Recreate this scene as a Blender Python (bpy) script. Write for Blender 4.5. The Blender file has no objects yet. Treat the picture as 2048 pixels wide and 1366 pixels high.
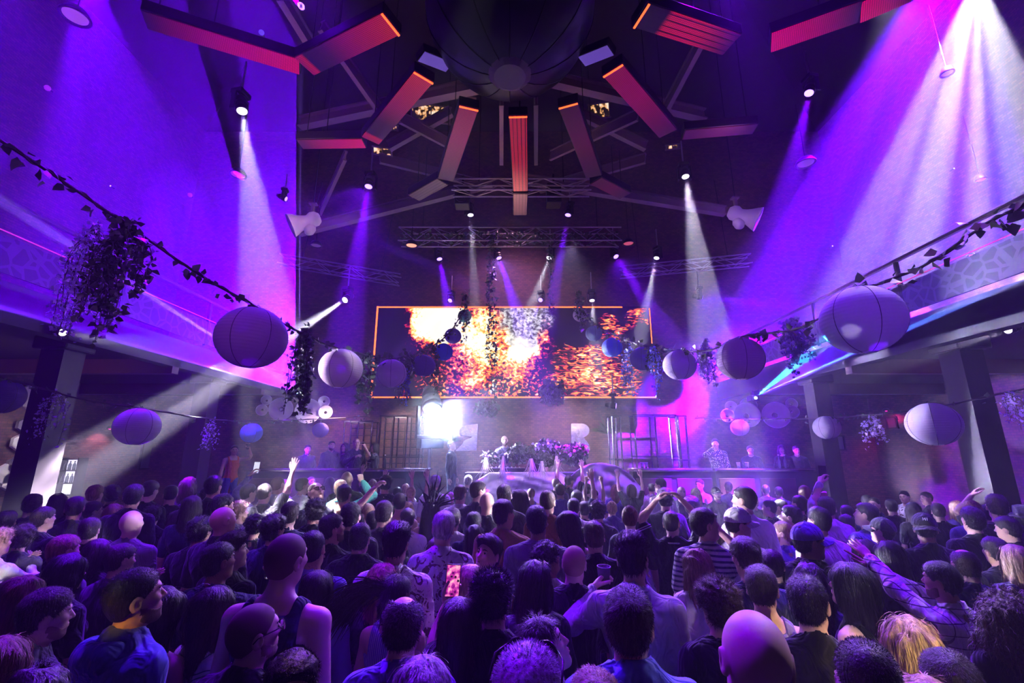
import bpy, bmesh, math, random
import numpy as np
from mathutils import Vector, Matrix, Euler

SC = bpy.context.scene
COL = SC.collection
PI = math.pi

# ------------------------------------------------------------------ camera geometry (2048 x 1366 frame)
FPX = 910.0
TILT = math.radians(13.7)
CAM_H = 2.2
CT, ST = math.cos(TILT), math.sin(TILT)

def at(u, v, Y):
    """Point of the hall seen at photo pixel (u, v) at distance Y in front of the camera."""
    x = (u - 1024) / FPX
    up = (683 - v) / FPX
    yd = CT - up * ST
    zd = ST + up * CT
    t = Y / yd
    return Vector((x * t, Y, CAM_H + zd * t))

def atz(u, v, z):
    x = (u - 1024) / FPX
    up = (683 - v) / FPX
    yd = CT - up * ST
    zd = ST + up * CT
    t = (z - CAM_H) / zd
    return Vector((x * t, yd * t, z))

def atx(u, v, X):
    x = (u - 1024) / FPX
    up = (683 - v) / FPX
    yd = CT - up * ST
    zd = ST + up * CT
    t = X / x
    return Vector((X, yd * t, CAM_H + zd * t))

# ------------------------------------------------------------------ materials
MATS = {}

def mat(key, base=(0.5, 0.5, 0.5), rough=0.6, metal=0.0, spec=0.5, emit=None, es=0.0, bump=None, trans=0.0, coat=0.0, alpha=1.0, sheen=0.0):
    if key in MATS:
        return MATS[key]
    m = bpy.data.materials.new(key)
    m.use_nodes = True
    nt = m.node_tree
    b = nt.nodes['Principled BSDF']
    b.inputs['Base Color'].default_value = (*base, 1)
    b.inputs['Roughness'].default_value = rough
    b.inputs['Metallic'].default_value = metal
    b.inputs['Specular IOR Level'].default_value = spec
    b.inputs['Transmission Weight'].default_value = trans
    b.inputs['Coat Weight'].default_value = coat
    b.inputs['Sheen Weight'].default_value = sheen
    b.inputs['Alpha'].default_value = alpha
    if emit:
        b.inputs['Emission Color'].default_value = (*emit, 1)
        b.inputs['Emission Strength'].default_value = es
    if bump:
        scale, strength, dist = bump
        tc = nt.nodes.new('ShaderNodeTexCoord')
        no = nt.nodes.new('ShaderNodeTexNoise')
        no.inputs['Scale'].default_value = scale
        no.inputs['Detail'].default_value = 3
        bp = nt.nodes.new('ShaderNodeBump')
        bp.inputs['Strength'].default_value = strength
        bp.inputs['Distance'].default_value = dist
        nt.links.new(tc.outputs['Object'], no.inputs['Vector'])
        nt.links.new(no.outputs['Fac'], bp.inputs['Height'])
        nt.links.new(bp.outputs['Normal'], b.inputs['Normal'])
    MATS[key] = m
    return m

def nd(nt, t, **kw):
    n = nt.nodes.new(t)
    for k, v in kw.items():
        setattr(n, k, v)
    return n

def ramp(nt, fac, stops, interp='LINEAR'):
    r = nt.nodes.new('ShaderNodeValToRGB')
    r.color_ramp.interpolation = interp
    e = r.color_ramp.elements
    while len(e) < len(stops):
        e.new(0.5)
    for i, (p, c) in enumerate(stops):
        e[i].position = p
        e[i].color = (*c, 1)
    nt.links.new(fac, r.inputs[0])
    return r.outputs[0]

def math_n(nt, op, a, b=None, c=None, clamp=False):
    n = nt.nodes.new('ShaderNodeMath')
    n.operation = op
    n.use_clamp = clamp
    for i, v in enumerate((a, b, c)):
        if v is None:
            continue
        if isinstance(v, (int, float)):
            n.inputs[i].default_value = v
        else:
            nt.links.new(v, n.inputs[i])
    return n.outputs[0]

# ------------------------------------------------------------------ objects
def link(o):
    COL.objects.link(o)
    return o

def add_mesh(name, verts, faces, m=None, parent=None, smooth=True):
    me = bpy.data.meshes.new(name)
    if isinstance(verts, np.ndarray):
        mesh_np(me, verts, faces)
    else:
        me.from_pydata([tuple(v) for v in verts], [], faces)
    if smooth:
        me.polygons.foreach_set('use_smooth', np.ones(len(me.polygons), bool))
    me.update()
    o = bpy.data.objects.new(name, me)
    if m is not None:
        me.materials.append(m)
    link(o)
    if parent is not None:
        o.parent = parent
    return o

def mesh_np(me, V, Q):
    """Fill a mesh from an (n,3) vertex array and an (m,4) quad array."""
    me.vertices.add(len(V))
    me.vertices.foreach_set('co', np.ascontiguousarray(V, dtype=np.float32).ravel())
    Q = np.ascontiguousarray(Q, dtype=np.int32)
    k = Q.shape[1]
    me.loops.add(Q.size)
    me.loops.foreach_set('vertex_index', Q.ravel())
    me.polygons.add(len(Q))
    me.polygons.foreach_set('loop_start', np.arange(0, Q.size, k, dtype=np.int32))
    me.update(calc_edges=True)

def bm_obj(name, bm, m=None, parent=None, smooth=False):
    me = bpy.data.meshes.new(name)
    bm.normal_update()
    bm.to_mesh(me)
    bm.free()
    if smooth:
        me.polygons.foreach_set('use_smooth', np.ones(len(me.polygons), bool))
    o = bpy.data.objects.new(name, me)
    if m is not None:
        me.materials.append(m)
    link(o)
    if parent is not None:
        o.parent = parent
    return o

def tag(o, label=None, cat=None, group=None, kind=None):
    if label:
        o['label'] = label
    if cat:
        o['category'] = cat
    if group:
        o['group'] = group
    if kind:
        o['kind'] = kind
    return o

def empty(name, loc, rz=0.0):
    o = bpy.data.objects.new(name, None)
    o.empty_display_size = 0.1
    o.location = loc
    o.rotation_euler = (0, 0, rz)
    return link(o)

def copy_tree(o, parent=None):
    c = o.copy()
    link(c)
    if parent is not None:
        c.parent = parent
    for ch in list(o.children):
        copy_tree(ch, c)
    return c

def face_mat(fwd, up=(0, 0, 1)):
    """Rotation whose +Y points along fwd and whose +Z leans to up."""
    y = Vector(fwd).normalized()
    x = y.cross(Vector(up))
    if x.length < 1e-5:
        x = y.cross(Vector((0, 1, 0)))
    x.normalize()
    z = x.cross(y)
    return Matrix((x, y, z)).transposed()

def box(bm, c, s, R=None, bev=0.0):
    M = Matrix.Translation(Vector(c)) @ (R.to_4x4() if R is not None else Matrix.Identity(4)) @ Matrix.Diagonal((s[0], s[1], s[2], 1))
    r = bmesh.ops.create_cube(bm, size=1.0, matrix=M)
    if bev > 0:
        es = list({e for v in r['verts'] for e in v.link_edges})
        bmesh.ops.bevel(bm, geom=es, offset=bev, segments=2, affect='EDGES', profile=0.5)

def cyl(bm, a, b, r1, r2=None, seg=16, cap=True):
    a, b = Vector(a), Vector(b)
    r2 = r1 if r2 is None else r2
    d = b - a
    q = d.to_track_quat('Z', 'Y').to_matrix().to_4x4()
    M = Matrix.Translation((a + b) / 2) @ q
    bmesh.ops.create_cone(bm, cap_ends=cap, cap_tris=False, segments=seg, radius1=max(r1, 1e-4), radius2=max(r2, 1e-4), depth=d.length, matrix=M)

def tube(bm, pts, r, seg=8, closed=False):
    pts = [Vector(p) for p in pts]
    n = len(pts)
    rr = r if isinstance(r, (list, tuple)) else [r] * n
    rings = []
    prev = None
    for i, p in enumerate(pts):
        if closed:
            d = pts[(i + 1) % n] - pts[i - 1]
        else:
            d = pts[min(i + 1, n - 1)] - pts[max(i - 1, 0)]
        d.normalize()
        if prev is None:
            x = d.orthogonal().normalized()
        else:
            x = (prev - d * prev.dot(d))
            x = x.normalized() if x.length > 1e-6 else d.orthogonal().normalized()
        prev = x
        y = d.cross(x)
        rings.append([bm.verts.new(p + (x * math.cos(2 * PI * k / seg) + y * math.sin(2 * PI * k / seg)) * rr[i]) for k in range(seg)])
    m = n if closed else n - 1
    for i in range(m):
        A, B = rings[i], rings[(i + 1) % n]
        for k in range(seg):
            bm.faces.new((A[k], A[(k + 1) % seg], B[(k + 1) % seg], B[k]))
    if not closed:
        bm.faces.new(rings[0][::-1])
        bm.faces.new(rings[-1])

def lathe(bm, prof, seg=24, M=None):
    """Turn a list of (radius, height) about Z."""
    rings = []
    for r, z in prof:
        rings.append([bm.verts.new((M @ Vector((r * math.cos(2 * PI * k / seg), r * math.sin(2 * PI * k / seg), z))) if M is not None else Vector((r * math.cos(2 * PI * k / seg), r * math.sin(2 * PI * k / seg), z))) for k in range(seg)])
    for A, B in zip(rings[:-1], rings[1:]):
        for k in range(seg):
            bm.faces.new((A[k], A[(k + 1) % seg], B[(k + 1) % seg], B[k]))
    return rings

# ------------------------------------------------------------------ smooth solids: distance fields polygonised on an uneven grid
def smin(a, b, k):
    if k <= 0:
        return np.minimum(a, b)
    h = np.clip(0.5 + 0.5 * (b - a) / k, 0, 1)
    return b * (1 - h) + a * h - k * h * (1 - h)

def smax(a, b, k):
    return -smin(-a, -b, k)

def d_cap(P, a, b, ra, rb):
    a = np.asarray(a, float)
    b = np.asarray(b, float)
    ab = b - a
    L = max(float(ab @ ab), 1e-9)
    t = np.clip(((P - a) @ ab) / L, 0, 1)
    q = P - a - t[..., None] * ab
    return np.sqrt((q * q).sum(-1)) - (ra + (rb - ra) * t)

def d_ell(P, c, r, R=None):
    q = P - np.asarray(c, float)
    if R is not None:
        q = q @ R
    r = np.asarray(r, float)
    k0 = np.sqrt(((q / r) ** 2).sum(-1))
    k1 = np.sqrt(((q / (r * r)) ** 2).sum(-1)) + 1e-9
    return k0 * (k0 - 1) / k1

class Prim:
    __slots__ = ('f', 'c', 'rad', 'k', 'op', 'inf')
    def __init__(s, f, c, rad, k=0.02, op='u', inf=0.0):
        s.f, s.c, s.rad, s.k, s.op, s.inf = f, np.asarray(c, float), rad, k, op, inf

def cap(a, b, ra, rb=None, k=0.02, op='u', inf=0.0):
    rb = ra if rb is None else rb
    a = np.asarray(a, float)
    b = np.asarray(b, float)
    return Prim(lambda P: d_cap(P, a, b, ra, rb), (a + b) / 2, np.linalg.norm(b - a) / 2 + max(ra, rb), k, op, inf)

def ell(c, r, k=0.02, op='u', R=None, inf=0.0):
    return Prim(lambda P: d_ell(P, c, r, R), c, max(r), k, op, inf)

def moved(p, R, pivot):
    """The same solid turned by R about pivot."""
    R = np.asarray(R, float)
    pv = np.asarray(pivot, float)
    f = p.f
    return Prim(lambda P: f((P - pv) @ R + pv), (p.c - pv) @ R.T + pv, p.rad, p.k, p.op, p.inf)

def axis(lo, hi, coarse, fine):
    out = [lo]
    x = lo
    while x < hi:
        st = coarse
        for a, b, s in fine:
            if a <= x < b:
                st = min(st, s)
        nx = x + st
        for a, b, s in fine:
            if x < a < nx and s < st:
                nx = a
        x = nx
        out.append(x)
    return np.array(out)

def field(prims, xs, ys, zs):
    F = np.full((len(xs), len(ys), len(zs)), 0.2, np.float32)
    for p in prims:
        m = p.rad + p.inf + p.k + 0.05
        i0, i1 = np.searchsorted(xs, [p.c[0] - m, p.c[0] + m])
        j0, j1 = np.searchsorted(ys, [p.c[1] - m, p.c[1] + m])
        k0, k1 = np.searchsorted(zs, [p.c[2] - m, p.c[2] + m])
        if i1 <= i0 or j1 <= j0 or k1 <= k0:
            continue
        P = np.stack(np.meshgrid(xs[i0:i1], ys[j0:j1], zs[k0:k1], indexing='ij'), -1)
        d = p.f(P) - p.inf
        B = F[i0:i1, j0:j1, k0:k1]
        F[i0:i1, j0:j1, k0:k1] = smin(B, d, p.k) if p.op == 'u' else smax(B, -d, p.k)
    return F

def nets(F, xs, ys, zs):
    """Surface nets: one vertex per crossed cell, one quad per crossed grid edge."""
    F = F.copy()
    F[[0, -1]] = np.maximum(F[[0, -1]], 0.01)
    F[:, [0, -1]] = np.maximum(F[:, [0, -1]], 0.01)
    F[:, :, [0, -1]] = np.maximum(F[:, :, [0, -1]], 0.01)
    S = F < 0
    nx, ny, nz = F.shape
    cs = (nx - 1, ny - 1, nz - 1)
    acc = np.zeros(cs + (3,), np.float32)
    cnt = np.zeros(cs, np.float32)
    ax = [xs.astype(np.float32), ys.astype(np.float32), zs.astype(np.float32)]
    crosses = []
    for d in range(3):
        sl0 = [slice(None)] * 3
        sl1 = [slice(None)] * 3
        sl0[d] = slice(0, -1)
        sl1[d] = slice(1, None)
        A, B = F[tuple(sl0)], F[tuple(sl1)]
        cr = S[tuple(sl0)] != S[tuple(sl1)]
        idx = np.argwhere(cr)
        crosses.append((idx, S[tuple(sl0)][cr]))
        a, b = A[cr], B[cr]
        t = a / (a - b)
        pos = np.stack([ax[q][idx[:, q]] for q in range(3)], -1)
        lo = ax[d][idx[:, d]]
        pos[:, d] = lo + t * (ax[d][idx[:, d] + 1] - lo)
        e, f = [q for q in range(3) if q != d]
        for oe in (0, 1):
            for of in (0, 1):
                c = idx.copy()
                c[:, e] -= oe
                c[:, f] -= of
                ok = (c[:, e] >= 0) & (c[:, f] >= 0) & (c[:, e] < cs[e]) & (c[:, f] < cs[f])
                c = c[ok]
                np.add.at(acc, (c[:, 0], c[:, 1], c[:, 2]), pos[ok])
                np.add.at(cnt, (c[:, 0], c[:, 1], c[:, 2]), 1)
    used = cnt > 0
    V = acc[used] / cnt[used][:, None]
    ids = np.full(cs, -1, np.int32)
    ids[used] = np.arange(len(V))
    Q = []
    for d in range(3):
        idx, inside = crosses[d]
        e, f = [(1, 2), (2, 0), (0, 1)][d]
        ok = (idx[:, e] > 0) & (idx[:, f] > 0) & (idx[:, e] < F.shape[e] - 1) & (idx[:, f] < F.shape[f] - 1)
        idx, ins = idx[ok], inside[ok]
        def cell(de, df):
            c = idx.copy()
            c[:, e] -= de
            c[:, f] -= df
            return ids[c[:, 0], c[:, 1], c[:, 2]]
        q = np.stack([cell(1, 1), cell(0, 1), cell(0, 0), cell(1, 0)], -1)
        q[~ins] = q[~ins][:, ::-1]
        Q.append(q)
    return V, np.concatenate(Q)

def wob(P, seed, freq, n=4):
    """Cheap smooth noise in about [-1, 1]."""
    r = np.random.RandomState(seed)
    out = 0
    for i in range(n):
        k = r.normal(size=3)
        k *= freq * (0.7 + 0.6 * r.rand()) / np.linalg.norm(k)
        out = out + np.sin(P @ k + r.rand() * 6.28)
    return out / n * 1.4

# ------------------------------------------------------------------ people
HEAD_PIVOT = np.array((0, -0.005, 1.545))
U1, U2 = 0.295, 0.255

def rotz(a):
    c, s = math.cos(a), math.sin(a)
    return np.array(((c, -s, 0), (s, c, 0), (0, 0, 1)))

def rotx(a):
    c, s = math.cos(a), math.sin(a)
    return np.array(((1, 0, 0), (0, c, -s), (0, s, c)))

def roty(a):
    c, s = math.cos(a), math.sin(a)
    return np.array(((c, 0, s), (0, 1, 0), (-s, 0, c)))

def skull(P):
    a = d_ell(P, (0, -0.002, 1.662), (0.0765, 0.097, 0.094))
    b = d_ell(P, (0, 0.012, 1.605), (0.062, 0.078, 0.075))
    return smin(a, b, 0.03)

def head_prims(fem):
    j = 0.9 if fem else 1.0
    P = [ell((0, -0.002, 1.662), (0.0755, 0.096, 0.093), 0.02),
         ell((0, 0.036, 1.592), (0.056 * j, 0.062, 0.066), 0.035),
         ell((0, 0.075, 1.553), (0.024 * j, 0.022, 0.019), 0.02),
         cap((-0.038 * j, 0.03, 1.565), (0, 0.078, 1.55), 0.021 * j, 0.018, 0.02),
         cap((0.038 * j, 0.03, 1.565), (0, 0.078, 1.55), 0.021 * j, 0.018, 0.02),
         ell((0, 0.082, 1.678), (0.046, 0.014, 0.011), 0.015),
         ell((-0.04, 0.066, 1.632), (0.022, 0.022, 0.018), 0.02),
         ell((0.04, 0.066, 1.632), (0.022, 0.022, 0.018), 0.02),
         ell((-0.031, 0.101, 1.655), (0.016, 0.017, 0.011), 0.012, 's'),
         ell((0.031, 0.101, 1.655), (0.016, 0.017, 0.011), 0.012, 's'),
         ell((-0.031, 0.0785, 1.655), (0.0135, 0.012, 0.0125), 0.004),
         ell((0.031, 0.0785, 1.655), (0.0135, 0.012, 0.0125), 0.004),
         cap((0, 0.09, 1.662), (0, 0.116 - 0.003 * fem, 1.624), 0.008, 0.0105, 0.01),
         ell((-0.011, 0.101, 1.619), (0.009, 0.011, 0.007), 0.007),
         ell((0.011, 0.101, 1.619), (0.009, 0.011, 0.007), 0.007),
         ell((0, 0.09, 1.59), (0.026, 0.012, 0.018), 0.015),
         ell((0, 0.1, 1.594), (0.021, 0.0075, 0.005), 0.004),
         ell((0, 0.099, 1.583), (0.019, 0.0085, 0.006), 0.004)]
    for s in (-1, 1):
        R = rotz(s * -0.35) @ rotx(-0.2)
        P.append(ell((s * 0.079, -0.008, 1.638), (0.008, 0.021, 0.033), 0.008, R=R))
        P.append(ell((s * 0.086, -0.002, 1.64), (0.006, 0.011, 0.019), 0.004, 's', R=R))
    return P

def hand_prims(W, hd, pn, side, curl, spread, fine=True):
    """Palm, four jointed fingers and a thumb. hd: direction of the fingers, pn: way the palm faces, side +1 thumb towards cross(hd, pn)."""
    hd = np.asarray(hd, float) / np.linalg.norm(hd)
    pn = np.asarray(pn, float)
    pn = pn - hd * (pn @ hd)
    pn /= np.linalg.norm(pn) + 1e-9
    th = np.cross(hd, pn) * side
    W = np.asarray(W, float)
    out = []
    knuck = []
    for i in range(4):
        o = (1.5 - i) * 0.0195
        kn = W + hd * (0.088 - 0.004 * abs(i - 1.2)) + th * o
        knuck.append(kn)
        out.append(cap(W + th * o * 0.55 + hd * 0.012, kn, 0.0145, 0.0115, 0.012))
    L = [(0.040, 0.024, 0.019), (0.044, 0.027, 0.02), (0.041, 0.025, 0.02), (0.033, 0.02, 0.018)]
    for i in range(4):
        p = knuck[i]
        a = curl * (0.75 + 0.1 * i)
        sp = (1.5 - i) * spread
        d0 = hd * math.cos(sp) + th * math.sin(sp)
        ang = 0.0
        for s in range(3):
            ang += a * (0.75, 1.0, 0.7)[s]
            d = d0 * math.cos(ang) + pn * math.sin(ang)
            q = p + d * L[i][s]
            out.append(cap(p, q, (0.0095, 0.0088, 0.008)[s], (0.0088, 0.008, 0.0068)[s], 0.003))
            p = q
    tb = W + hd * 0.022 + th * 0.022 + pn * 0.004
    ta = 0.75 - 0.35 * min(curl, 1.2)
    d1 = hd * 0.75 + th * (0.75 * ta + 0.1) + pn * (0.25 + 0.3 * curl)
    d1 /= np.linalg.norm(d1)
    t1 = tb + d1 * 0.048
    d2 = hd * (0.95 - 0.2 * curl) + th * (0.25 - 0.4 * curl) + pn * (0.1 + 0.45 * curl)
    d2 /= np.linalg.norm(d2)
    t2 = t1 + d2 * 0.032
    d3 = d2 * 0.8 + hd * 0.2 - th * 0.3 * curl
    d3 /= np.linalg.norm(d3)
    t3 = t2 + d3 * 0.024
    out += [cap(tb, t1, 0.0155, 0.0115, 0.01), cap(t1, t2, 0.0112, 0.0102, 0.003), cap(t2, t3, 0.0102, 0.008, 0.003)]
    return out

def ik(S, T, pole):
    S, T, pole = (np.asarray(q, float) for q in (S, T, pole))
    d = T - S
    D = np.linalg.norm(d)
    D2 = min(max(D, 0.1), (U1 + U2) * 0.995)
    u = d / (D + 1e-9)
    T = S + u * D2
    a = (U1 * U1 - U2 * U2 + D2 * D2) / (2 * D2)
    h = math.sqrt(max(U1 * U1 - a * a, 0))
    p = pole - u * (pole @ u)
    p /= np.linalg.norm(p) + 1e-9
    return S + u * a + p * h, T

POSES = {  # hand target for the right side (x mirrored for the left), pole, finger direction (None: along forearm), palm, curl, spread
    'down': ((0.27, 0.03, 0.86), (0.2, -1, 0), None, (-1, 0.1, 0), 0.45, 0.02),
    'chest': ((0.12, 0.30, 1.22), (0.9, -0.2, -0.8), (-0.4, 0.5, 0.5), (-0.8, -0.3, 0), 0.75, 0.03),
    'clap': ((0.05, 0.32, 1.38), (0.9, 0, -0.7), (-0.15, 0.35, 0.9), (-1, 0.1, 0), 0.18, 0.06),
    'grip': ((0.15, 0.33, 1.32), (0.8, -0.1, -0.9), (-0.5, 0.55, 0.35), (-0.7, 0.4, 0.0), 0.8, 0.02),
    'phone': ((0.13, 0.34, 1.55), (0.7, -0.1, -1), (-0.25, 0.15, 0.9), (-0.2, -1, 0.1), 0.7, 0.04),
    'lift': ((0.24, 0.30, 1.66), (0.8, 0, -0.8), (-0.35, 0.35, 0.75), (-0.7, 0.3, 0.0), 0.8, 0.03),
    'up': ((0.26, 0.10, 1.92), (1, -0.2, 0), (0.05, 0.05, 1), (-0.2, 1, 0), 0.12, 0.13),
    'fist': ((0.16, 0.14, 1.93), (1, 0.1, 0), (-0.05, 0.1, 1), (-0.3, 1, 0), 1.45, 0.0),
    'bent': ((0.14, 0.03, 1.86), (1, 0.2, 0.15), (-0.6, 0.1, 0.75), (-0.3, -0.2, -1), 0.6, 0.06),
    'reach': ((0.22, 0.42, 1.66), (0.8, -0.2, -0.8), (-0.05, 0.75, 0.65), (-0.4, 0.5, -0.8), 0.1, 0.1),
}

LEG = {}

def hair_field(style, P, seed):
    """Distance field of the hair mass in the frame of an unturned head."""
    x, y, z = P[..., 0], P[..., 1], P[..., 2]
    h = skull(P)
    top = np.clip((z - 1.655) / 0.09, 0, 1)
    line = y - (0.028 + 1.0 * (z - 1.66))
    nape = 1.578 - z
    n1 = wob(P, seed, 75)
    n2 = wob(P, seed + 7, 210)
    if style == 'buzz':
        f = h - 0.0035
    elif style == 'fade':
        f = h - (0.002 + 0.011 * top)
    elif style == 'short':
        f = h - (0.005 + 0.015 * top + 0.003 * n1 + 0.0012 * n2)
    elif style == 'quiff':
        f = h - (0.006 + (0.03 + 0.012 * np.clip(y / 0.09, -1, 1)) * top + 0.004 * n1 + 0.002 * n2)
    elif style == 'spiky':
        f = h - (0.008 + 0.027 * top + 0.006 * wob(P, seed, 120) + 0.002 * n2)
    elif style == 'curly':
        f = h - (0.018 + 0.026 * top + 0.007 * wob(P, seed, 130) + 0.004 * wob(P, seed + 3, 260))
    elif style == 'afro':
        f = h - (0.03 + 0.03 * top + 0.006 * wob(P, seed, 150) + 0.004 * wob(P, seed + 3, 300))
    elif style == 'recede':
        f = h - (0.006 + 0.003 * n1)
        crown = d_ell(P, (0, 0.045, 1.745), (0.052, 0.085, 0.05))
        f = smax(f, -crown, 0.008)
    elif style in ('bun', 'pony', 'braid'):
        f = h - (0.008 + 0.006 * top + 0.002 * n1)
        if style == 'bun':
            f = smin(f, d_ell(P, (0, -0.075, 1.745), (0.04, 0.04, 0.036)) - 0.004 * wob(P, seed, 150), 0.01)
        else:
            f = smin(f, d_cap(P, (0, -0.09, 1.70), (0, -0.135, 1.62), 0.022, 0.028), 0.01)
            f = smin(f, d_cap(P, (0, -0.135, 1.62), (0.02, -0.125, 1.42), 0.03, 0.014) - 0.004 * n1, 0.02)
    else:
        f = h - (0.014 + 0.012 * top + 0.004 * n1)
    if style in ('long', 'bob', 'wavy', 'bigcurl'):
        amp = {'long': 0.004, 'bob': 0.005, 'wavy': 0.009, 'bigcurl': 0.016}[style]
        low = {'long': 1.30, 'bob': 1.505, 'wavy': 1.36, 'bigcurl': 1.40}[style]
        wd = {'long': 0.0, 'bob': 0.008, 'wavy': 0.014, 'bigcurl': 0.05}[style]
        dr = d_ell(P, (0, -0.012, 1.615), (0.094 + wd, 0.105 + wd, 0.125 + wd))
        if style != 'bob':
            dr = smin(dr, d_ell(P, (0, -0.068, low + 0.15), (0.1 + wd, 0.056 + wd * 0.5, 0.2)), 0.04)
            for s in (-1, 1):
                dr = smin(dr, d_cap(P, (s * 0.082, 0.0, 1.62), (s * (0.1 + wd), -0.01, low + 0.06), 0.028, 0.03), 0.03)
        else:
            dr = np.maximum(dr, low - z)
        f = smin(f, dr, 0.03) - amp * wob(P * np.array((1, 1, 0.35)), seed, 110) - (0.01 * wob(P, seed + 5, 160) if style == 'bigcurl' else 0)
        face = d_ell(P, (0, 0.105, 1.600), (0.062, 0.085, 0.112))
        f = smax(f, -face, 0.012)
        neckcut = d_cap(P, (0, 0.09, 1.42), (0, 0.075, 1.56), 0.055, 0.05)
        f = smax(f, -neckcut, 0.02)
        return f
    f = np.maximum(f, line * 0.75)
    f = np.maximum(f, nape)
    for s in (-1, 1):
        f = smax(f, -(d_ell(P, (s * 0.085, -0.002, 1.632), (0.03, 0.026, 0.036))), 0.004)
    return f

def hair_mesh(style, seed, cell, strands):
    rs = np.random.RandomState(seed)
    big = style in ('long', 'bob', 'wavy', 'bigcurl')
    zl = {'long': 1.22, 'wavy': 1.26, 'bigcurl': 1.28, 'bob': 1.48}.get(style, 1.40 if style in ('pony', 'braid') else 1.56)
    w = 0.22 if style == 'bigcurl' else 0.155
    zt = 1.86 if style in ('afro', 'bigcurl', 'curly', 'quiff', 'bun', 'spiky') else 1.81
    xs = np.arange(-w, w + cell, cell)
    ys = np.arange(-0.2, 0.17, cell)
    cz = cell if zl > 1.45 else cell * 1.0
    zs = np.arange(zl, zt, cz)
    P = np.stack(np.meshgrid(xs, ys, zs, indexing='ij'), -1)
    F = hair_field(style, P, seed)
    V, Q = nets(F.astype(np.float32), xs, ys, zs)
    if strands <= 0:
        return V, Q
    # loose strands growing out of the hair mass, following its flow
    f = lambda p: hair_field(style, p, seed)
    qi = rs.randint(0, len(Q), strands * 2)
    A = V[Q[qi, 0]] * rs.rand(len(qi), 1) 
    tri = rs.dirichlet((1, 1, 1, 1), len(qi))
    p = (V[Q[qi]] * tri[..., None]).sum(1).astype(float)
    e = 0.003
    def grad(p):
        g = np.stack([f(p + np.eye(3)[i] * e) - f(p - np.eye(3)[i] * e) for i in range(3)], -1)
        return g / (np.linalg.norm(g, axis=1, keepdims=True) + 1e-9)
    N = grad(p)
    keep = (skull(p) > 0.002)
    p, N = p[keep][:strands], N[keep][:strands]
    n = len(p)
    down = np.array((0, -0.25, -1.0))
    cfg = {  # length, steps, lift, flow weight, normal weight, jitter
        'buzz': (0.006, 2, 0.5, 0.5, 0.9, 0.3), 'fade': (0.010, 2, 0.5, 0.5, 0.9, 0.3), 'short': (0.017, 3, 0.35, 1.0, 0.38, 0.35), 'quiff': (0.026, 3, 0.4, 1.0, 0.4, 0.3),
        'spiky': (0.030, 3, 0.9, 0.15, 1.2, 0.4), 'curly': (0.028, 4, 0.6, 0.5, 0.6, 1.1), 'afro': (0.03, 3, 0.8, 0.2, 1.0, 1.2),
        'recede': (0.016, 2, 0.4, 0.7, 0.6, 0.4), 'bun': (0.05, 4, 0.1, 1.0, 0.03, 0.12), 'pony': (0.07, 4, 0.15, 0.6, 0.1, 0.25),
        'braid': (0.06, 4, 0.15, 0.6, 0.1, 0.25), 'long': (0.15, 6, 0.12, 1.2, 0.02, 0.16), 'bob': (0.09, 5, 0.12, 1.2, 0.03, 0.2),
        'wavy': (0.12, 7, 0.18, 1.15, 0.05, 0.38), 'bigcurl': (0.075, 6, 0.4, 0.7, 0.25, 1.0)}.get(style, (0.03, 3, 0.5, 0.7, 0.7, 0.4))
    Ln, steps, lift, wf, wn, jit = cfg
    Ls = Ln * (0.55 + 0.8 * rs.rand(n, 1))
    crown = np.array((0.01, -0.045, 1.755))
    jn = rs.normal(size=(n, 3)) * jit
    path = [p - N * 0.004]
    q = path[0]
    for s in range(steps):
        Nn = grad(q) if s else N
        if big or style == 'pony' or style == 'braid':
            fl = np.tile(down, (n, 1))
        elif style == 'bun':
            fl = np.array((0, -0.075, 1.745)) - q
            fl = fl / (np.linalg.norm(fl, axis=1, keepdims=True) + 1e-9)
            fl = fl * 1.0
        elif style == 'quiff':
            tp = np.clip((q[:, 2:3] - 1.68) / 0.05, 0, 1)
            fl = down * (1 - tp) + np.array((0.25, 0.9, 0.5)) * tp
        else:
            fl = q - crown
            fl = fl / (np.linalg.norm(fl, axis=1, keepdims=True) + 1e-9)
        wff = 1.0 if style == 'bun' else wf
        fl = fl - Nn * (fl * Nn).sum(1, keepdims=True)
        if jit > 0.9 or style == 'wavy':
            jn = jn * 0.5 + rs.normal(size=(n, 3)) * jit * 0.6
        D = fl * wff + Nn * wn + jn * 0.5
        D = D / (np.linalg.norm(D, axis=1, keepdims=True) + 1e-9)
        q = q + D * Ls / steps
        d = f(q)
        mn = lift * Ln * 0.25 * (s + 1) / steps
        push = np.clip(mn - d, 0, 0.02)
        q = q + Nn * push[:, None] * (1.0 if wn < 0.5 else 0.5)
        path.append(q)
    wd = {True: 0.0036, False: 0.0021}[big] * (1 if cell < 0.007 else 1.8) * (0.6 + 0.8 * rs.rand(n, 1))
    SV, k = [], len(path)
    for s in range(k):
        d = path[min(s + 1, k - 1)] - path[max(s - 1, 0)]
        W = np.cross(d, N + rs.normal(size=(n, 3)) * 0.25)
        W /= np.linalg.norm(W, axis=1, keepdims=True) + 1e-9
        ww = wd * (1 - 0.8 * (s / (k - 1)) ** 1.5)
        SV += [path[s] - W * ww / 2, path[s] + W * ww / 2]
    SV = np.stack(SV, 1).reshape(-1, 3)   # n x 2k
    base = np.arange(n)[:, None] * (2 * k)
    SQ = np.concatenate([base + np.array((2 * s, 2 * s + 1, 2 * s + 3, 2 * s + 2)) for s in range(k - 1)])
    SQ = SQ + len(V)
    return np.concatenate([V, SV]), np.concatenate([Q, SQ])

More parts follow.
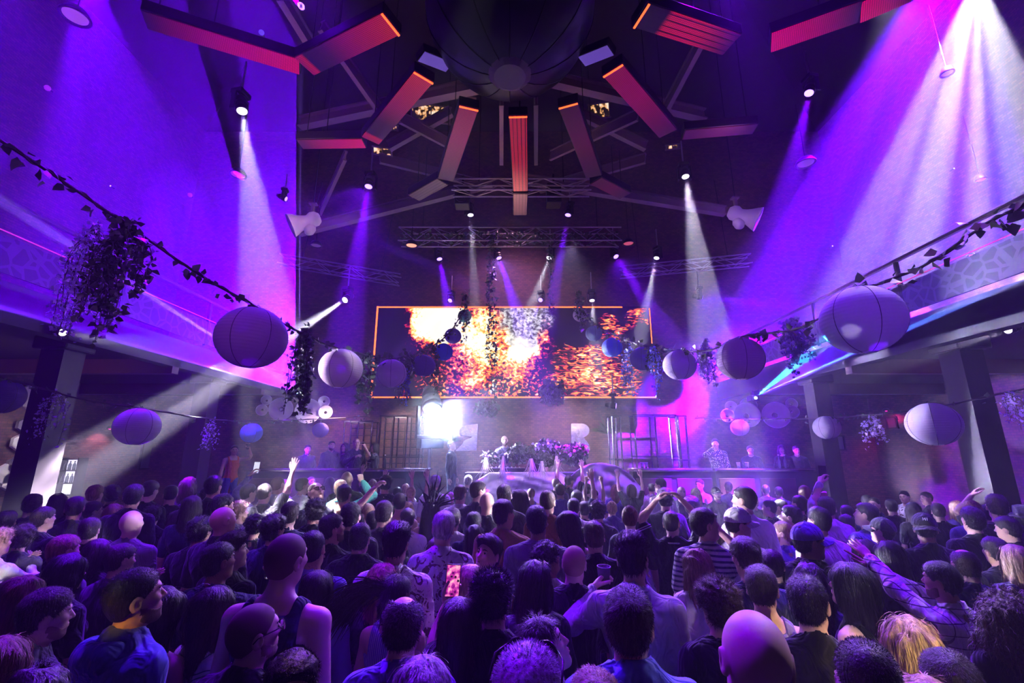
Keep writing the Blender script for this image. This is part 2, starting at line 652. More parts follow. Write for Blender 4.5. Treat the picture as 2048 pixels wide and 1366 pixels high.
SKINS = {'fair': (0.62, 0.40, 0.31), 'tan': (0.46, 0.27, 0.19), 'brown': (0.24, 0.125, 0.08), 'dark': (0.12, 0.06, 0.04), 'pink': (0.66, 0.42, 0.36)}
HAIRC = {'black': (0.010, 0.008, 0.009), 'dark': (0.022, 0.014, 0.011), 'brown': (0.06, 0.032, 0.02), 'light': (0.22, 0.13, 0.07),
         'blonde': (0.48, 0.34, 0.17), 'grey': (0.35, 0.33, 0.33), 'auburn': (0.11, 0.03, 0.02), 'white': (0.6, 0.56, 0.55)}
CLOTH = {'black': (0.012, 0.012, 0.015), 'navy': (0.018, 0.02, 0.06), 'white': (0.75, 0.74, 0.76), 'grey': (0.20, 0.20, 0.22), 'brown': (0.30, 0.15, 0.07),
         'tan': (0.42, 0.27, 0.14), 'teal': (0.10, 0.42, 0.36), 'purple': (0.16, 0.10, 0.40), 'red': (0.5, 0.02, 0.03), 'pale': (0.5, 0.47, 0.52),
         'blue': (0.06, 0.08, 0.28), 'olive': (0.10, 0.11, 0.07), 'pink': (0.6, 0.3, 0.42), 'charcoal': (0.05, 0.05, 0.06), 'orange': (0.55, 0.14, 0.03)}

def m_skin(k):
    return mat('skin ' + k, SKINS[k], 0.5, bump=(90, 0.15, 0.002))

def m_hair(k):
    key = 'hair ' + k
    if key in MATS:
        return MATS[key]
    m = mat(key, HAIRC[k], 0.5, spec=0.5)
    nt = m.node_tree
    tc = nd(nt, 'ShaderNodeTexCoord')
    no = nd(nt, 'ShaderNodeTexNoise')
    no.inputs['Scale'].default_value = 60
    mp = nd(nt, 'ShaderNodeMapping')
    mp.inputs['Scale'].default_value = (1, 1, 0.15)
    nt.links.new(tc.outputs['Object'], mp.inputs[0])
    nt.links.new(mp.outputs[0], no.inputs['Vector'])
    c = HAIRC[k]
    col = ramp(nt, no.outputs['Fac'], [(0.35, tuple(q * 0.65 for q in c)), (0.68, tuple(min(q * 1.5, 0.9) for q in c))])
    nt.links.new(col, nt.nodes['Principled BSDF'].inputs['Base Color'])
    n2 = nd(nt, 'ShaderNodeTexNoise')
    n2.inputs['Scale'].default_value = 150
    m2 = nd(nt, 'ShaderNodeMapping')
    m2.inputs['Scale'].default_value = (1, 1, 0.07)
    nt.links.new(tc.outputs['Object'], m2.inputs[0])
    nt.links.new(m2.outputs[0], n2.inputs['Vector'])
    bp = nd(nt, 'ShaderNodeBump')
    bp.inputs['Strength'].default_value = 0.7
    bp.inputs['Distance'].default_value = 0.006
    nt.links.new(n2.outputs['Fac'], bp.inputs['Height'])
    nt.links.new(bp.outputs['Normal'], nt.nodes['Principled BSDF'].inputs['Normal'])
    return m

def m_crop(k, skin, f=0.5):
    a, b = HAIRC[k], SKINS[skin]
    return mat('cropped %s %s %.2f' % (k, skin, f), tuple(x * f + y * (1 - f) * 0.7 for x, y in zip(a, b)), 0.75, spec=0.25, bump=(420, 0.5, 0.002))

def m_cloth(k):
    """Plain colour, or colour:pattern."""
    key = 'cloth ' + k
    if key in MATS:
        return MATS[key]
    c, _, pat = k.partition(':')
    base = CLOTH[c]
    if pat in ('leather', 'shiny'):
        return mat(key, base, 0.28 if pat == 'leather' else 0.34, spec=0.7, bump=(25, 0.35, 0.01))
    m = mat(key, base, 0.85, spec=0.2, bump=(140, 0.25, 0.002), sheen=0.15)
    wt = m.node_tree
    wn = nd(wt, 'ShaderNodeTexNoise')
    wn.inputs['Scale'].default_value = 7
    wn.inputs['Detail'].default_value = 2
    wn.inputs['Distortion'].default_value = 1.4
    wm = nd(wt, 'ShaderNodeMapping')
    wm.inputs['Scale'].default_value = (1.5, 1.5, 0.7)
    wb = nd(wt, 'ShaderNodeBump')
    wb.inputs['Strength'].default_value = 0.8
    wb.inputs['Distance'].default_value = 0.05
    wt.links.new(nd(wt, 'ShaderNodeTexCoord').outputs['Object'], wm.inputs[0])
    wt.links.new(wm.outputs[0], wn.inputs['Vector'])
    wt.links.new(wn.outputs['Fac'], wb.inputs['Height'])
    wt.links.new(wb.outputs['Normal'], [n for n in wt.nodes if n.type == 'BUMP' and n != wb][0].inputs['Normal'])
    if not pat:
        return m
    nt = m.node_tree
    b = nt.nodes['Principled BSDF']
    tc = nd(nt, 'ShaderNodeTexCoord')
    def out(fac, stops, interp='CONSTANT'):
        nt.links.new(ramp(nt, fac, stops, interp), b.inputs['Base Color'])
    if pat == 'stripe':
        w = nd(nt, 'ShaderNodeTexWave', wave_type='BANDS', bands_direction='Z')
        w.inputs['Scale'].default_value = 9
        nt.links.new(tc.outputs['Object'], w.inputs['Vector'])
        out(w.outputs['Fac'], [(0, base), (0.6, (0.05, 0.05, 0.12))])
    elif pat == 'pinstripe':
        w = nd(nt, 'ShaderNodeTexWave', wave_type='BANDS', bands_direction='X')
        w.inputs['Scale'].default_value = 26
        nt.links.new(tc.outputs['Object'], w.inputs['Vector'])
        out(w.outputs['Fac'], [(0, base), (0.6, (0.4, 0.38, 0.5))])
    elif pat == 'floral':
        no = nd(nt, 'ShaderNodeTexNoise')
        no.inputs['Scale'].default_value = 13
        no.inputs['Detail'].default_value = 4
        no.inputs['Distortion'].default_value = 1.6
        nt.links.new(tc.outputs['Object'], no.inputs['Vector'])
        out(no.outputs['Fac'], [(0, (0.12, 0.07, 0.09)), (0.42, base), (0.66, (0.2, 0.14, 0.18)), (0.7, base)])
    elif pat == 'dots':
        vo = nd(nt, 'ShaderNodeTexVoronoi')
        vo.inputs['Scale'].default_value = 32
        nt.links.new(tc.outputs['Object'], vo.inputs['Vector'])
        out(vo.outputs['Distance'], [(0, (0.8, 0.8, 0.8)), (0.24, base)])
    elif pat == 'swirl':
        w = nd(nt, 'ShaderNodeTexWave', wave_type='RINGS')
        w.inputs['Scale'].default_value = 4
        w.inputs['Distortion'].default_value = 9
        w.inputs['Detail'].default_value = 1
        w.inputs['Detail Scale'].default_value = 1.2
        nt.links.new(tc.outputs['Object'], w.inputs['Vector'])
        out(w.outputs['Fac'], [(0, base), (0.8, (0.06, 0.14, 0.11)), (0.93, base)])
    elif pat == 'check':
        f = None
        for ax in ('X', 'Z'):
            w = nd(nt, 'ShaderNodeTexWave', wave_type='BANDS', bands_direction=ax)
            w.inputs['Scale'].default_value = 4.5
            nt.links.new(tc.outputs['Object'], w.inputs['Vector'])
            f = w.outputs['Fac'] if f is None else math_n(nt, 'MAXIMUM', f, w.outputs['Fac'])
        out(f, [(0, base), (0.975, (0.12, 0.1, 0.16))])
    elif pat == 'denim':
        no = nd(nt, 'ShaderNodeTexNoise')
        no.inputs['Scale'].default_value = 9
        no.inputs['Detail'].default_value = 5
        nt.links.new(tc.outputs['Object'], no.inputs['Vector'])
        out(no.outputs['Fac'], [(0.3, tuple(q * 0.4 for q in base)), (0.7, tuple(min(1, q * 2.6) for q in base))], 'LINEAR')
        b.inputs['Roughness'].default_value = 0.5
    return m

def shared_legs(fem):
    """Trousers and shoes: the same meshes for everybody of a build."""
    if fem in LEG:
        return LEG[fem]
    L = leg_prims(fem)
    pr = [Prim(p.f, p.c, p.rad, p.k, p.op, 0.005) for p in L['thigh'] + L['pelvis']]
    xs, ys, zs = axis(-0.3, 0.3, 0.025, []), axis(-0.22, 0.22, 0.025, []), axis(0.06, 1.04, 0.03, [])
    F = field(pr, xs, ys, zs)
    P = np.stack(np.meshgrid(xs, ys, zs, indexing='ij'), -1)
    F += (0.004 * wob(P, 3, 30)).astype(np.float32)
    V, Q = nets(F, xs, ys, zs)
    tm = bpy.data.meshes.new('trousers')
    mesh_np(tm, V, Q)
    tm.polygons.foreach_set('use_smooth', np.ones(len(tm.polygons), bool))
    sm = []
    for s in (-1, 1):
        pr = [cap((s * 0.1, -0.05, 0.05), (s * 0.115, 0.15, 0.04), 0.046, 0.042, 0.02), cap((s * 0.1, -0.035, 0.06), (s * 0.1, -0.03, 0.12), 0.048, 0.05, 0.02)]
        xs, ys, zs = axis(s * 0.105 - 0.08, s * 0.105 + 0.08, 0.012, []), axis(-0.13, 0.22, 0.012, []), axis(-0.005, 0.16, 0.012, [])
        F = field(pr, xs, ys, zs)
        F = np.maximum(F, (0.002 - zs)[None, None, :].astype(np.float32))
        V, Q = nets(F, xs, ys, zs)
        me = bpy.data.meshes.new('shoe')
        mesh_np(me, V, Q)
        me.polygons.foreach_set('use_smooth', np.ones(len(me.polygons), bool))
        sm.append(me)
    LEG[fem] = (tm, sm)
    return LEG[fem]

def leg_prims(fem):
    hp = 1.06 if fem else 1.0
    th, ft = [], []
    for s in (-1, 1):
        th += [cap((s * 0.088, 0, 0.90), (s * 0.098, 0.012, 0.50), 0.085 * hp, 0.058, 0.03), cap((s * 0.098, 0.012, 0.50), (s * 0.1, -0.02, 0.10), 0.056, 0.042, 0.03),
               ell((s * 0.1, -0.03, 0.36), (0.05, 0.055, 0.11), 0.03)]
        ft += [cap((s * 0.1, -0.04, 0.05), (s * 0.113, 0.13, 0.035), 0.036, 0.03, 0.02)]
    return {'thigh': th, 'foot': ft, 'pelvis': [ell((0, -0.005, 0.95), (0.165 * hp, 0.118, 0.12), 0.05)]}

def torso_prims(fem, wide):
    sw = (0.90 if fem else 1.0) * wide
    T = [ell((0, 0, 1.10), (0.135 * (0.9 if fem else 1) * wide, 0.10 * wide, 0.17), 0.06),
         ell((0, 0.0, 1.29), (0.158 * sw, 0.112, 0.17), 0.06),
         cap((-0.10 * sw, -0.012, 1.40), (-0.172 * sw, -0.012, 1.40), 0.06, 0.056, 0.04),
         cap((0.10 * sw, -0.012, 1.40), (0.172 * sw, -0.012, 1.40), 0.06, 0.056, 0.04),
         cap((0, -0.018, 1.50), (-0.13 * sw, -0.02, 1.42), 0.045, 0.042, 0.04),
         cap((0, -0.018, 1.50), (0.13 * sw, -0.02, 1.42), 0.045, 0.042, 0.04),
         ell((0.075, -0.06, 1.33), (0.075, 0.055, 0.11), 0.04), ell((-0.075, -0.06, 1.33), (0.075, 0.055, 0.11), 0.04)]
    if fem:
        T += [ell((s * 0.075, 0.085, 1.27), (0.062, 0.06, 0.06), 0.03) for s in (-1, 1)]
    return T

def person(label, loc, stature, yaw, head_yaw=0.0, pitch=0.0, roll=0.0, fem=False, skin='fair', hair='short', hairc='dark', top='tee', topc='black', trousers='black',
           L='down', R='down', lod=0, seed=1, beard=None, glasses=None, hat=None, wide=1.0, group=None, tl=None, tr=None, face=False, extra=None):
    """One body surface with hair and clothes as children. yaw: way the body faces (0 = +Y, clockwise from above)."""
    rs = np.random.RandomState(seed)
    cell = (0.0052, 0.0085, 0.0135)[lod]
    bc = (0.017, 0.022, 0.03)[lod]
    clc = (0.0145, 0.02, 0.028)[lod]
    Rh = rotz(-math.radians(head_yaw)) @ roty(math.radians(roll)) @ rotx(math.radians(-pitch))
    head = [moved(p, Rh, HEAD_PIVOT) for p in head_prims(fem)]
    nk = 0.85 if fem else 1.0
    neck = [cap((0, -0.02, 1.42), (0, -0.004, 1.575), 0.058 * nk, 0.052 * nk, 0.03)]
    torso = torso_prims(fem, wide)
    sw = (0.90 if fem else 1.0) * wide
    ar = 0.86 if fem else 1.0
    arms, hands, sleeves, hboxes, wrists = [], [], [], [], {}
    for s, pose, tgt in ((-1, L, tl), (1, R, tr)):
        T, pole, hd, pn, curl, sp = POSES[pose]
        if tgt is not None:
            T = tgt
        T = np.array((T[0] * s, T[1], T[2]))
        S = np.array((0.178 * sw * s, -0.012, 1.40))
        E, W = ik(S, T, (pole[0] * s, pole[1], pole[2]))
        fd = (W - E) / np.linalg.norm(W - E)
        hdv = fd if hd is None else np.array((hd[0] * s, hd[1], hd[2]))
        if hd is not None:
            hdv = hdv / np.linalg.norm(hdv) * 0.6 + fd * 0.6
        pnv = np.array((pn[0] * s, pn[1], pn[2]))
        arms += [cap(S, E, 0.05 * ar, 0.039 * ar, 0.03), cap(E, W, 0.040 * ar, 0.027 * ar, 0.02), ell(E + fd * 0.06, (0.041 * ar,) * 3, 0.03)]
        hp = hand_prims(W, hdv, pnv, s, curl, sp)
        hands += hp
        hlo = np.min([p.c - p.rad for p in hp], 0)
        hhi = np.max([p.c + p.rad for p in hp], 0)
        hboxes.append((hlo, hhi, 0.0095 if pose == 'down' else (0.0045, 0.0055, 0.0075)[lod]))
        wrists[s] = (S, E, W, hdv / np.linalg.norm(hdv), pnv)
    LG = leg_prims(fem)
    clothed = [Prim(p.f, p.c, p.rad, p.k, p.op, -0.004) for p in torso]
    body = clothed + LG['pelvis'] + LG['thigh'] + LG['foot'] + neck + arms + hands + head
    # an uneven grid: fine round the head and hands, coarse elsewhere
    ext = max(0.33, max(abs(b[i][0]) for b in hboxes for i in (0, 1)) + 0.03)
    hc = (np.array((0, 0.01, 1.65)) - HEAD_PIVOT) @ Rh.T + HEAD_PIVOT
    fx = [(hc[0] - 0.125, hc[0] + 0.125, cell)] + [(b[0][0], b[1][0], b[2]) for b in hboxes]
    fy = [(hc[1] - 0.13, hc[1] + 0.14, cell)] + [(b[0][1], b[1][1], b[2]) for b in hboxes]
    fz = [(1.505, 1.80, cell)] + [(b[0][2], b[1][2], b[2]) for b in hboxes]
    zt = max(1.80, max(b[1][2] for b in hboxes) + 0.02)
    xs = axis(-ext, ext, bc, fx)
    ys = axis(-0.22, max(0.24, max(b[1][1] for b in hboxes) + 0.02), bc, fy)
    zs = axis(-0.01, zt, bc * 1.25, fz)
    V, Q = nets(field(body, xs, ys, zs), xs, ys, zs)
    o = add_mesh('person', V, Q, m_skin(skin))
    o.location = loc
    o.rotation_euler = (0, 0, -math.radians(yaw))
    k = stature / 1.755
    o.scale = (k, k, k)
    tag(o, label, 'person', group)
    # ---- top
    if top != 'none':
        inf = {'tee': 0.012, 'long': 0.012, 'shirt': 0.013, 'polo': 0.013, 'hoodie': 0.022, 'jacket': 0.022, 'tank': 0.009, 'strap': 0.006, 'tube': 0.006, 'jersey': 0.014}[top]
        tp = [Prim(p.f, p.c, p.rad, p.k, p.op, inf) for p in torso + LG['pelvis']]
        if top not in ('tank', 'strap', 'tube'):
            for s in (-1, 1):
                S, E, W, _, _ = wrists[s]
                a2 = 0.008 if top in ('hoodie', 'jacket') else 0.004
                if top in ('long', 'shirt', 'hoodie', 'jacket'):
                    tp += [cap(S, E, 0.054 * ar + inf, 0.045 * ar + inf, 0.03), cap(E, W - (W - E) * 0.04, 0.044 * ar + inf, 0.03 * ar + inf, 0.03)]
                else:
                    tp += [cap(S, S + (E - S) * 0.72, 0.054 * ar + inf, 0.052 * ar + inf + a2, 0.03)]
        ext2 = max(0.32, max(abs(w[1][0]) for w in wrists.values()) + 0.1, max(abs(w[2][0]) for w in wrists.values()) + 0.08)
        ymax = max(0.22, max(w[i][1] for w in wrists.values() for i in (1, 2)) + 0.08)
        ztop = max(1.56, max(w[i][2] for w in wrists.values() for i in (1, 2)) + 0.08)
        xs, ys, zs = axis(-ext2, ext2, clc, []), axis(-0.24, ymax, clc, []), axis(0.80, ztop, clc, [])
        F = field(tp, xs, ys, zs)
        P = np.stack(np.meshgrid(xs, ys, zs, indexing='ij'), -1)
        amp = {'hoodie': 0.010, 'jacket': 0.009, 'shirt': 0.009, 'long': 0.011}.get(top, 0.007)
        F += (amp * wob(P * np.array((1.0, 1.0, 0.4)), seed, 40) + amp * 0.55 * np.abs(wob(P * np.array((1, 1, 0.6)), seed + 2, 75)) - amp * 0.3).astype(np.float32) * (0.5 if top in ('tank', 'strap', 'tube') else 1)
        X, Y, Z = P[..., 0], P[..., 1], P[..., 2]
        if top in ('tank', 'strap', 'tube'):
            if top == 'tube':
                cut = Z - 1.32
            else:
                half = 0.105 * sw if top == 'tank' else 0.088 * sw
                sw_ = 0.05 if top == 'tank' else 0.011
                band = np.abs(np.abs(X) - half) - sw_ / 2
                neckline = Z - ((1.40 if top == 'tank' else 1.30) + np.where(Y < 0, 0.04 if top == 'tank' else 0.0, 0.0))
                outer = np.maximum(np.abs(X) - (half + sw_ / 2), Z - 1.33)
                body_part = np.maximum(neckline, np.where(Z > 1.33, np.abs(X) - (half + sw_ / 2), -1))
                cut = np.minimum(body_part, np.maximum(band, Z - 1.55))
                if top == 'tank':
                    cut = np.minimum(cut, np.maximum(np.abs(X) - half, neckline))
            F = np.maximum(F, cut.astype(np.float32))
        else:
            rad = 0.068 if top in ('tee', 'jersey', 'long') else 0.064
            F = smax(F, (-d_cap(P, (0, 0.008, 1.532), (0, 0.04, 1.75), rad, rad + 0.05)).astype(np.float32), 0.01)
        F = np.maximum(F, (0.84 - Z).astype(np.float32))
        V, Q = nets(F, xs, ys, zs)
        nm = {'tee': 't_shirt', 'long': 'long_sleeved_top', 'shirt': 'shirt', 'polo': 'polo_shirt', 'hoodie': 'hoodie', 'jacket': 'jacket', 'tank': 'tank_top', 'strap': 'strappy_top', 'tube': 'strapless_top', 'jersey': 'jersey'}[top]
        g = add_mesh(nm, V, Q, m_cloth(topc), o)
        if top in ('shirt', 'polo', 'jacket'):
            bm = bmesh.new()
            n = 28
            rings = []
            for rr, zz, th in ((0.083, 1.452, 0), (0.066, 1.515, 0.0), (0.072, 1.522, 0), (0.094, 1.462, 0)):
                rg = []
                for i in range(n):
                    a = -PI / 2 + (i / (n - 1) - 0.5) * 2 * PI * 0.86
                    kz = 0.014 * math.sin(a) 
                    rg.append(bm.verts.new((rr * 1.04 * math.cos(a), -0.014 + rr * math.sin(a), zz - kz * 1.2)))
                rings.append(rg)
            for A, B in zip(rings[:-1], rings[1:]):
                for i in range(n - 1):
                    bm.faces.new((A[i], A[i + 1], B[i + 1], B[i]))
            bm_obj('collar', bm, m_cloth(topc), g, True)
        if top in ('tee', 'long'):
            bm = bmesh.new()
            tube(bm, [(0.0735 * math.cos(a), -0.006 + 0.0735 * math.sin(a), 1.483 - 0.026 * math.sin(a) + 0.008 * math.cos(2 * a)) for a in [2 * PI * i / 30 for i in range(30)]], 0.0095, 7, True)
            bm_obj('neckband', bm, m_cloth(topc), g, True)
        if top == 'hoodie':
            hp = [ell((0, -0.115, 1.45), (0.125, 0.055, 0.075), 0.03), cap((-0.085, -0.07, 1.475), (-0.075, 0.05, 1.445), 0.034, 0.026, 0.04), cap((0.085, -0.07, 1.475), (0.075, 0.05, 1.445), 0.034, 0.026, 0.04),
                  ell((0, -0.06, 1.525), (0.055, 0.06, 0.04), 0.03, 's')]
            xs, ys, zs = axis(-0.18, 0.18, 0.011, []), axis(-0.22, 0.12, 0.011, []), axis(1.34, 1.58, 0.011, [])
            F = field(hp, xs, ys, zs)
            P = np.stack(np.meshgrid(xs, ys, zs, indexing='ij'), -1)
            F += (0.005 * wob(P, seed, 60)).astype(np.float32)
            V, Q = nets(F, xs, ys, zs)
            add_mesh('hood', V, Q, m_cloth(topc), g)
        if top == 'jersey':
            bm = bmesh.new()
            tube(bm, [(0.083 * math.cos(a), -0.012 + 0.083 * math.sin(a), 1.463 - 0.012 * math.sin(a)) for a in [2 * PI * i / 32 for i in range(32)]], 0.008, 6, True)
            for s in (-1, 1):
                S, E, W, _, _ = wrists[s]
                c = S + (E - S) * 0.72
                d = Vector(E - S).normalized()
                x = d.orthogonal().normalized()
                y = d.cross(x)
                for t in (0.0, 0.02):
                    tube(bm, [Vector(c) + d * (0.01 - t) + (x * math.cos(a) + y * math.sin(a)) * 0.073 for a in [2 * PI * i / 24 for i in range(24)]], 0.0045, 5, True)
            bm_obj('trim', bm, m_cloth('white'), g, True)
    tm, sm = shared_legs(fem)
    t = link(bpy.data.objects.new('trousers', tm))
    t.parent = o
    if not tm.materials:
        tm.materials.append(m_cloth('navy'))
    t.material_slots[0].link = 'OBJECT'
    t.material_slots[0].material = m_cloth(trousers)
    for me in sm:
        if not me.materials:
            me.materials.append(m_cloth('charcoal'))
        s_ = link(bpy.data.objects.new('shoe', me))
        s_.parent = o
    # ---- head dressings, in the frame of the head
    def to_head(V):
        return (np.asarray(V, float) - HEAD_PIVOT) @ Rh.T + HEAD_PIVOT
    if hair != 'bald':
        V, Q = hair_mesh(hair, seed, (0.0055, 0.0085, 0.0125)[lod], int((3200, 800, 160)[lod] * (1.3 if hair in ('long', 'wavy', 'bigcurl', 'bob', 'curly', 'spiky') else 1)) if hair != 'buzz' else 0)
        add_mesh('hair', to_head(V), Q, m_crop(hairc, skin, 0.72) if hair == 'buzz' else m_hair(hairc), o)
    if extra == 'flying':
        add_flying_hair(o, to_head, hairc, seed)
    if beard:
        xs, ys, zs = axis(-0.085, 0.085, cell, []), axis(-0.01, 0.125, cell, []), axis(1.5, 1.63, cell, [])
        hpz = head_prims(fem)
        F = field([Prim(p.f, p.c, p.rad, p.k, p.op, beard) for p in hpz[:5] + hpz[15:16]], xs, ys, zs)
        P = np.stack(np.meshgrid(xs, ys, zs, indexing='ij'), -1)
        X, Y, Z = P[..., 0], P[..., 1], P[..., 2]
        F = np.maximum(F, (Z - (1.612 - 0.55 * np.clip(Y - 0.03, 0, 0.05) + 0.35 * np.clip(0.02 - Y, 0, 1))).astype(np.float32))
        F = smax(F, (-d_ell(P, (0, 0.105, 1.589), (0.021, 0.03, 0.0085))).astype(np.float32), 0.003)
        F = np.maximum(F, (0.012 - Y + 0.004 * wob(P, seed, 300)).astype(np.float32)) + (0.0012 * wob(P, seed, 420)).astype(np.float32)
        V, Q = nets(F, xs, ys, zs)
        if len(V):
            add_mesh('beard', to_head(V), Q, m_crop(hairc, skin, 0.35 if beard < 0.003 else 0.6), o)
    if face:
        for s in (-1, 1):
            bm = bmesh.new()
            bmesh.ops.create_uvsphere(bm, u_segments=16, v_segments=10, radius=0.0122, matrix=Matrix.Translation((s * 0.031, 0.0797, 1.655)))
            for f in bm.faces:
                c = f.calc_center_median() - Vector((s * 0.031, 0.0797, 1.655))
                f.material_index = 1 if c.y > 0.0095 else 0
            e = bm_obj('eye', bm, mat('eye white', (0.7, 0.68, 0.66), 0.2), o, True)
            e.data.materials.append(mat('iris', (0.03, 0.018, 0.012), 0.15))
            co = np.array([v.co[:] for v in e.data.vertices])
            e.data.vertices.foreach_set('co', to_head(co).astype(np.float32).ravel())
        bm = bmesh.new()
        for s in (-1, 1):
            tube(bm, [(s * 0.012, 0.0965, 1.672), (s * 0.028, 0.0945, 1.6775), (s * 0.048, 0.080, 1.672)], [0.0035, 0.0042, 0.0022], 6)
        e = bm_obj('eyebrows', bm, m_hair(hairc if hairc not in ('white',) else 'grey'), o, True)
        co = np.array([v.co[:] for v in e.data.vertices])
        e.data.vertices.foreach_set('co', to_head(co).astype(np.float32).ravel())
        bm = bmesh.new()
        for zz, rr, w_ in ((1.5935, 0.0042, 0.02), (1.5835, 0.0048, 0.018)):
            tube(bm, [(-w_, 0.0955, 1.5885), (-w_ * 0.5, 0.1035, zz), (0, 0.1055, zz), (w_ * 0.5, 0.1035, zz), (w_, 0.0955, 1.5885)], [0.001, rr * 0.9, rr, rr * 0.9, 0.001], 6)
        e = bm_obj('lips', bm, mat('lips', (0.36, 0.13, 0.12), 0.4), o, True)
        co = np.array([v.co[:] for v in e.data.vertices])
        e.data.vertices.foreach_set('co', to_head(co).astype(np.float32).ravel())
    if glasses:
        bm = bmesh.new()
        dz = 0.078 if glasses == 'top' else 0.0
        dy = -0.045 if glasses == 'top' else 0.0
        for s in (-1, 1):
            c = Vector((s * 0.034, 0.112 + dy, 1.652 + dz))
            tube(bm, [c + Vector((0.027 * math.cos(a), -0.004 * math.cos(a) ** 2 * 3, 0.021 * math.sin(a))) for a in [2 * PI * i / 20 for i in range(20)]], 0.0025, 6, True)
            tube(bm, [(s * 0.061, 0.103 + dy, 1.66 + dz), (s * 0.079, 0.06 + dy, 1.66 + dz), (s * (0.084 if dz == 0 else 0.08), -0.01 + dy * 0.6, 1.655 + dz * 0.75), (s * 0.085, -0.03 + dy * 0.5, 1.64 + dz * 0.4)], 0.0024, 6)
        tube(bm, [(-0.008, 0.114 + dy, 1.656 + dz), (0, 0.118 + dy, 1.659 + dz), (0.008, 0.114 + dy, 1.656 + dz)], 0.0024, 6)
        e = bm_obj('glasses', bm, mat('glasses frame', (0.02, 0.02, 0.02), 0.25), o, True)
        bl = bmesh.new()
        for s in (-1, 1):
            bmesh.ops.create_circle(bl, cap_ends=True, segments=20, radius=0.025, matrix=Matrix.Translation((s * 0.034, 0.1115 + dy, 1.652 + dz)) @ Matrix.Rotation(PI / 2, 4, 'X') @ Matrix.Diagonal((1, 0.8, 1, 1)))
        ln = bm_obj('lens', bl, mat('dark lens', (0.01, 0.01, 0.012), 0.05) if glasses in ('dark', 'top') else mat('clear lens', (0.9, 0.9, 0.95), 0.03, trans=1.0), e)
        for q in (e, ln):
            co = np.array([v.co[:] for v in q.data.vertices])
            q.data.vertices.foreach_set('co', to_head(co).astype(np.float32).ravel())
    if hat:
        add_hat(o, hat, to_head, seed)
    return o, wrists, k

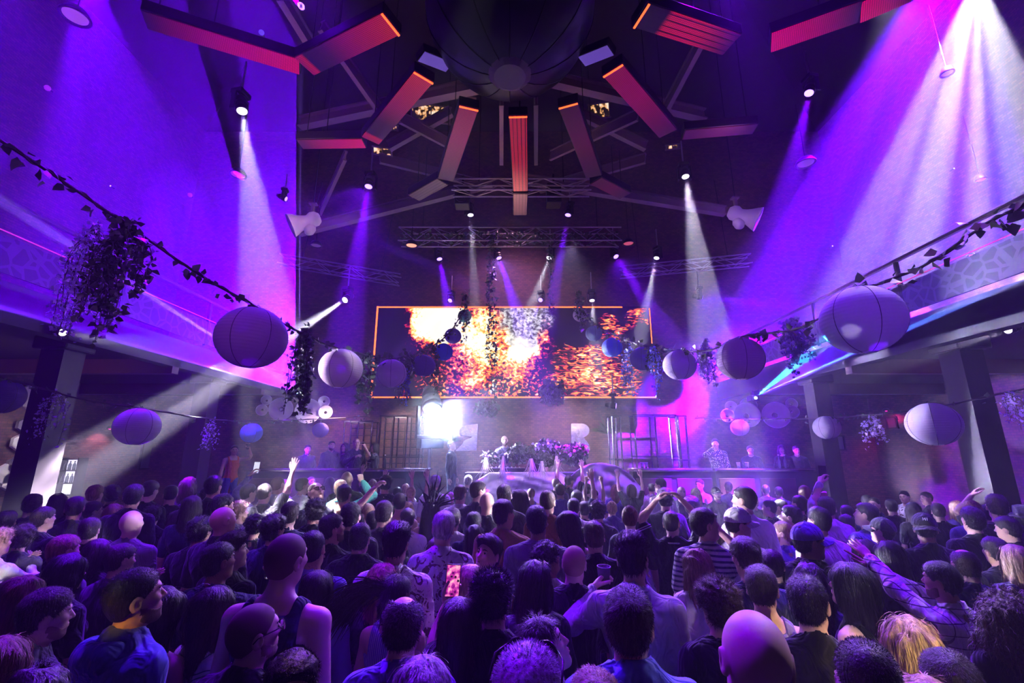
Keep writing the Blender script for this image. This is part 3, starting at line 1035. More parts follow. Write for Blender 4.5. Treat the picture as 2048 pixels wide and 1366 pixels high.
def add_hat(o, hat, to_head, seed):
    kind, colr = hat[0], hat[1]
    if kind in ('cap', 'backcap'):
        sgn = 1 if kind == 'cap' else -1
        xs, ys, zs = axis(-0.11, 0.11, 0.007, []), axis(-0.13, 0.13, 0.007, []), axis(1.64, 1.80, 0.007, [])
        P = np.stack(np.meshgrid(xs, ys, zs, indexing='ij'), -1)
        X, Y, Z = P[..., 0], P[..., 1], P[..., 2]
        F = d_ell(P, (0, 0.0, 1.675), (0.091, 0.112, 0.108))
        F = np.maximum(F, 1.672 + 0.06 * (Y * sgn) - Z)
        V, Q = nets(F.astype(np.float32), xs, ys, zs)
        h = add_mesh('cap', to_head(V), Q, m_cloth(colr), o)
        bm = bmesh.new()
        rows = []
        for j in range(7):
            t = j / 6
            row = []
            for i in range(15):
                a = (i / 14 - 0.5) * PI * 0.86
                r0x, r0y = 0.09, 0.11
                ex = 0.075 * t * math.cos(a) ** 0.6
                row.append((math.sin(a) * (r0x + 0.006 * t), sgn * (math.cos(a) * r0y + ex), 1.682 - 0.020 * t - 0.028 * abs(math.sin(a)) ** 2 * (1 if t > 0 else 1)))
            rows.append(row)
        for dz in (0, -0.005):
            vr = [[bm.verts.new((p[0], p[1], p[2] + dz)) for p in r] for r in rows]
            for A, B in zip(vr[:-1], vr[1:]):
                for i in range(14):
                    bm.faces.new((A[i], A[i + 1], B[i + 1], B[i]))
        b = bm_obj('brim', bm, m_cloth(colr), h, True)
        co = np.array([v.co[:] for v in b.data.vertices])
        b.data.vertices.foreach_set('co', to_head(co).astype(np.float32).ravel())
        bm = bmesh.new()
        bmesh.ops.create_uvsphere(bm, u_segments=8, v_segments=6, radius=0.008, matrix=Matrix.Translation((0, 0, 1.784)))
        b = bm_obj('button', bm, m_cloth(colr), h, True)
        co = np.array([v.co[:] for v in b.data.vertices])
        b.data.vertices.foreach_set('co', to_head(co).astype(np.float32).ravel())
        if len(hat) > 2:   # stitched mark on the panel towards the camera
            bm = bmesh.new()
            y0 = -0.117 * 1.0
            for a, b_ in hat[2]:
                cyl(bm, (a[0], y0 + 0.012 * (a[1] - 1.70) * 10, a[1]), (b_[0], y0 + 0.012 * (b_[1] - 1.70) * 10, b_[1]), 0.0028, seg=6)
            b = bm_obj('stitched_mark', bm, m_cloth('pale'), h)
            co = np.array([v.co[:] for v in b.data.vertices])
            b.data.vertices.foreach_set('co', to_head(co).astype(np.float32).ravel())
    elif kind == 'spikes':
        rs = np.random.RandomState(seed)
        bm = bmesh.new()
        for i in range(34):
            th = rs.rand() * 2 * PI
            ph = rs.rand() ** 0.7 * 1.25
            d = Vector((math.sin(ph) * math.cos(th), math.sin(ph) * math.sin(th) * 0.6, math.cos(ph)))
            p = Vector((0, -0.01, 1.67)) + Vector((d.x * 0.095, d.y * 0.11, d.z * 0.105))
            L = 0.12 + 0.24 * rs.rand() * (1.2 - ph * 0.5)
            mid = p + d * L * 0.5 + Vector((rs.normal() * 0.02, 0, rs.normal() * 0.02))
            tube(bm, [p, mid, p + d * L + Vector((rs.normal() * 0.03, 0, rs.normal() * 0.02))], [0.02, 0.012, 0.0012], 6)
        e = bm_obj('headdress', bm, m_cloth('black'), o, True)
        co = np.array([v.co[:] for v in e.data.vertices])
        e.data.vertices.foreach_set('co', to_head(co).astype(np.float32).ravel())
        bm = bmesh.new()
        for i in range(40):
            th = rs.rand() * 2 * PI
            ph = rs.rand() * 1.3
            d = Vector((math.sin(ph) * math.cos(th), math.sin(ph) * math.sin(th), math.cos(ph)))
            M = Matrix.Translation(Vector((0, -0.01, 1.67)) + Vector((d.x * 0.10, d.y * 0.115, d.z * 0.11))) @ Matrix.Rotation(rs.rand() * 6, 4, 'Z')
            bmesh.ops.create_icosphere(bm, subdivisions=1, radius=0.016 + 0.014 * rs.rand(), matrix=M)
        f = bm_obj('feathers', bm, m_cloth('charcoal'), e, True)
        co = np.array([v.co[:] for v in f.data.vertices])
        f.data.vertices.foreach_set('co', to_head(co).astype(np.float32).ravel())
    elif kind == 'hat':
        bm = bmesh.new()
        lathe(bm, [(0.0, 1.80), (0.05, 1.80), (0.085, 1.785), (0.093, 1.70), (0.15, 1.692), (0.152, 1.686), (0.09, 1.69)], 28)
        e = bm_obj('hat', bm, m_cloth(colr), o, True)
        co = np.array([v.co[:] for v in e.data.vertices])
        e.data.vertices.foreach_set('co', to_head(co).astype(np.float32).ravel())

def add_flying_hair(o, to_head, hairc, seed):
    """A ponytail swung out to one side."""
    rs = np.random.RandomState(seed)
    n, k = 700, 9
    root = np.array((-0.03, -0.09, 1.70)) + rs.normal(size=(n, 3)) * 0.014
    off = rs.normal(size=(n, 3)) * np.array((0.03, 0.035, 0.045))
    Ls = 0.27 + 0.10 * rs.rand(n, 1)
    path = []
    for s in range(k):
        t = s / (k - 1)
        c = root + np.array((-1.0, -0.12, 0)) * Ls * t + np.array((0, 0, 1)) * (0.03 * math.sin(t * 2.2) - 0.22 * t * t) + off * t * 1.3 + rs.normal(size=(n, 3)) * 0.002
        path.append(c)
    SV = []
    wd = 0.0035 * (0.5 + rs.rand(n, 1))
    for s in range(k):
        d = path[min(s + 1, k - 1)] - path[max(s - 1, 0)]
        W = np.cross(d, rs.normal(size=(n, 3)) * 0.3 + np.array((0, -1, 0.3)))
        W /= np.linalg.norm(W, axis=1, keepdims=True) + 1e-9
        ww = wd * (1 - 0.7 * s / (k - 1))
        SV += [path[s] - W * ww, path[s] + W * ww]
    SV = np.stack(SV, 1).reshape(-1, 3)
    base = np.arange(n)[:, None] * (2 * k)
    SQ = np.concatenate([base + np.array((2 * s, 2 * s + 1, 2 * s + 3, 2 * s + 2)) for s in range(k - 1)])
    add_mesh('ponytail', to_head(SV), SQ, m_hair(hairc), o)
# ------------------------------------------------------------------ the hall
random.seed(7)
XW, YB, YF = 10.6, 13.6, -4.6
XB = 6.15          # front of the side balconies
ZS = 3.85          # underside of the balconies

def struct(name, bm, m, smooth=False):
    return tag(bm_obj(name, bm, m, None, smooth), kind='structure')

def brick_mat():
    m = mat('brick', (0.1, 0.06, 0.06), 0.8)
    nt = m.node_tree
    b = nt.nodes['Principled BSDF']
    tc = nd(nt, 'ShaderNodeTexCoord')
    sp = nd(nt, 'ShaderNodeSeparateXYZ')
    nt.links.new(tc.outputs['Object'], sp.inputs[0])
    u = math_n(nt, 'ADD', sp.outputs['X'], sp.outputs['Y'])
    cb = nd(nt, 'ShaderNodeCombineXYZ')
    nt.links.new(u, cb.inputs[0])
    nt.links.new(sp.outputs['Z'], cb.inputs[1])
    br = nd(nt, 'ShaderNodeTexBrick')
    br.inputs['Scale'].default_value = 4.4
    br.inputs['Color1'].default_value = (0.16, 0.075, 0.06, 1)
    br.inputs['Color2'].default_value = (0.085, 0.045, 0.045, 1)
    br.inputs['Mortar'].default_value = (0.05, 0.042, 0.045, 1)
    br.inputs['Mortar Size'].default_value = 0.02
    nt.links.new(cb.outputs[0], br.inputs['Vector'])
    nt.links.new(br.outputs['Color'], b.inputs['Base Color'])
    bp = nd(nt, 'ShaderNodeBump')
    bp.invert = True
    bp.inputs['Strength'].default_value = 0.6
    bp.inputs['Distance'].default_value = 0.02
    nt.links.new(br.outputs['Fac'], bp.inputs['Height'])
    nt.links.new(bp.outputs['Normal'], b.inputs['Normal'])
    return m

M_BRICK = brick_mat()
M_FLOOR = mat('floor', (0.03, 0.03, 0.035), 0.35, bump=(6, 0.2, 0.01))
M_CEIL = mat('ceiling', (0.022, 0.016, 0.019), 0.9)
M_STEEL = mat('painted steel', (0.2, 0.14, 0.15), 0.55)
M_DARK = mat('dark paint', (0.010, 0.008, 0.011), 0.6)
M_BLACK = mat('black metal', (0.012, 0.012, 0.014), 0.4, metal=0.4)
M_CHROME = mat('chrome', (0.75, 0.75, 0.78), 0.12, metal=1.0)
M_ALU = mat('aluminium', (0.42, 0.37, 0.37), 0.35, metal=0.9)
M_WHITE = mat('white plastic', (0.72, 0.68, 0.72), 0.45)
M_WOOD = mat('dark wood', (0.06, 0.025, 0.02), 0.4, bump=(20, 0.2, 0.004))
M_LED_OR = mat('orange led', (0.1, 0.02, 0.0), 0.5, emit=(1.0, 0.11, 0.02), es=2.4)
M_LED_PK = mat('pink led', (0.1, 0.02, 0.04), 0.5, emit=(1.0, 0.05, 0.3), es=0.6)

bm = bmesh.new(); box(bm, (0, (YB + YF) / 2, -0.1), (2 * XW + 0.4, YB - YF + 0.4, 0.2)); struct('floor', bm, M_FLOOR)
bm = bmesh.new(); box(bm, (0, YB + 0.1, 6.5), (2 * XW + 0.4, 0.2, 13.0)); struct('wall_back', bm, M_BRICK)
bm = bmesh.new(); box(bm, (0, YF - 0.1, 6.5), (2 * XW + 0.4, 0.2, 13.0)); struct('wall_front', bm, M_DARK)
bm = bmesh.new(); box(bm, (-XW - 0.1, (YB + YF) / 2, 6.5), (0.2, YB - YF, 13.0)); struct('wall_left', bm, M_BRICK)
bm = bmesh.new(); box(bm, (XW + 0.1, (YB + YF) / 2, 6.5), (0.2, YB - YF, 13.0)); struct('wall_right', bm, M_BRICK)
# hipped timber roof over the hall
bm = bmesh.new()
base = [(-XW - .2, YF - .2, 13.0), (XW + .2, YF - .2, 13.0), (XW + .2, YB + .2, 13.0), (-XW - .2, YB + .2, 13.0)]
peak = [(-2, 3.5, 15.0), (2, 3.5, 15.0), (2, 6.0, 15.0), (-2, 6.0, 15.0)]
vb = [bm.verts.new(p) for p in base]; vp = [bm.verts.new(p) for p in peak]
vo = [bm.verts.new((p[0], p[1], p[2] + 0.25)) for p in base]; vq = [bm.verts.new((p[0], p[1], p[2] + 0.25)) for p in peak]
for i in range(4):
    j = (i + 1) % 4
    bm.faces.new((vb[i], vb[j], vp[j], vp[i])); bm.faces.new((vo[j], vo[i], vq[i], vq[j])); bm.faces.new((vb[j], vb[i], vo[i], vo[j]))
bm.faces.new(vp); bm.faces.new(vq[::-1])
struct('ceiling', bm, M_CEIL)

# roof beams that show between the light panels: (start pixel, depth) -> (end pixel, depth), depth of section
def roof_z(x, y):
    dx = (XW - abs(x)) / (XW - 2); dy = min((y - YF) / (3.5 - YF), (YB - y) / (YB - 6.0))
    return 9.0 + 3.6 * max(0, min(1, min(dx, dy)))
BEAMS = [((600, 470), 10.6, (985, 372), 10.0, .30), ((1450, 430), 10.6, (1050, 366), 10.0, .30), ((760, 325), 9.2, (985, 380), 11.2, .16), ((1290, 325), 9.2, (1080, 385), 11.2, .16),
         ((600, 255), 8.2, (960, 180), 7.0, .30), ((1410, 240), 8.2, (1090, 165), 7.0, .30), ((905, 230), 8.4, (780, 300), 8.8, .2), ((1150, 230), 8.4, (1290, 300), 8.8, .2),
         ((640, 60), 6.0, (760, 230), 7.6, .16), ((1420, 60), 6.0, (1330, 230), 7.6, .16), ((1003, 210), 7.6, (1003, 330), 9.4, .16), ((1072, 210), 7.6, (1072, 330), 9.4, .16),
         ((800, 245), 7.4, (905, 300), 9.0, .12), ((1275, 240), 7.4, (1100, 320), 9.2, .12), ((690, 320), 8.6, (640, 430), 11.0, .14), ((560, 0), 5.4, (640, 130), 6.8, .2)]
for (a, ya, b, yb, w) in BEAMS:
    A, B = at(*a, ya), at(*b, yb)
    bm = bmesh.new()
    d = (B - A)
    box(bm, (A + B) / 2, (w * 0.55, d.length, 0.03), face_mat(d))
    up = face_mat(d) @ Vector((0, 0, 1))
    box(bm, (A + B) / 2 + up * 0.11, (0.03, d.length, 0.2), face_mat(d))
    box(bm, (A + B) / 2 + up * 0.22, (w * 0.55, d.length, 0.03), face_mat(d))
    struct('roof_beam', bm, M_STEEL)

# orange reflections under the roof, painted as glowing speckle on framed panes
def glint_mat():
    m = mat('painted roof glints', (0.02, 0.015, 0.01), 0.3)
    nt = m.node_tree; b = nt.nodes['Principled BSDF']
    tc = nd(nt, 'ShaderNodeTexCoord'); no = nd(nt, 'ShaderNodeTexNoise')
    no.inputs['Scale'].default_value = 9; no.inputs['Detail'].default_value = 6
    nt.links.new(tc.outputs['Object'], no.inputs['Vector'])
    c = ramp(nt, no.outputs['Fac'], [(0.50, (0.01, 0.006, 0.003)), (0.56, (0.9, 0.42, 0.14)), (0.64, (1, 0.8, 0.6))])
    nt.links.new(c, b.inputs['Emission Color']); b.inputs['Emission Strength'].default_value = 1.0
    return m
M_GLINT = glint_mat()
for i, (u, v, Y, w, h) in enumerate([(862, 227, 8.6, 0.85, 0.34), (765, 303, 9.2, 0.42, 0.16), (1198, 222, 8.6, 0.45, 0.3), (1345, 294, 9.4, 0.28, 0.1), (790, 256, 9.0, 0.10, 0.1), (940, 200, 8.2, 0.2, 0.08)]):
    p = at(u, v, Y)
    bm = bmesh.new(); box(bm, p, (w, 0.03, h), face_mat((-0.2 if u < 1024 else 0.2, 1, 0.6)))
    o = struct('window_%d' % (i + 1), bm, M_GLINT)
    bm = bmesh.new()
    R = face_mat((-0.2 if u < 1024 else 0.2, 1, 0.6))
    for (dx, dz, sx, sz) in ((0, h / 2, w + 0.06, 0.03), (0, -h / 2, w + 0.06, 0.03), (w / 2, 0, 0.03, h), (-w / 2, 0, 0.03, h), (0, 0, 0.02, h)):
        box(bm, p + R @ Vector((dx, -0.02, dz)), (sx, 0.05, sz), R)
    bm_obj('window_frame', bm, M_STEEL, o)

# ---- side balconies on columns
def lattice_mat():
    m = mat('cut screen', (0.05, 0.035, 0.06), 0.5)
    nt = m.node_tree; b = nt.nodes['Principled BSDF']
    tc = nd(nt, 'ShaderNodeTexCoord'); vo = nd(nt, 'ShaderNodeTexVoronoi', feature='DISTANCE_TO_EDGE')
    vo.inputs['Scale'].default_value = 5.5
    nt.links.new(tc.outputs['Object'], vo.inputs['Vector'])
    nt.links.new(ramp(nt, vo.outputs['Distance'], [(0, (0.06, 0.045, 0.075)), (0.08, (0.06, 0.045, 0.075)), (0.1, (0.012, 0.01, 0.016))], 'LINEAR'), b.inputs['Base Color'])
    return m
M_LAT = lattice_mat()
for s, side in ((-1, 'left'), (1, 'right')):
    bm = bmesh.new()
    box(bm, (s * (XB + XW) / 2, (YB + YF) / 2, ZS + 0.15), (XW - XB, YB - YF, 0.3))
    box(bm, (s * (XB + 0.10), (YB + YF) / 2, ZS + 0.12), (0.2, YB - YF, 0.5))
    struct('slab_' + side, bm, M_DARK)
    r = empty('balcony_railing', (s * (XB + 0.1), 0, ZS + 0.45))
    tag(r, 'dark balcony railing with cut-out screen and pink led line, %s side' % side, 'railing')
    bm = bmesh.new(); box(bm, (0, 4.5, 0.27), (0.03, 18.0, 0.46)); bm_obj('lattice_screen', bm, M_LAT, r)
    bm = bmesh.new(); box(bm, (0, 4.5, 0.93), (0.07, 18.0, 0.05), bev=0.012); bm_obj('handrail', bm, M_WOOD, r)
    bm = bmesh.new(); box(bm, (-s * 0.03, 4.5, 0.54), (0.015, 18.0, 0.012)); bm_obj('led_line', bm, M_LED_PK, r)
    for i in range(9):
        bm = bmesh.new(); box(bm, (0, -3.6 + i * 2.1, 0.46), (0.05, 0.05, 0.92)); bm_obj('post', bm, M_BLACK, r)
    for j, y in enumerate((6.6, 9.9)):
        bm = bmesh.new(); box(bm, (s * 6.65, y, ZS / 2), (0.34, 0.34, ZS)); box(bm, (s * 6.65, y, ZS - 0.1), (0.5, 0.5, 0.2), bev=0.03); box(bm, (s * 6.65, y, 0.15), (0.46, 0.46, 0.3), bev=0.03)
        struct('column_%s' % side, bm, mat('column paint', (0.02, 0.011, 0.014), 0.5))
    for y in (2.2, 5.0, 8.2, 11.2):
        bm = bmesh.new(); box(bm, (s * (XB + XW) / 2, y, ZS - 0.13), (XW - XB, 0.16, 0.26)); struct('beam_' + side, bm, M_WOOD)

# ------------------------------------------------------------------ stage end
SZ = 0.75
bm = bmesh.new(); box(bm, (0, 11.98, SZ / 2), (16.4, 3.16, SZ)); tag(bm_obj('stage_platform', bm, M_DARK), 'dark raised platform across the end of the hall under the screen', 'stage')
def counter(u0, u1, label):
    x0, x1 = at(u0, 935, 10.6).x, at(u1, 935, 10.6).x
    r = empty('bar_counter', ((x0 + x1) / 2, 10.62, SZ)); w = x1 - x0
    tag(r, label, 'counter')
    bm = bmesh.new(); box(bm, (0, 0, 0.52), (w, 0.3, 1.04)); bm_obj('counter_front', bm, M_DARK, r)
    bm = bmesh.new(); box(bm, (0, 0, 1.08), (w + 0.06, 0.42, 0.05), bev=0.01); bm_obj('counter_top', bm, mat('polished top', (0.12, 0.08, 0.1), 0.2), r)
    bm = bmesh.new(); box(bm, (0, -0.235, 1.06), (w, 0.02, 0.03)); bm_obj('steel_edge', bm, M_CHROME, r)
    for i in range(max(2, int(w / 0.9))):
        bm = bmesh.new(); box(bm, (-w / 2 + 0.45 + i * 0.9, -0.16, 0.5), (0.78, 0.02, 0.8), bev=0.008); bm_obj('front_panel', bm, M_WOOD, r)
    return r
counter(500, 858, 'long dark bar counter with bright edge left of the stage')
counter(1262, 1415, 'short dark counter with bright edge right of the stage')
counter(1425, 1640, 'dark counter below the right balcony with people behind it')

# LED wall
def screen_mat():
    m = bpy.data.materials.new('fire picture'); m.use_nodes = True
    nt = m.node_tree; b = nt.nodes['Principled BSDF']
    b.inputs['Base Color'].default_value = (0.01, 0.008, 0.01, 1); b.inputs['Roughness'].default_value = 0.5
    tc = nd(nt, 'ShaderNodeTexCoord'); sp = nd(nt, 'ShaderNodeSeparateXYZ')
    nt.links.new(tc.outputs['Generated'], sp.inputs[0])
    X0, Z0 = sp.outputs['X'], sp.outputs['Z']
    def noise(scale, detail, dist, sx=3.0, sz=1.0, off=0.0):
        mp = nd(nt, 'ShaderNodeMapping'); mp.inputs['Scale'].default_value = (sx, 1, sz); mp.inputs['Location'].default_value = (off, off, off)
        nt.links.new(tc.outputs['Generated'], mp.inputs[0])
        n = nd(nt, 'ShaderNodeTexNoise'); n.inputs['Scale'].default_value = scale; n.inputs['Detail'].default_value = detail; n.inputs['Distortion'].default_value = dist
        nt.links.new(mp.outputs[0], n.inputs['Vector']); return n.outputs['Fac']
    nl, nf, nw = noise(3.0, 3, 0.4), noise(26, 5, 0.6, 3.0, 1.2), noise(11, 4, 2.2, 2.2, 2.6, 3.1)
    wa, wb = noise(5, 4, 0.3, 3.0, 1.0, 7.0), noise(5, 4, 0.3, 3.0, 1.0, 13.0)
    X = math_n(nt, 'ADD', X0, math_n(nt, 'MULTIPLY', math_n(nt, 'SUBTRACT', wa, 0.5), 0.16)); Z = math_n(nt, 'ADD', Z0, math_n(nt, 'MULTIPLY', math_n(nt, 'SUBTRACT', wb, 0.5), 0.55))
    def blob(cx, cz, rx, rz):
        a = math_n(nt, 'POWER', math_n(nt, 'ABSOLUTE', math_n(nt, 'DIVIDE', math_n(nt, 'SUBTRACT', X, cx), rx)), 2)
        c = math_n(nt, 'POWER', math_n(nt, 'ABSOLUTE', math_n(nt, 'DIVIDE', math_n(nt, 'SUBTRACT', Z, cz), rz)), 2)
        return math_n(nt, 'SUBTRACT', 1.0, math_n(nt, 'SQRT', math_n(nt, 'ADD', a, c)))
    def mx(*s):
        o = s[0]
        for q in s[1:]:
            o = math_n(nt, 'MAXIMUM', o, q)
        return o
    main = mx(blob(.22, .85, .13, .55), blob(.36, .62, .19, .62), blob(.53, .62, .12, .62))
    side = mx(blob(.79, .20, .19, .30), blob(.78, .46, .14, .10), blob(.87, .78, .07, .17), blob(.965, .88, .045, .14))
    low = blob(.42, .10, .32, .30)
    nfs = math_n(nt, 'SUBTRACT', nf, 0.5); nls = math_n(nt, 'SUBTRACT', nl, 0.5)
    e1 = math_n(nt, 'ADD', math_n(nt, 'MULTIPLY', main, 1.05), math_n(nt, 'MULTIPLY', nfs, 2.6))
    e1 = math_n(nt, 'ADD', e1, math_n(nt, 'MULTIPLY', nls, 2.2))
    e1 = math_n(nt, 'MULTIPLY', e1, math_n(nt, 'MULTIPLY', main, 5.0, clamp=True))
    e2 = math_n(nt, 'ADD', math_n(nt, 'MULTIPLY', side, 0.62), math_n(nt, 'MULTIPLY', math_n(nt, 'SUBTRACT', nw, 0.505), 3.2))
    e2 = math_n(nt, 'MULTIPLY', e2, math_n(nt, 'MULTIPLY', side, 8.0, clamp=True))
    e3 = math_n(nt, 'ADD', math_n(nt, 'MULTIPLY', low, 0.35), math_n(nt, 'MULTIPLY', math_n(nt, 'SUBTRACT', nf, 0.54), 4.6))
    e3 = math_n(nt, 'MULTIPLY', e3, math_n(nt, 'MULTIPLY', low, 6.0, clamp=True))
    core = math_n(nt, 'MULTIPLY', math_n(nt, 'MAXIMUM', blob(.54, .60, .06, .22), 0.0), 1.4)
    core = math_n(nt, 'MAXIMUM', core, math_n(nt, 'MULTIPLY', blob(.23, .86, .13, .36), 1.7))
    val = math_n(nt, 'ADD', mx(e1, e2, e3), core)
    col = ramp(nt, val, [(0.05, (0, 0, 0)), (0.17, (0.16, 0.0, 0.02)), (0.30, (0.72, 0.01, 0.05)), (0.42, (1.0, 0.16, 0.01)), (0.60, (1.0, 0.50, 0.03)), (0.82, (1.0, 0.80, 0.30)), (1.0, (1.0, 0.95, 0.75))])
    gm = math_n(nt, 'MULTIPLY', math_n(nt, 'SUBTRACT', blob(.54, .88, .12, .36), 0.1), 3.0, clamp=True)
    mixn = nd(nt, 'ShaderNodeMix', data_type='RGBA')
    nt.links.new(gm, mixn.inputs[0]); nt.links.new(col, mixn.inputs[6])
    nt.links.new(ramp(nt, nf, [(0.40, (0.05, 0.04, 0.04)), (0.50, (0.30, 0.29, 0.28)), (0.6, (0.68, 0.66, 0.64))]), mixn.inputs[7])
    nt.links.new(mixn.outputs[2], b.inputs['Emission Color']); b.inputs['Emission Strength'].default_value = 1.25
    return m
YS = 12.7
x0, x1 = at(749, 700, YS).x, at(1305, 700, YS).x
z0, z1 = at(1027, 796, YS).z, at(1027, 613, YS).z
r = empty('led_screen', ((x0 + x1) / 2, YS, z0))
tag(r, 'wide led screen with fiery orange and white picture above the stage', 'screen')
bm = bmesh.new(); box(bm, (0, 0, (z1 - z0) / 2), (x1 - x0 - 0.12, 0.02, z1 - z0 - 0.1)); bm_obj('display', bm, screen_mat(), r)
bm = bmesh.new(); box(bm, (0, 0.1, (z1 - z0) / 2), (x1 - x0 + 0.02, 0.16, z1 - z0 + 0.02)); bm_obj('cabinet', bm, M_BLACK, r)
M_BAR = mat('amber led', (0.1, 0.02, 0), 0.5, emit=(1.0, 0.13, 0.02), es=3.2)
bm = bmesh.new()
w, h = x1 - x0, z1 - z0
for c, sz in (((0, 0, 0.02), (w, 0.03, 0.035)), ((-w * 0.18, 0, h - 0.02), (w * 0.64, 0.03, 0.03)), ((w * 0.22, 0, h - 0.02), (w * 0.36, 0.03, 0.03)), ((-w / 2, 0, h / 2), (0.04, 0.03, h)), ((w / 2, 0, h * 0.62), (0.02, 0.03, h * 0.72))):
    box(bm, c, sz)
bm_obj('lit_border', bm, M_BAR, r)

# mirror letters either side of the DJ
def extrude_px(name, pts, Y, dep, m, label, cat):
    P = [at(u, v, Y) for u, v in pts]
    bm = bmesh.new()
    a = [bm.verts.new((p.x, p.y, p.z)) for p in P]; b = [bm.verts.new((p.x, p.y + dep, p.z)) for p in P]
    bm.faces.new(a); bm.faces.new(b[::-1])
    for i in range(len(P)):
        j = (i + 1) % len(P)
        bm.faces.new((a[j], a[i], b[i], b[j]))
    bmesh.ops.recalc_face_normals(bm, faces=bm.faces)
    return tag(bm_obj(name, bm, m), label, cat)
M_MIR = mat('wavy mirror', (0.6, 0.58, 0.68), 0.25, metal=0.75, bump=(2.2, 0.6, 0.2))
def arc(cx, cy, rx, ry, a0, a1, n=10):
    return [(cx + rx * math.cos(math.radians(a0 + (a1 - a0) * i / n)), cy + ry * math.sin(math.radians(a0 + (a1 - a0) * i / n))) for i in range(n + 1)]
extrude_px('mirror_letter', [(1142, 847)] + arc(1163, 861, 16, 14, -90, 75) + [(1169, 875)] + arc(1160, 901, 20, 25, -60, 0) + [(1143, 901)], 12.3, 0.16, M_MIR, 'mirrored letter shape with two bulges to the right of the DJ', 'letter')
extrude_px('mirror_letter', [(956, 848), (953, 901), (911, 902)] + arc(938, 887, 12, 9, 180, 260, 5) + [(945, 874)] + arc(938, 864, 20, 14, 150, 230, 6) + [(934, 850)], 12.3, 0.16, M_MIR, 'mirrored letter shape with a straight right edge left of the DJ', 'letter')

# DJ booth with crumpled drapes and plants
x0, x1 = at(930, 920, 10.75).x, at(1170, 920, 10.75).x
r = empty('dj_booth', ((x0 + x1) / 2, 10.9, SZ)); w = x1 - x0
tag(r, 'dj booth covered in crumpled violet lit cloth below the screen', 'dj booth')
bm = bmesh.new(); box(bm, (0, 0.15, 0.5), (w, 0.6, 1.0)); bm_obj('table', bm, M_BLACK, r)
def crumple(name, w, h, d, m, parent, loc, seed, label=None):
    n, k = 44, 26
    bm = bmesh.new(); V = []
    P = np.array([((i / n - 0.5) * w, 0, j / k * h) for j in range(k + 1) for i in range(n + 1)])
    q = d * (np.abs(wob(P, seed, 9)) * 0.6 + np.abs(wob(P, seed + 1, 22)) * 0.35 + 0.12 * wob(P, seed + 2, 50))
    for p, o in zip(P, q):
        e = 1 - abs(p[0]) / (w / 2)
        hz = p[2] * ((0.62 + 0.38 * min(1, e * 2.2)) if parent is not None else (0.12 + 0.88 * math.sqrt(max(0.0, 1 - (2 * p[0] / w) ** 2))))
        V.append(bm.verts.new((p[0], -o - 0.18 * (1 - p[2] / h), hz)))
    for j in range(k):
        for i in range(n):
            a = j * (n + 1) + i
            bm.faces.new((V[a], V[a + 1], V[a + n + 2], V[a + n + 1]))
    o = bm_obj(name, bm, m, parent, True); o.location = loc
    md = o.modifiers.new('t', 'SOLIDIFY'); md.thickness = 0.008
    return o
M_FAB = mat('crumpled fabric', (0.55, 0.5, 0.62), 0.4, sheen=0.3)
crumple('drape', w * 1.05, 1.02, 0.16, M_FAB, r, (0, -0.2, 0.0), 4)
c = at(1215, 955, 10.5)
o = crumple('fabric_mound', 2.0, 1.25, 0.3, M_FAB, None, (at(1200, 950, 10.3).x, 10.3, SZ - 0.02), 9)
tag(o, 'crumpled pale cloth mound lit violet right of the dj booth', 'cloth')
bm = bmesh.new(); box(bm, (0, 0, 0.05), (0.9, 0.34, 0.1), bev=0.01)
o = bm_obj('dj_mixer', bm, M_BLACK); o.location = (at(1012, 900, 11).x, 11.05, SZ + 1.0)
for i in range(8):
    bm = bmesh.new(); cyl(bm, (0, 0, 0), (0, 0, 0.03), 0.018, 0.015, 10); k = bm_obj('knob', bm, M_ALU, o); k.location = (-0.32 + 0.09 * i, -0.05, 0.1)
tag(o, 'black dj mixer on the booth in front of the bald DJ', 'mixer')

# ------------------------------------------------------------------ plants, garlands and lanterns
def leaf_np(rs, n, size):
    """n small pointed leaves: (n,6,3) points and quads."""
    L = size * (0.6 + 0.8 * rs.rand(n, 1))
    d = rs.normal(size=(n, 3)) + np.array((0, 0, -0.5)); d /= np.linalg.norm(d, axis=1, keepdims=True)
    w = np.cross(d, rs.normal(size=(n, 3))); w /= np.linalg.norm(w, axis=1, keepdims=True)
    nn = np.cross(d, w)
    z = np.zeros((n, 3))
    pts = [z, d * L * 0.32 + w * L * 0.42 + nn * L * 0.12, d * L * 0.42, d * L * 0.32 - w * L * 0.42 + nn * L * 0.12, d * L * 0.72 + w * L * 0.22, d * L * 1.05, d * L * 0.72 - w * L * 0.22]
    return np.stack(pts, 1)
LEAFQ = [(0, 1, 4, 2), (0, 2, 6, 3), (2, 4, 5, 6)]
def leaves_mesh(name, centers, size, seed, m, parent=None):
    rs = np.random.RandomState(seed)
    C = np.asarray(centers, float); n = len(C)
    V = (leaf_np(rs, n, size) + C[:, None, :]).reshape(-1, 3)
    b = np.arange(n)[:, None] * 7
    Q = np.concatenate([b + np.array(q) for q in LEAFQ])
    o = add_mesh(name, V, Q, m, parent, False)
    return o
M_LEAF = mat('ivy leaf', (0.06, 0.10, 0.04), 0.45)
M_LEAF_LIT = mat('lit leaf', (0.32, 0.42, 0.14), 0.45)  # leaf colour with the light on the right garland put in
M_WIST = mat('wisteria bloom', (0.55, 0.45, 0.75), 0.6)
M_BLUEB = mat('blue bloom', (0.25, 0.3, 0.75), 0.6)
M_PINKB = mat('pink bloom', (0.75, 0.12, 0.42), 0.6)
M_STEM = mat('stem', (0.04, 0.03, 0.02), 0.7)
M_DRY = mat('dried grass', (0.5, 0.46, 0.38), 0.7)

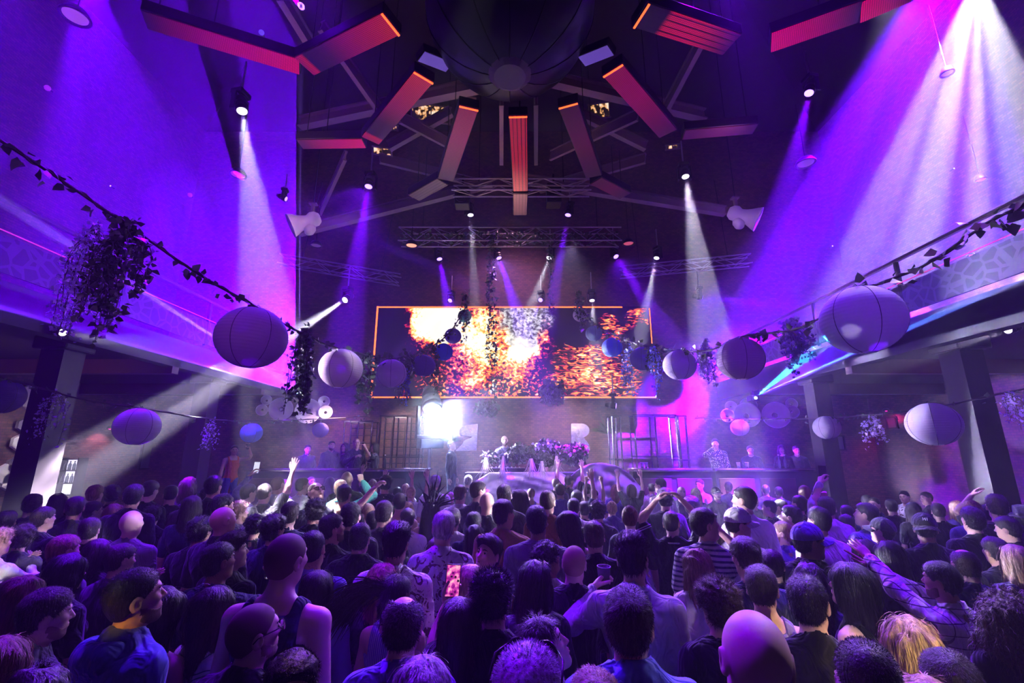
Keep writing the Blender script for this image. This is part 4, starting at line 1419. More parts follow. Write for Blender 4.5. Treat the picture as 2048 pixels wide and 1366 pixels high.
def spline(pts, n):
    """Catmull-Rom through the points."""
    pts = [Vector(p) for p in pts]
    P = [pts[0] * 2 - pts[1]] + pts + [pts[-1] * 2 - pts[-2]]
    out = []
    for i in range(1, len(P) - 2):
        for j in range(n):
            t = j / n
            a, b, c, d = P[i - 1:i + 3]
            out.append(0.5 * ((2 * b) + (c - a) * t + (2 * a - 5 * b + 4 * c - d) * t * t + (3 * b - a - 3 * c + d) * t ** 3))
    out.append(pts[-1])
    return out

def garland(px, label, leafsize=0.07, dens=26, seed=1, pale=None):
    pts = spline([at(u, v, Y) for u, v, Y in px], 10)
    bm = bmesh.new(); tube(bm, pts, 0.011, 6)
    a = [p + Vector((math.sin(i * 1.3) * 0.015, 0, math.cos(i * 1.3) * 0.015)) for i, p in enumerate(pts)]
    tube(bm, a, 0.006, 5)
    o = tag(bm_obj('garland', bm, M_STEM, None, True), label, 'garland')
    rs = np.random.RandomState(seed); c1, c2 = [], []
    for p, q in zip(pts[:-1], pts[1:]):
        L = (q - p).length
        m_ = rs.poisson(dens * L * (0.35 + 1.3 * (rs.rand() > 0.45)))
        for i in range(m_):
            t = rs.rand()
            c = p.lerp(q, t) + Vector((rs.normal() * 0.035, rs.normal() * 0.035, rs.normal() * 0.03 - 0.015))
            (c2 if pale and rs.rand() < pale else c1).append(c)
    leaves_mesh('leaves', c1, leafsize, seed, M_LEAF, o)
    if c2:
        leaves_mesh('pale_leaves', c2, leafsize, seed + 1, M_LEAF_LIT, o)
    return o
garland([(-70, 235, 2.2), (100, 345, 2.7), (240, 440, 3.0), (400, 550, 3.5), (500, 607, 3.8), (590, 660, 4.5), (680, 698, 5.3), (783, 716, 6.6), (845, 702, 7.9), (888, 676, 9.0), (910, 650, 9.9), (932, 612, 10.9), (940, 580, 11.4)],
        'leafy vine garland dipping from upper left to the screen, carrying paper lanterns', seed=3)
garland([(2110, 385, 2.3), (1985, 440, 2.7), (1850, 530, 3.2), (1725, 582, 3.6), (1600, 655, 4.3), (1480, 674, 5.2), (1420, 700, 5.6), (1360, 700, 6.6), (1283, 690, 7.8), (1225, 668, 8.9), (1187, 645, 9.9), (1160, 612, 10.9), (1155, 585, 11.4)],
        'leafy vine garland dipping from upper right to the screen, pale leaves in the light', seed=5, pale=0.5)
garland([(-60, 742, 5.6), (60, 770, 6.1), (170, 800, 6.4), (272, 815, 6.9), (420, 838, 8.6), (502, 842, 10.0), (640, 838, 11.8), (740, 832, 12.0)], 'thin low garland hung under the left balcony', 0.06, 12, 8)
garland([(2110, 765, 5.6), (1990, 790, 5.9), (1868, 815, 6.3), (1760, 828, 7.6), (1655, 836, 9.1), (1560, 838, 10.2), (1480, 838, 11.2), (1390, 836, 12.4)], 'thin low garland hung under the right balcony', 0.06, 12, 9)

def hanging(u, v0, v1, Y, width_px, n, label, m=M_LEAF, size=0.06, seed=1, strands=9, name='hanging_ivy', group=None):
    A, B = at(u, v0, Y), at(u, v1, Y)
    L = A.z - B.z; wd = width_px / FPX * Y / 2
    rs = np.random.RandomState(seed)
    bm = bmesh.new(); C_ = []
    for i in range(strands):
        a = rs.rand() * 6.28; rr = wd * math.sqrt(rs.rand())
        l = L * (0.45 + 0.55 * rs.rand()) if i else L
        pts = [A + Vector((math.cos(a) * rr * min(1, t * 3) + rs.normal() * 0.01, math.sin(a) * rr * min(1, t * 3), -l * t)) for t in [k / 7 for k in range(8)]]
        tube(bm, pts, 0.003, 4)
        for j in range(int(n / strands)):
            t = rs.rand() ** 0.85; k = min(6, int(t * 7)); f = t * 7 - k
            C_.append(pts[k].lerp(pts[k + 1], f) + Vector(rs.normal(size=3) * 0.022))
    o = tag(bm_obj(name, bm, M_STEM), label, 'plant' if name != 'hanging_wisteria' else 'flowers', group)
    leaves_mesh('leaves' if name != 'hanging_wisteria' else 'blossoms', C_, size, seed, m, o)
    return o
hanging(258, 445, 675, 3.05, 95, 950, 'big dark ivy bunch hanging from the left garland', size=0.042, seed=1, strands=16)
hanging(195, 450, 680, 3.2, 80, 1500, 'pale wisteria hanging behind the big dark ivy bunch', M_WIST, 0.026, 2, 16, 'hanging_wisteria')
hanging(613, 655, 830, 4.7, 55, 700, 'ivy bunch beside the largest left lantern with trailing tip', M_LEAF, 0.045, 3, 14)
hanging(735, 705, 828, 5.9, 34, 260, 'narrow ivy bunch between the left garland lanterns, left of the screen', M_LEAF, 0.055, 4)
hanging(815, 705, 800, 7.3, 34, 240, 'ivy bunch with blue bloom hanging over the lower left of the screen', M_LEAF, 0.055, 5)
hanging(868, 690, 792, 8.5, 24, 220, 'dark ivy bunch next to the blue lantern', M_LEAF, 0.055, 6)
hanging(810, 735, 812, 7.2, 14, 160, 'blue wisteria hanging below the lower left screen edge', M_BLUEB, 0.04, 7, 6, 'hanging_wisteria')
hanging(985, 470, 800, 10.9, 20, 460, 'long single vine hanging straight down in front of the screen centre', M_LEAF, 0.075, 8, 4)
hanging(1098, 470, 640, 11.3, 14, 160, 'thin vine hanging above the screen right of centre', M_LEAF, 0.07, 9, 3)
hanging(930, 585, 690, 10.6, 18, 150, 'ivy tuft around the green lantern', M_LEAF, 0.07, 10, 5)
hanging(1160, 585, 660, 10.6, 18, 130, 'ivy tuft above the pale grey-blue lantern', M_LEAF, 0.07, 11, 5)
hanging(1257, 690, 785, 8.2, 26, 240, 'blue wisteria hanging at the right part of the screen', M_BLUEB, 0.045, 12, 7, 'hanging_wisteria')
hanging(1306, 695, 800, 7.2, 26, 260, 'blue wisteria hanging at the right edge of the screen', M_BLUEB, 0.042, 13, 8, 'hanging_wisteria')
hanging(1310, 690, 750, 7.4, 34, 200, 'ivy bunch above the blue wisteria at the right screen edge', M_LEAF, 0.055, 14)
hanging(1412, 680, 775, 5.9, 34, 600, 'purple wisteria between the two pale right lanterns', M_WIST, 0.036, 15, 9, 'hanging_wisteria')
hanging(1582, 640, 745, 4.6, 60, 900, 'pale wisteria hanging left of the biggest right lantern', M_WIST, 0.036, 16, 9, 'hanging_wisteria')
hanging(1742, 832, 895, 7.9, 44, 220, 'short wisteria fringe hanging from the low right garland', M_WIST, 0.04, 17, 9, 'hanging_wisteria')
hanging(2020, 785, 860, 5.7, 40, 220, 'wisteria fringe hanging from the low right garland by the column', M_WIST, 0.035, 18, 8, 'hanging_wisteria')
hanging(112, 785, 890, 6.2, 50, 260, 'wisteria fringe hanging against the left column', M_WIST, 0.035, 19, 9, 'hanging_wisteria')
hanging(425, 840, 900, 8.7, 24, 160, 'wisteria fringe hanging from the low left garland', M_WIST, 0.04, 20, 7, 'hanging_wisteria')

def paper_mat(key, c):
    if key in MATS:
        return MATS[key]
    m = bpy.data.materials.new(key); m.use_nodes = True; nt = m.node_tree
    b = nt.nodes['Principled BSDF']; b.inputs['Base Color'].default_value = (*c, 1); b.inputs['Roughness'].default_value = 0.8
    tr = nd(nt, 'ShaderNodeBsdfTranslucent'); tr.inputs['Color'].default_value = (*c, 1)
    mx = nd(nt, 'ShaderNodeMixShader'); mx.inputs[0].default_value = 0.4
    nt.links.new(b.outputs[0], mx.inputs[1]); nt.links.new(tr.outputs[0], mx.inputs[2]); nt.links.new(mx.outputs[0], nt.nodes['Material Output'].inputs[0])
    MATS[key] = m
    return m
def lantern(u, v, rpx, Y, label, c='white', squash=0.94):
    cols = {'white': (0.58, 0.54, 0.6), 'green': (0.12, 0.4, 0.22), 'blue': (0.1, 0.16, 0.75), 'plum': (0.2, 0.14, 0.4), 'slate': (0.4, 0.55, 0.62), 'mauve': (0.5, 0.36, 0.5)}
    p = at(u, v, Y); ray = (p - Vector((0, 0, CAM_H)))
    depth = ray.y * CT + (ray.z) * ST
    R = rpx / FPX * depth * 0.97
    o = empty('paper_lantern', (p.x, p.y, p.z - R * squash)); o.rotation_euler = (0.06 * math.sin(u), 0.06 * math.cos(v), u)
    tag(o, label, 'lantern')
    n = 24; prof = []
    for i in range(n * 4 + 1):
        a = -PI / 2 + (0.14 + 0.72 * i / (n * 4) * 1.0) * PI * 1.0 if False else (-0.43 + 0.86 * i / (n * 4)) * PI
        rp = 1 + 0.011 * abs(math.sin(i / 4 * PI)) 
        prof.append((R * math.cos(a) * rp, R * squash * (1 + math.sin(a))))
    bm = bmesh.new(); lathe(bm, prof, 40); bm_obj('shade', bm, paper_mat('paper ' + c, cols[c]), o, True)
    for ang in range(3):
        bm = bmesh.new()
        for s in (0, PI):
            t = ang * PI / 3 + s
            tube(bm, [(math.cos(t) * r_ * 1.006, math.sin(t) * r_ * 1.006, z) for r_, z in prof[::4]], R * 0.011, 5)
        bm_obj('seam', bm, mat('seam', (0.12, 0.09, 0.14), 0.8), o, True)
    bm = bmesh.new(); rt = prof[-1][0]
    tube(bm, [(math.cos(a) * rt, math.sin(a) * rt, R * squash * (1 + math.sin(.43 * PI))) for a in [2 * PI * i / 24 for i in range(24)]], R * 0.012, 5, True)
    tube(bm, [(-rt, 0, R * 1.9 * squash), (0, 0, R * 2.12 * squash), (rt, 0, R * 1.9 * squash)], R * 0.012, 5)
    bm_obj('wire_hanger', bm, M_BLACK, o)
    return o
for a in [(500, 675, 67, 3.7, 'largest left paper lantern, mauve, below the left garland', 'mauve'), (680, 737, 43, 5.3, 'mauve paper lantern second nearest on the left garland', 'mauve'), (783, 747, 31, 6.6, 'pale violet paper lantern at the lower left screen corner', 'white'),
          (846, 731, 24, 7.9, 'plum paper lantern beside the pale one on the left garland', 'plum'), (886, 704, 19, 9.0, 'blue paper lantern in front of the bright picture on the left', 'blue'), (905, 672, 17, 9.9, 'small plum lantern between the blue and green ones', 'plum'),
          (930, 632, 14, 10.8, 'small green paper lantern at the top of the left garland', 'green'), (1725, 640, 74, 3.6, 'largest right paper lantern with cyan laser light on it', 'white'), (1480, 718, 46, 5.2, 'pink-white paper lantern right of the wisteria', 'mauve'),
          (1360, 730, 33, 6.6, 'pale paper lantern with lit underside right of the screen edge', 'white'), (1283, 717, 25, 7.8, 'plum paper lantern over the right part of the screen', 'plum'), (1225, 695, 21, 8.9, 'blue paper lantern in front of the dark right of the screen', 'blue'),
          (1187, 667, 17, 9.9, 'dark slate lantern above the right blue one', 'slate'), (1160, 630, 15, 10.8, 'small pale lantern at the top of the right garland', 'white'),
          (3, 792, 38, 6.0, 'plum paper lantern cut by the left photo edge under the balcony', 'plum'), (272, 853, 40, 6.9, 'white paper lantern in the white beam under the left balcony', 'white'), (502, 866, 21, 10.0, 'blue paper lantern low under the left balcony', 'blue'),
          (640, 860, 16, 11.8, 'blue-violet small lantern low left of the stage', 'plum'), (1868, 848, 46, 6.3, 'large violet paper lantern low at the right column', 'white'), (1655, 855, 25, 9.1, 'middle white lantern of the low right garland', 'white'), (1480, 855, 18, 11.2, 'smallest pale lantern of the low right garland', 'white')]:
    lantern(*a)

# plants on and round the booth
def bush(u, v, Y, r, n, m, label, name, size, seed, extra=None):
    p = at(u, v, Y); rs = np.random.RandomState(seed)
    q = rs.normal(size=(n, 3)); q /= np.linalg.norm(q, axis=1, keepdims=True); q *= (rs.rand(n, 1) ** 0.4) * np.array(r)
    bm = bmesh.new()
    for i in range(14):
        tube(bm, [p + Vector((0, 0, -r[2])), p + Vector(q[i] * 0.5) , p + Vector(q[i])], 0.006, 4)
    o = tag(bm_obj(name, bm, M_STEM), label, 'plant')
    leaves_mesh('foliage', q + np.array(p), size, seed, m, o)
    if extra:
        k = rs.rand(extra[1], 3) - 0.5; k[:, 2] = np.abs(k[:, 2])
        leaves_mesh('blossoms', k * 1.7 * np.array(r) + np.array(p), size * 0.8, seed + 1, extra[0], o)
    return o
bush(1040, 907, 10.75, (0.3, 0.2, 0.22), 420, M_LEAF, 'dark leafy arrangement on the middle of the dj booth', 'flower_arrangement', 0.09, 30)
bush(1095, 905, 10.75, (0.36, 0.2, 0.3), 520, M_LEAF, 'tall dark arrangement with violet flowers right of the DJ', 'flower_arrangement', 0.09, 31, (M_WIST, 80))
bush(1150, 908, 10.7, (0.32, 0.2, 0.24), 420, M_LEAF, 'arrangement with pink blossoms below the right mirror letter', 'flower_arrangement', 0.09, 32, (M_PINKB, 150))
bush(980, 915, 10.75, (0.2, 0.18, 0.16), 260, M_LEAF, 'small leafy arrangement left on the dj booth', 'flower_arrangement', 0.08, 33)
bush(1105, 785, 12.0, (0.35, 0.25, 0.35), 420, M_LEAF, 'dark hanging plant at the lower edge of the screen', 'hanging_plant', 0.12, 34)
bush(975, 815, 12.2, (0.35, 0.2, 0.2), 300, M_LEAF, 'dim plant ball under the screen left of centre', 'hanging_plant', 0.1, 35)
def palm(u, v, Y, R, n, label, seed):
    p = at(u, v, Y); rs = np.random.RandomState(seed); bm = bmesh.new()
    for i in range(n):
        a = rs.rand() * 2 * PI; e = 0.2 + rs.rand() * 1.1
        d = Vector((math.cos(a) * math.cos(e), math.sin(a) * math.cos(e) * 0.5, math.sin(e)))
        w = d.cross(Vector((0, 1, 0.2))).normalized() * 0.022
        L = R * (0.6 + 0.5 * rs.rand())
        m_ = p + d * L * 0.55; e_ = p + d * L + Vector((0, 0, -0.3 * L * rs.rand()))
        v_ = [bm.verts.new(q) for q in (p - w * .4, p + w * .4, m_ + w, e_, m_ - w)]
        bm.faces.new(v_)
    o = tag(bm_obj('palm_leaves', bm, M_LEAF), label, 'plant'); 
    md = o.modifiers.new('t', 'SOLIDIFY'); md.thickness = 0.004
    return o
palm(1215, 868, 12.4, 0.55, 40, 'dark spiky palm against the brick right of the mirror letter', 40)
palm(1420, 765, 11.5, 1.0, 46, 'dark palm fronds under the right garland beside the screen', 41)
palm(905, 885, 12.0, 0.4, 30, 'dim palm beside the left mirror letter', 42)
def tuft(u, v0, v1, Y, label, seed):
    A, B = at(u, v0, Y), at(u, v1, Y); rs = np.random.RandomState(seed); bm = bmesh.new(); L = A.z - B.z
    for i in range(30):
        dx, dy = rs.normal() * 0.055, rs.normal() * 0.05
        tube(bm, [A + Vector((dx * .2, dy * .2, 0)), A + Vector((dx * .7, dy - 0.03, -L * .5)), A + Vector((dx * 1.7, dy - 0.04, -L * (0.7 + 0.3 * rs.rand())))], [0.005, 0.006, 0.0015], 4)
    return tag(bm_obj('dried_grass_tuft', bm, M_DRY), label, 'dried grass')
for i, a in enumerate([(972, 915, 962, 10.25, 'leftmost pale dried grass tuft hanging on the booth'), (1007, 912, 968, 10.2, 'thin dried grass tuft hanging below the DJ'), (1062, 917, 962, 10.2, 'bright dried grass tuft at the middle of the booth'), (1084, 922, 962, 10.25, 'narrow dried grass tuft right of the bright middle one'), (1113, 912, 955, 10.2, 'dried grass tuft below the pink blossoms')]):
    tuft(*a, 50 + i)

# metal frames beside the stage
def frame_rack(u0, u1, v0, Y, label, lattice=False, bars=4):
    a, b = at(u0, v0, Y), at(u1, v0, Y); h = a.z - SZ
    o = empty('metal_frame', ((a.x + b.x) / 2, Y, SZ)); w = b.x - a.x
    tag(o, label, 'frame')
    for i in range(bars):
        for y in (0, 0.5):
            bm = bmesh.new(); cyl(bm, (-w / 2 + w * i / (bars - 1), y, 0), (-w / 2 + w * i / (bars - 1), y, h), 0.022, seg=10); bm_obj('pole', bm, M_CHROME, o)
    for y in (0, 0.5):
        for z in (h, h * 0.55):
            bm = bmesh.new(); box(bm, (0, y, z), (w + 0.06, 0.04, 0.04)); bm_obj('rail', bm, M_BLACK, o)
    if lattice:
        bm = bmesh.new()
        n = int(w / 0.16)
        for i in range(n + 1):
            box(bm, (-w / 2 + w * i / n, 0.55, h * 0.62), (0.025, 0.02, h * 0.7))
        for j in range(8):
            box(bm, (0, 0.57, h * (0.3 + 0.09 * j)), (w, 0.02, 0.025))
        bm_obj('lattice', bm, M_BLACK, o)
    return o
frame_rack(690, 745, 843, 12.6, 'dark lattice frame behind the people at the left bar', True, 3)
frame_rack(762, 842, 832, 12.5, 'chrome pole frame left of the bright star light', True, 4)
frame_rack(1224, 1240, 832, 11.4, 'narrow chrome pole pair right of the palm', False, 2)
frame_rack(1268, 1350, 830, 12.5, 'dark pergola frame over the short right counter', False, 3)
frame_rack(1352, 1370, 832, 11.2, 'narrow white lit pole pair right of the pergola', False, 2)

# bowls of the round horn clusters
def dish(u, v, rpx, Y, label, group=None):
    p = at(u, v, Y); R = rpx / FPX * Y
    o = empty('horn_dish', p); o.rotation_euler = (0.12 * math.sin(u), 0, (0.35 if u < 1024 else -0.35))
    tag(o, label, 'horn', group)
    bm = bmesh.new()
    lathe(bm, [(R, 0), (R * 1.03, -0.012), (R * 0.97, -0.016), (R * 0.78, R * 0.22), (R * 0.45, R * 0.42), (R * 0.22, R * 0.5), (R * 0.22, R * 0.62), (R * 0.6, R * 0.55), (R * 0.99, 0.02), (R, 0)], 32, Matrix.Rotation(-PI / 2, 4, 'X'))
    bm_obj('bowl', bm, M_WHITE, o, True)
    bm = bmesh.new(); bmesh.ops.create_uvsphere(bm, u_segments=14, v_segments=8, radius=R * 0.2, matrix=Matrix.Translation((0, R * 0.45, 0)))
    bm_obj('dust_cap', bm, M_DARK, o, True)
    bm = bmesh.new(); box(bm, (0, R * 0.7 + (12.95 - Y) / 2 if False else R * 0.75, 0), (0.05, R * 0.4, 0.05)); bm_obj('wall_mount', bm, M_BLACK, o)
for a in [(562, 818, 22, 12.6, 'second biggest white horn bowl of the left cluster, partly hidden'), (616, 822, 24, 12.3, 'biggest white horn bowl of the left cluster, behind the ivy tip'), (648, 803, 11, 12.6, 'small upper white horn at the right of the left cluster'), (651, 824, 13, 12.4, 'small lower white horn at the right of the left cluster'),
          (533, 800, 10, 12.6, 'small upper white horn at the left of the left cluster'), (524, 820, 11, 12.4, 'small lower white horn at the left of the left cluster'),
          (1494, 830, 24, 12.3, 'big white horn bowl of the right cluster above the smallest lantern'), (1552, 830, 25, 12.3, 'biggest white horn bowl of the right cluster, at its right'), (1455, 831, 13, 12.4, 'small lower horn at the left of the right cluster'), (1462, 813, 11, 12.6, 'small upper horn at the left of the right cluster'),
          (1585, 824, 12, 12.4, 'small lower horn at the right of the right cluster'), (1583, 808, 11, 12.6, 'small upper horn at the right of the right cluster'), (1497, 812, 16, 12.8, 'dim horn behind the big one of the right cluster')]:
    dish(*a)

# white horn loudspeakers hung from the roof
def horn_speaker(u, v, Y, d, label):
    o = empty('horn_speaker', at(u, v, Y)); tag(o, label, 'speaker')
    M = Vector(d).normalized().to_track_quat('Z', 'Y').to_matrix().to_4x4()
    bm = bmesh.new()
    lathe(bm, [(0.0, -0.20), (0.10, -0.19), (0.155, -0.12), (0.165, -0.02), (0.12, 0.06), (0.14, 0.16), (0.18, 0.26), (0.22, 0.34), (0.255, 0.42), (0.26, 0.44), (0.24, 0.43), (0.16, 0.3), (0.0, 0.26)], 28, M); bm_obj('horn', bm, M_WHITE, o, True)
    bm = bmesh.new(); lathe(bm, [(0.0, -0.1), (0.08, -0.09), (0.11, -0.03), (0.11, 0.08), (0.06, 0.15), (0, 0.15)], 24, Matrix.Translation((0, 0.02, -0.2)) @ Vector((d[0] * .3, -0.4, -1)).to_track_quat('Z', 'Y').to_matrix().to_4x4()); bm_obj('lower_driver', bm, M_WHITE, o, True)
    bm = bmesh.new(); box(bm, (0, 0.03, 0.25), (0.05, 0.09, 0.3)); box(bm, (0, 0.03, 0.4), (0.16, 0.12, 0.03)); bm_obj('bracket', bm, M_STEEL, o)
    bm = bmesh.new(); cyl(bm, (0, 0.03, 0.4), (0, 0.03, 13.5 - o.location.z), 0.012, seg=6); bm_obj('hanging_rod', bm, M_BLACK, o)
horn_speaker(622, 440, 9.0, (-0.85, -0.35, -0.5), 'white horn loudspeaker hung at the violet sheet edge, left of the screen')
horn_speaker(1475, 428, 9.0, (0.85, -0.35, -0.5), 'white horn loudspeaker hung right of the screen above the big beam')
# ------------------------------------------------------------------ light panels round the dark orb
def led_panel_mat(key, stops, strength, lines=False):
    m = bpy.data.materials.new(key); m.use_nodes = True; nt = m.node_tree
    b = nt.nodes['Principled BSDF']; b.inputs['Base Color'].default_value = (0.03, 0.015, 0.02, 1); b.inputs['Roughness'].default_value = 0.5
    tc = nd(nt, 'ShaderNodeTexCoord'); sp = nd(nt, 'ShaderNodeSeparateXYZ'); nt.links.new(tc.outputs['Generated'], sp.inputs[0])
    c = ramp(nt, sp.outputs['Y'], stops)
    so = nd(nt, 'ShaderNodeSeparateXYZ'); nt.links.new(tc.outputs['Object'], so.inputs[0])
    def dots(ax, f):
        return math_n(nt, 'ADD', math_n(nt, 'MULTIPLY', math_n(nt, 'SINE', math_n(nt, 'MULTIPLY', ax, f)), 0.35), 0.75)
    d = math_n(nt, 'MULTIPLY', dots(so.outputs['X'], 300), dots(so.outputs['Y'], 300))
    if lines:
        d = math_n(nt, 'MULTIPLY', d, math_n(nt, 'GREATER_THAN', math_n(nt, 'SINE', math_n(nt, 'MULTIPLY', sp.outputs['X'], 26)), -0.85))
    nt.links.new(c, b.inputs['Emission Color']); nt.links.new(math_n(nt, 'MULTIPLY', d, strength), b.inputs['Emission Strength'])
    return m
RED, MAG, DIM, OFF = (0.85, 0.01, 0.05), (0.42, 0.0, 0.09), (0.06, 0.0, 0.025), (0.012, 0.002, 0.012)
PM = {'a': led_panel_mat('panel fading to dark', [(0, RED), (0.45, MAG), (0.7, DIM), (0.9, OFF), (0.93, RED), (1, MAG)], 0.7),
      'b': led_panel_mat('panel fading along', [(0, MAG), (0.4, MAG), (1, DIM)], 0.7),
      'c': led_panel_mat('panel all red', [(0, RED), (1, (0.9, 0.005, 0.02))], 0.65, True),
      'd': led_panel_mat('panel dim', [(0, DIM), (0.5, (0.12, 0, 0.03)), (1, OFF)], 0.7),
      'e': led_panel_mat('panel dark inner', [(0, OFF), (0.22, OFF), (0.27, RED), (0.6, RED), (1, DIM)], 0.75, True),
      'f': led_panel_mat('panel pink', [(0, (0.9, 0.0, 0.12)), (0.55, (0.5, 0.0, 0.1)), (1, OFF)], 0.9),
      'g': led_panel_mat('panel pale', [(0, (0.25, 0.1, 0.12)), (1, (0.16, 0.07, 0.08))], 0.6, True)}
def led_panel(px0, px1, w, mkey, label, dz=5.0, dz1=None, strip=True):
    A, B = atz(*px0, CAM_H + dz), atz(*px1, CAM_H + (dz if dz1 is None else dz1))
    d = B - A; L = d.length; R = face_mat(d)
    o = bpy.data.objects.new('led_light_bar', None); link(o); o.location = A; o.rotation_euler = R.to_euler(); o.empty_display_size = .1
    tag(o, label, 'led panel')
    bm = bmesh.new(); box(bm, (0, L / 2, 0), (w, L, 0.012)); bm_obj('screen_face', bm, PM[mkey], o)
    bm = bmesh.new(); box(bm, (0, L / 2, 0.085), (w + 0.03, L + 0.03, 0.15), bev=0.01); bm_obj('housing', bm, M_BLACK, o)
    if strip:
        bm = bmesh.new(); box(bm, (0, 0.012, -0.012), (w + 0.01, 0.024, 0.012)); bm_obj('orange_end_strip', bm, M_LED_OR, o)
    bm = bmesh.new()
    for y in (L * 0.6, L - 0.1):
        cyl(bm, (0, y, 0.16), (0, y, 3.0 if L > 1 else 1.0), 0.008, seg=5)
    bm_obj('hanging_wire', bm, M_BLACK, o)
    return o
led_panel((1036, 232), (1041, 382), .27, 'c', 'red led panel pointing straight at the screen from the orb')
led_panel((938, 215), (891, 360), .28, 'b', 'magenta led panel left of the straight one')
led_panel((848, 154), (741, 281), .29, 'a', 'magenta led panel with dark middle and red tip, left of the orb')
led_panel((783, 48), (609, 133), .31, 'a', 'upper left led panel in front of the pale beam, red at both ends')
led_panel((1136, 210), (1188, 353), .28, 'd', 'darkest led panel, right of the straight red one')
led_panel((1225, 140), (1336, 267), .29, 'b', 'crimson led panel right of the orb')
led_panel((1281, 31), (1463, 90), .31, 'e', 'upper right led panel with black gap after its orange strip')
led_panel((1041, 388), (1040, 430), .27, 'g', 'short pale red end panel below the straight one', strip=False)
led_panel((885, 364), (828, 396), .27, 'g', 'short dim pinkish end panel left of the truss', strip=False)
led_panel((727, 287), (600, 289), .22, 'f', 'flat red end panel touching the violet sheet', strip=False)
led_panel((598, 134), (290, 40), .26, 'f', 'long pink end panel seen through the violet sheet', strip=False)
led_panel((1192, 362), (1250, 392), .27, 'd', 'short dark end panel right of the truss', strip=False)
led_panel((1368, 270), (1510, 258), .22, 'd', 'dim flat end panel right, almost unlit', strip=False)
led_panel((1543, 86), (1720, 24), .30, 'f', 'bright red end panel at upper right', strip=False)
led_panel((1722, 26), (1830, -20), .30, 'f', 'hot pink end panel beside the big white beam', strip=False)

bm = bmesh.new(); bmesh.ops.create_uvsphere(bm, u_segments=48, v_segments=28, radius=1.2)
o = bm_obj('hanging_orb', bm, mat('dark satin orb', (0.02, 0.015, 0.03), 0.45, bump=(3, 0.3, 0.05)), None, True); o.location = (-0.03, 5.2, 8.4)
tag(o, 'huge dark hanging orb at the hub of the led panels', 'orb')
bm = bmesh.new()
for i in range(12):
    a = PI * i / 6
    tube(bm, [(1.205 * math.cos(a) * math.cos(t), 1.205 * math.sin(a) * math.cos(t), 1.205 * math.sin(t)) for t in [-1.45 + 2.9 * k / 14 for k in range(15)]], 0.008, 5)
bm_obj('seam', bm, M_BLACK, o)
bm = bmesh.new(); cyl(bm, (0, 0, 1.15), (0, 0, 3.9), 0.06); bm_obj('pole', bm, M_BLACK, o)
bm = bmesh.new(); cyl(bm, (0, 0, -1.21), (0, 0, -1.16), 0.22, 0.3, 20); bm_obj('bottom_cap', bm, M_STEEL, o)
for u, v, w_, a in ((870, 116, .26, -0.9), (1193, 104, .26, 0.9)):
    bm = bmesh.new(); box(bm, (0, 0, 0), (0.24, 0.5, 0.12), bev=0.012)
    o = bm_obj('hanging_speaker_box', bm, M_BLACK); o.location = atz(u, v, CAM_H + 5.6); o.rotation_euler = (0.2, 0, a)
    tag(o, 'small violet lit box hanging %s of the orb' % ('left' if u < 1024 else 'right'), 'light')
    bm = bmesh.new(); box(bm, (0, 0, -0.065), (0.2, 0.46, 0.012)); bm_obj('diffuser', bm, mat('violet diffuser', (0.2, 0.15, 0.4), 0.6, emit=(0.12, 0.06, 0.4), es=0.8), o)  # violet light on the speaker box, put in as emission

# trusses over the stage
def truss(A, B, s, label):
    A, B = Vector(A), Vector(B); d = B - A; L = d.length; R = face_mat(d)
    o = bpy.data.objects.new('lighting_truss', None); link(o); o.location = A; o.rotation_euler = R.to_euler()
    tag(o, label, 'truss')
    for x in (-s, s):
        for z in (-s, s):
            bm = bmesh.new(); cyl(bm, (x, 0, z), (x, L, z), 0.022, seg=8); bm_obj('chord', bm, M_ALU, o)
    bm = bmesh.new(); n = max(2, int(L / 0.45))
    for i in range(n):
        y0, y1 = L * i / n, L * (i + 1) / n; f = 1 if i % 2 else -1
        for z in (-s, s):
            cyl(bm, (-s * f, y0, z), (s * f, y1, z), 0.011, seg=5)
        for x in (-s, s):
            cyl(bm, (x, y0, -s * f), (x, y1, s * f), 0.011, seg=5)
    bm_obj('lacing', bm, M_ALU, o)
    for y in (0.6, L - 0.6):
        bm = bmesh.new(); cyl(bm, (0, y, s), (0, y, s + 2.6), 0.012, seg=5); bm_obj('hanging_chain', bm, M_BLACK, o)
    return o
truss(at(800, 474, 11.2), at(1240, 474, 11.2), 0.19, 'box truss across the hall above the screen')
truss(at(560, 520, 12.4), at(800, 560, 12.9), 0.14, 'dim truss left above the screen')
truss(at(1240, 545, 12.9), at(1500, 520, 12.4), 0.14, 'dim truss right above the screen')
truss(at(905, 375, 9.2), at(1180, 375, 9.2), 0.14, 'short truss under the end panels')
rs = np.random.RandomState(5)
for i in range(26):      # leaves and clutter woven into the truss
    pass
leaf_c = [at(800 + 440 * rs.rand(), 462 + 26 * rs.rand(), 11.0 + 0.4 * rs.rand()) for _ in range(700)]
o = tag(leaves_mesh('truss_foliage', leaf_c, 0.09, 77, M_LEAF), 'dark foliage woven through the box truss above the screen', 'foliage', kind='stuff')

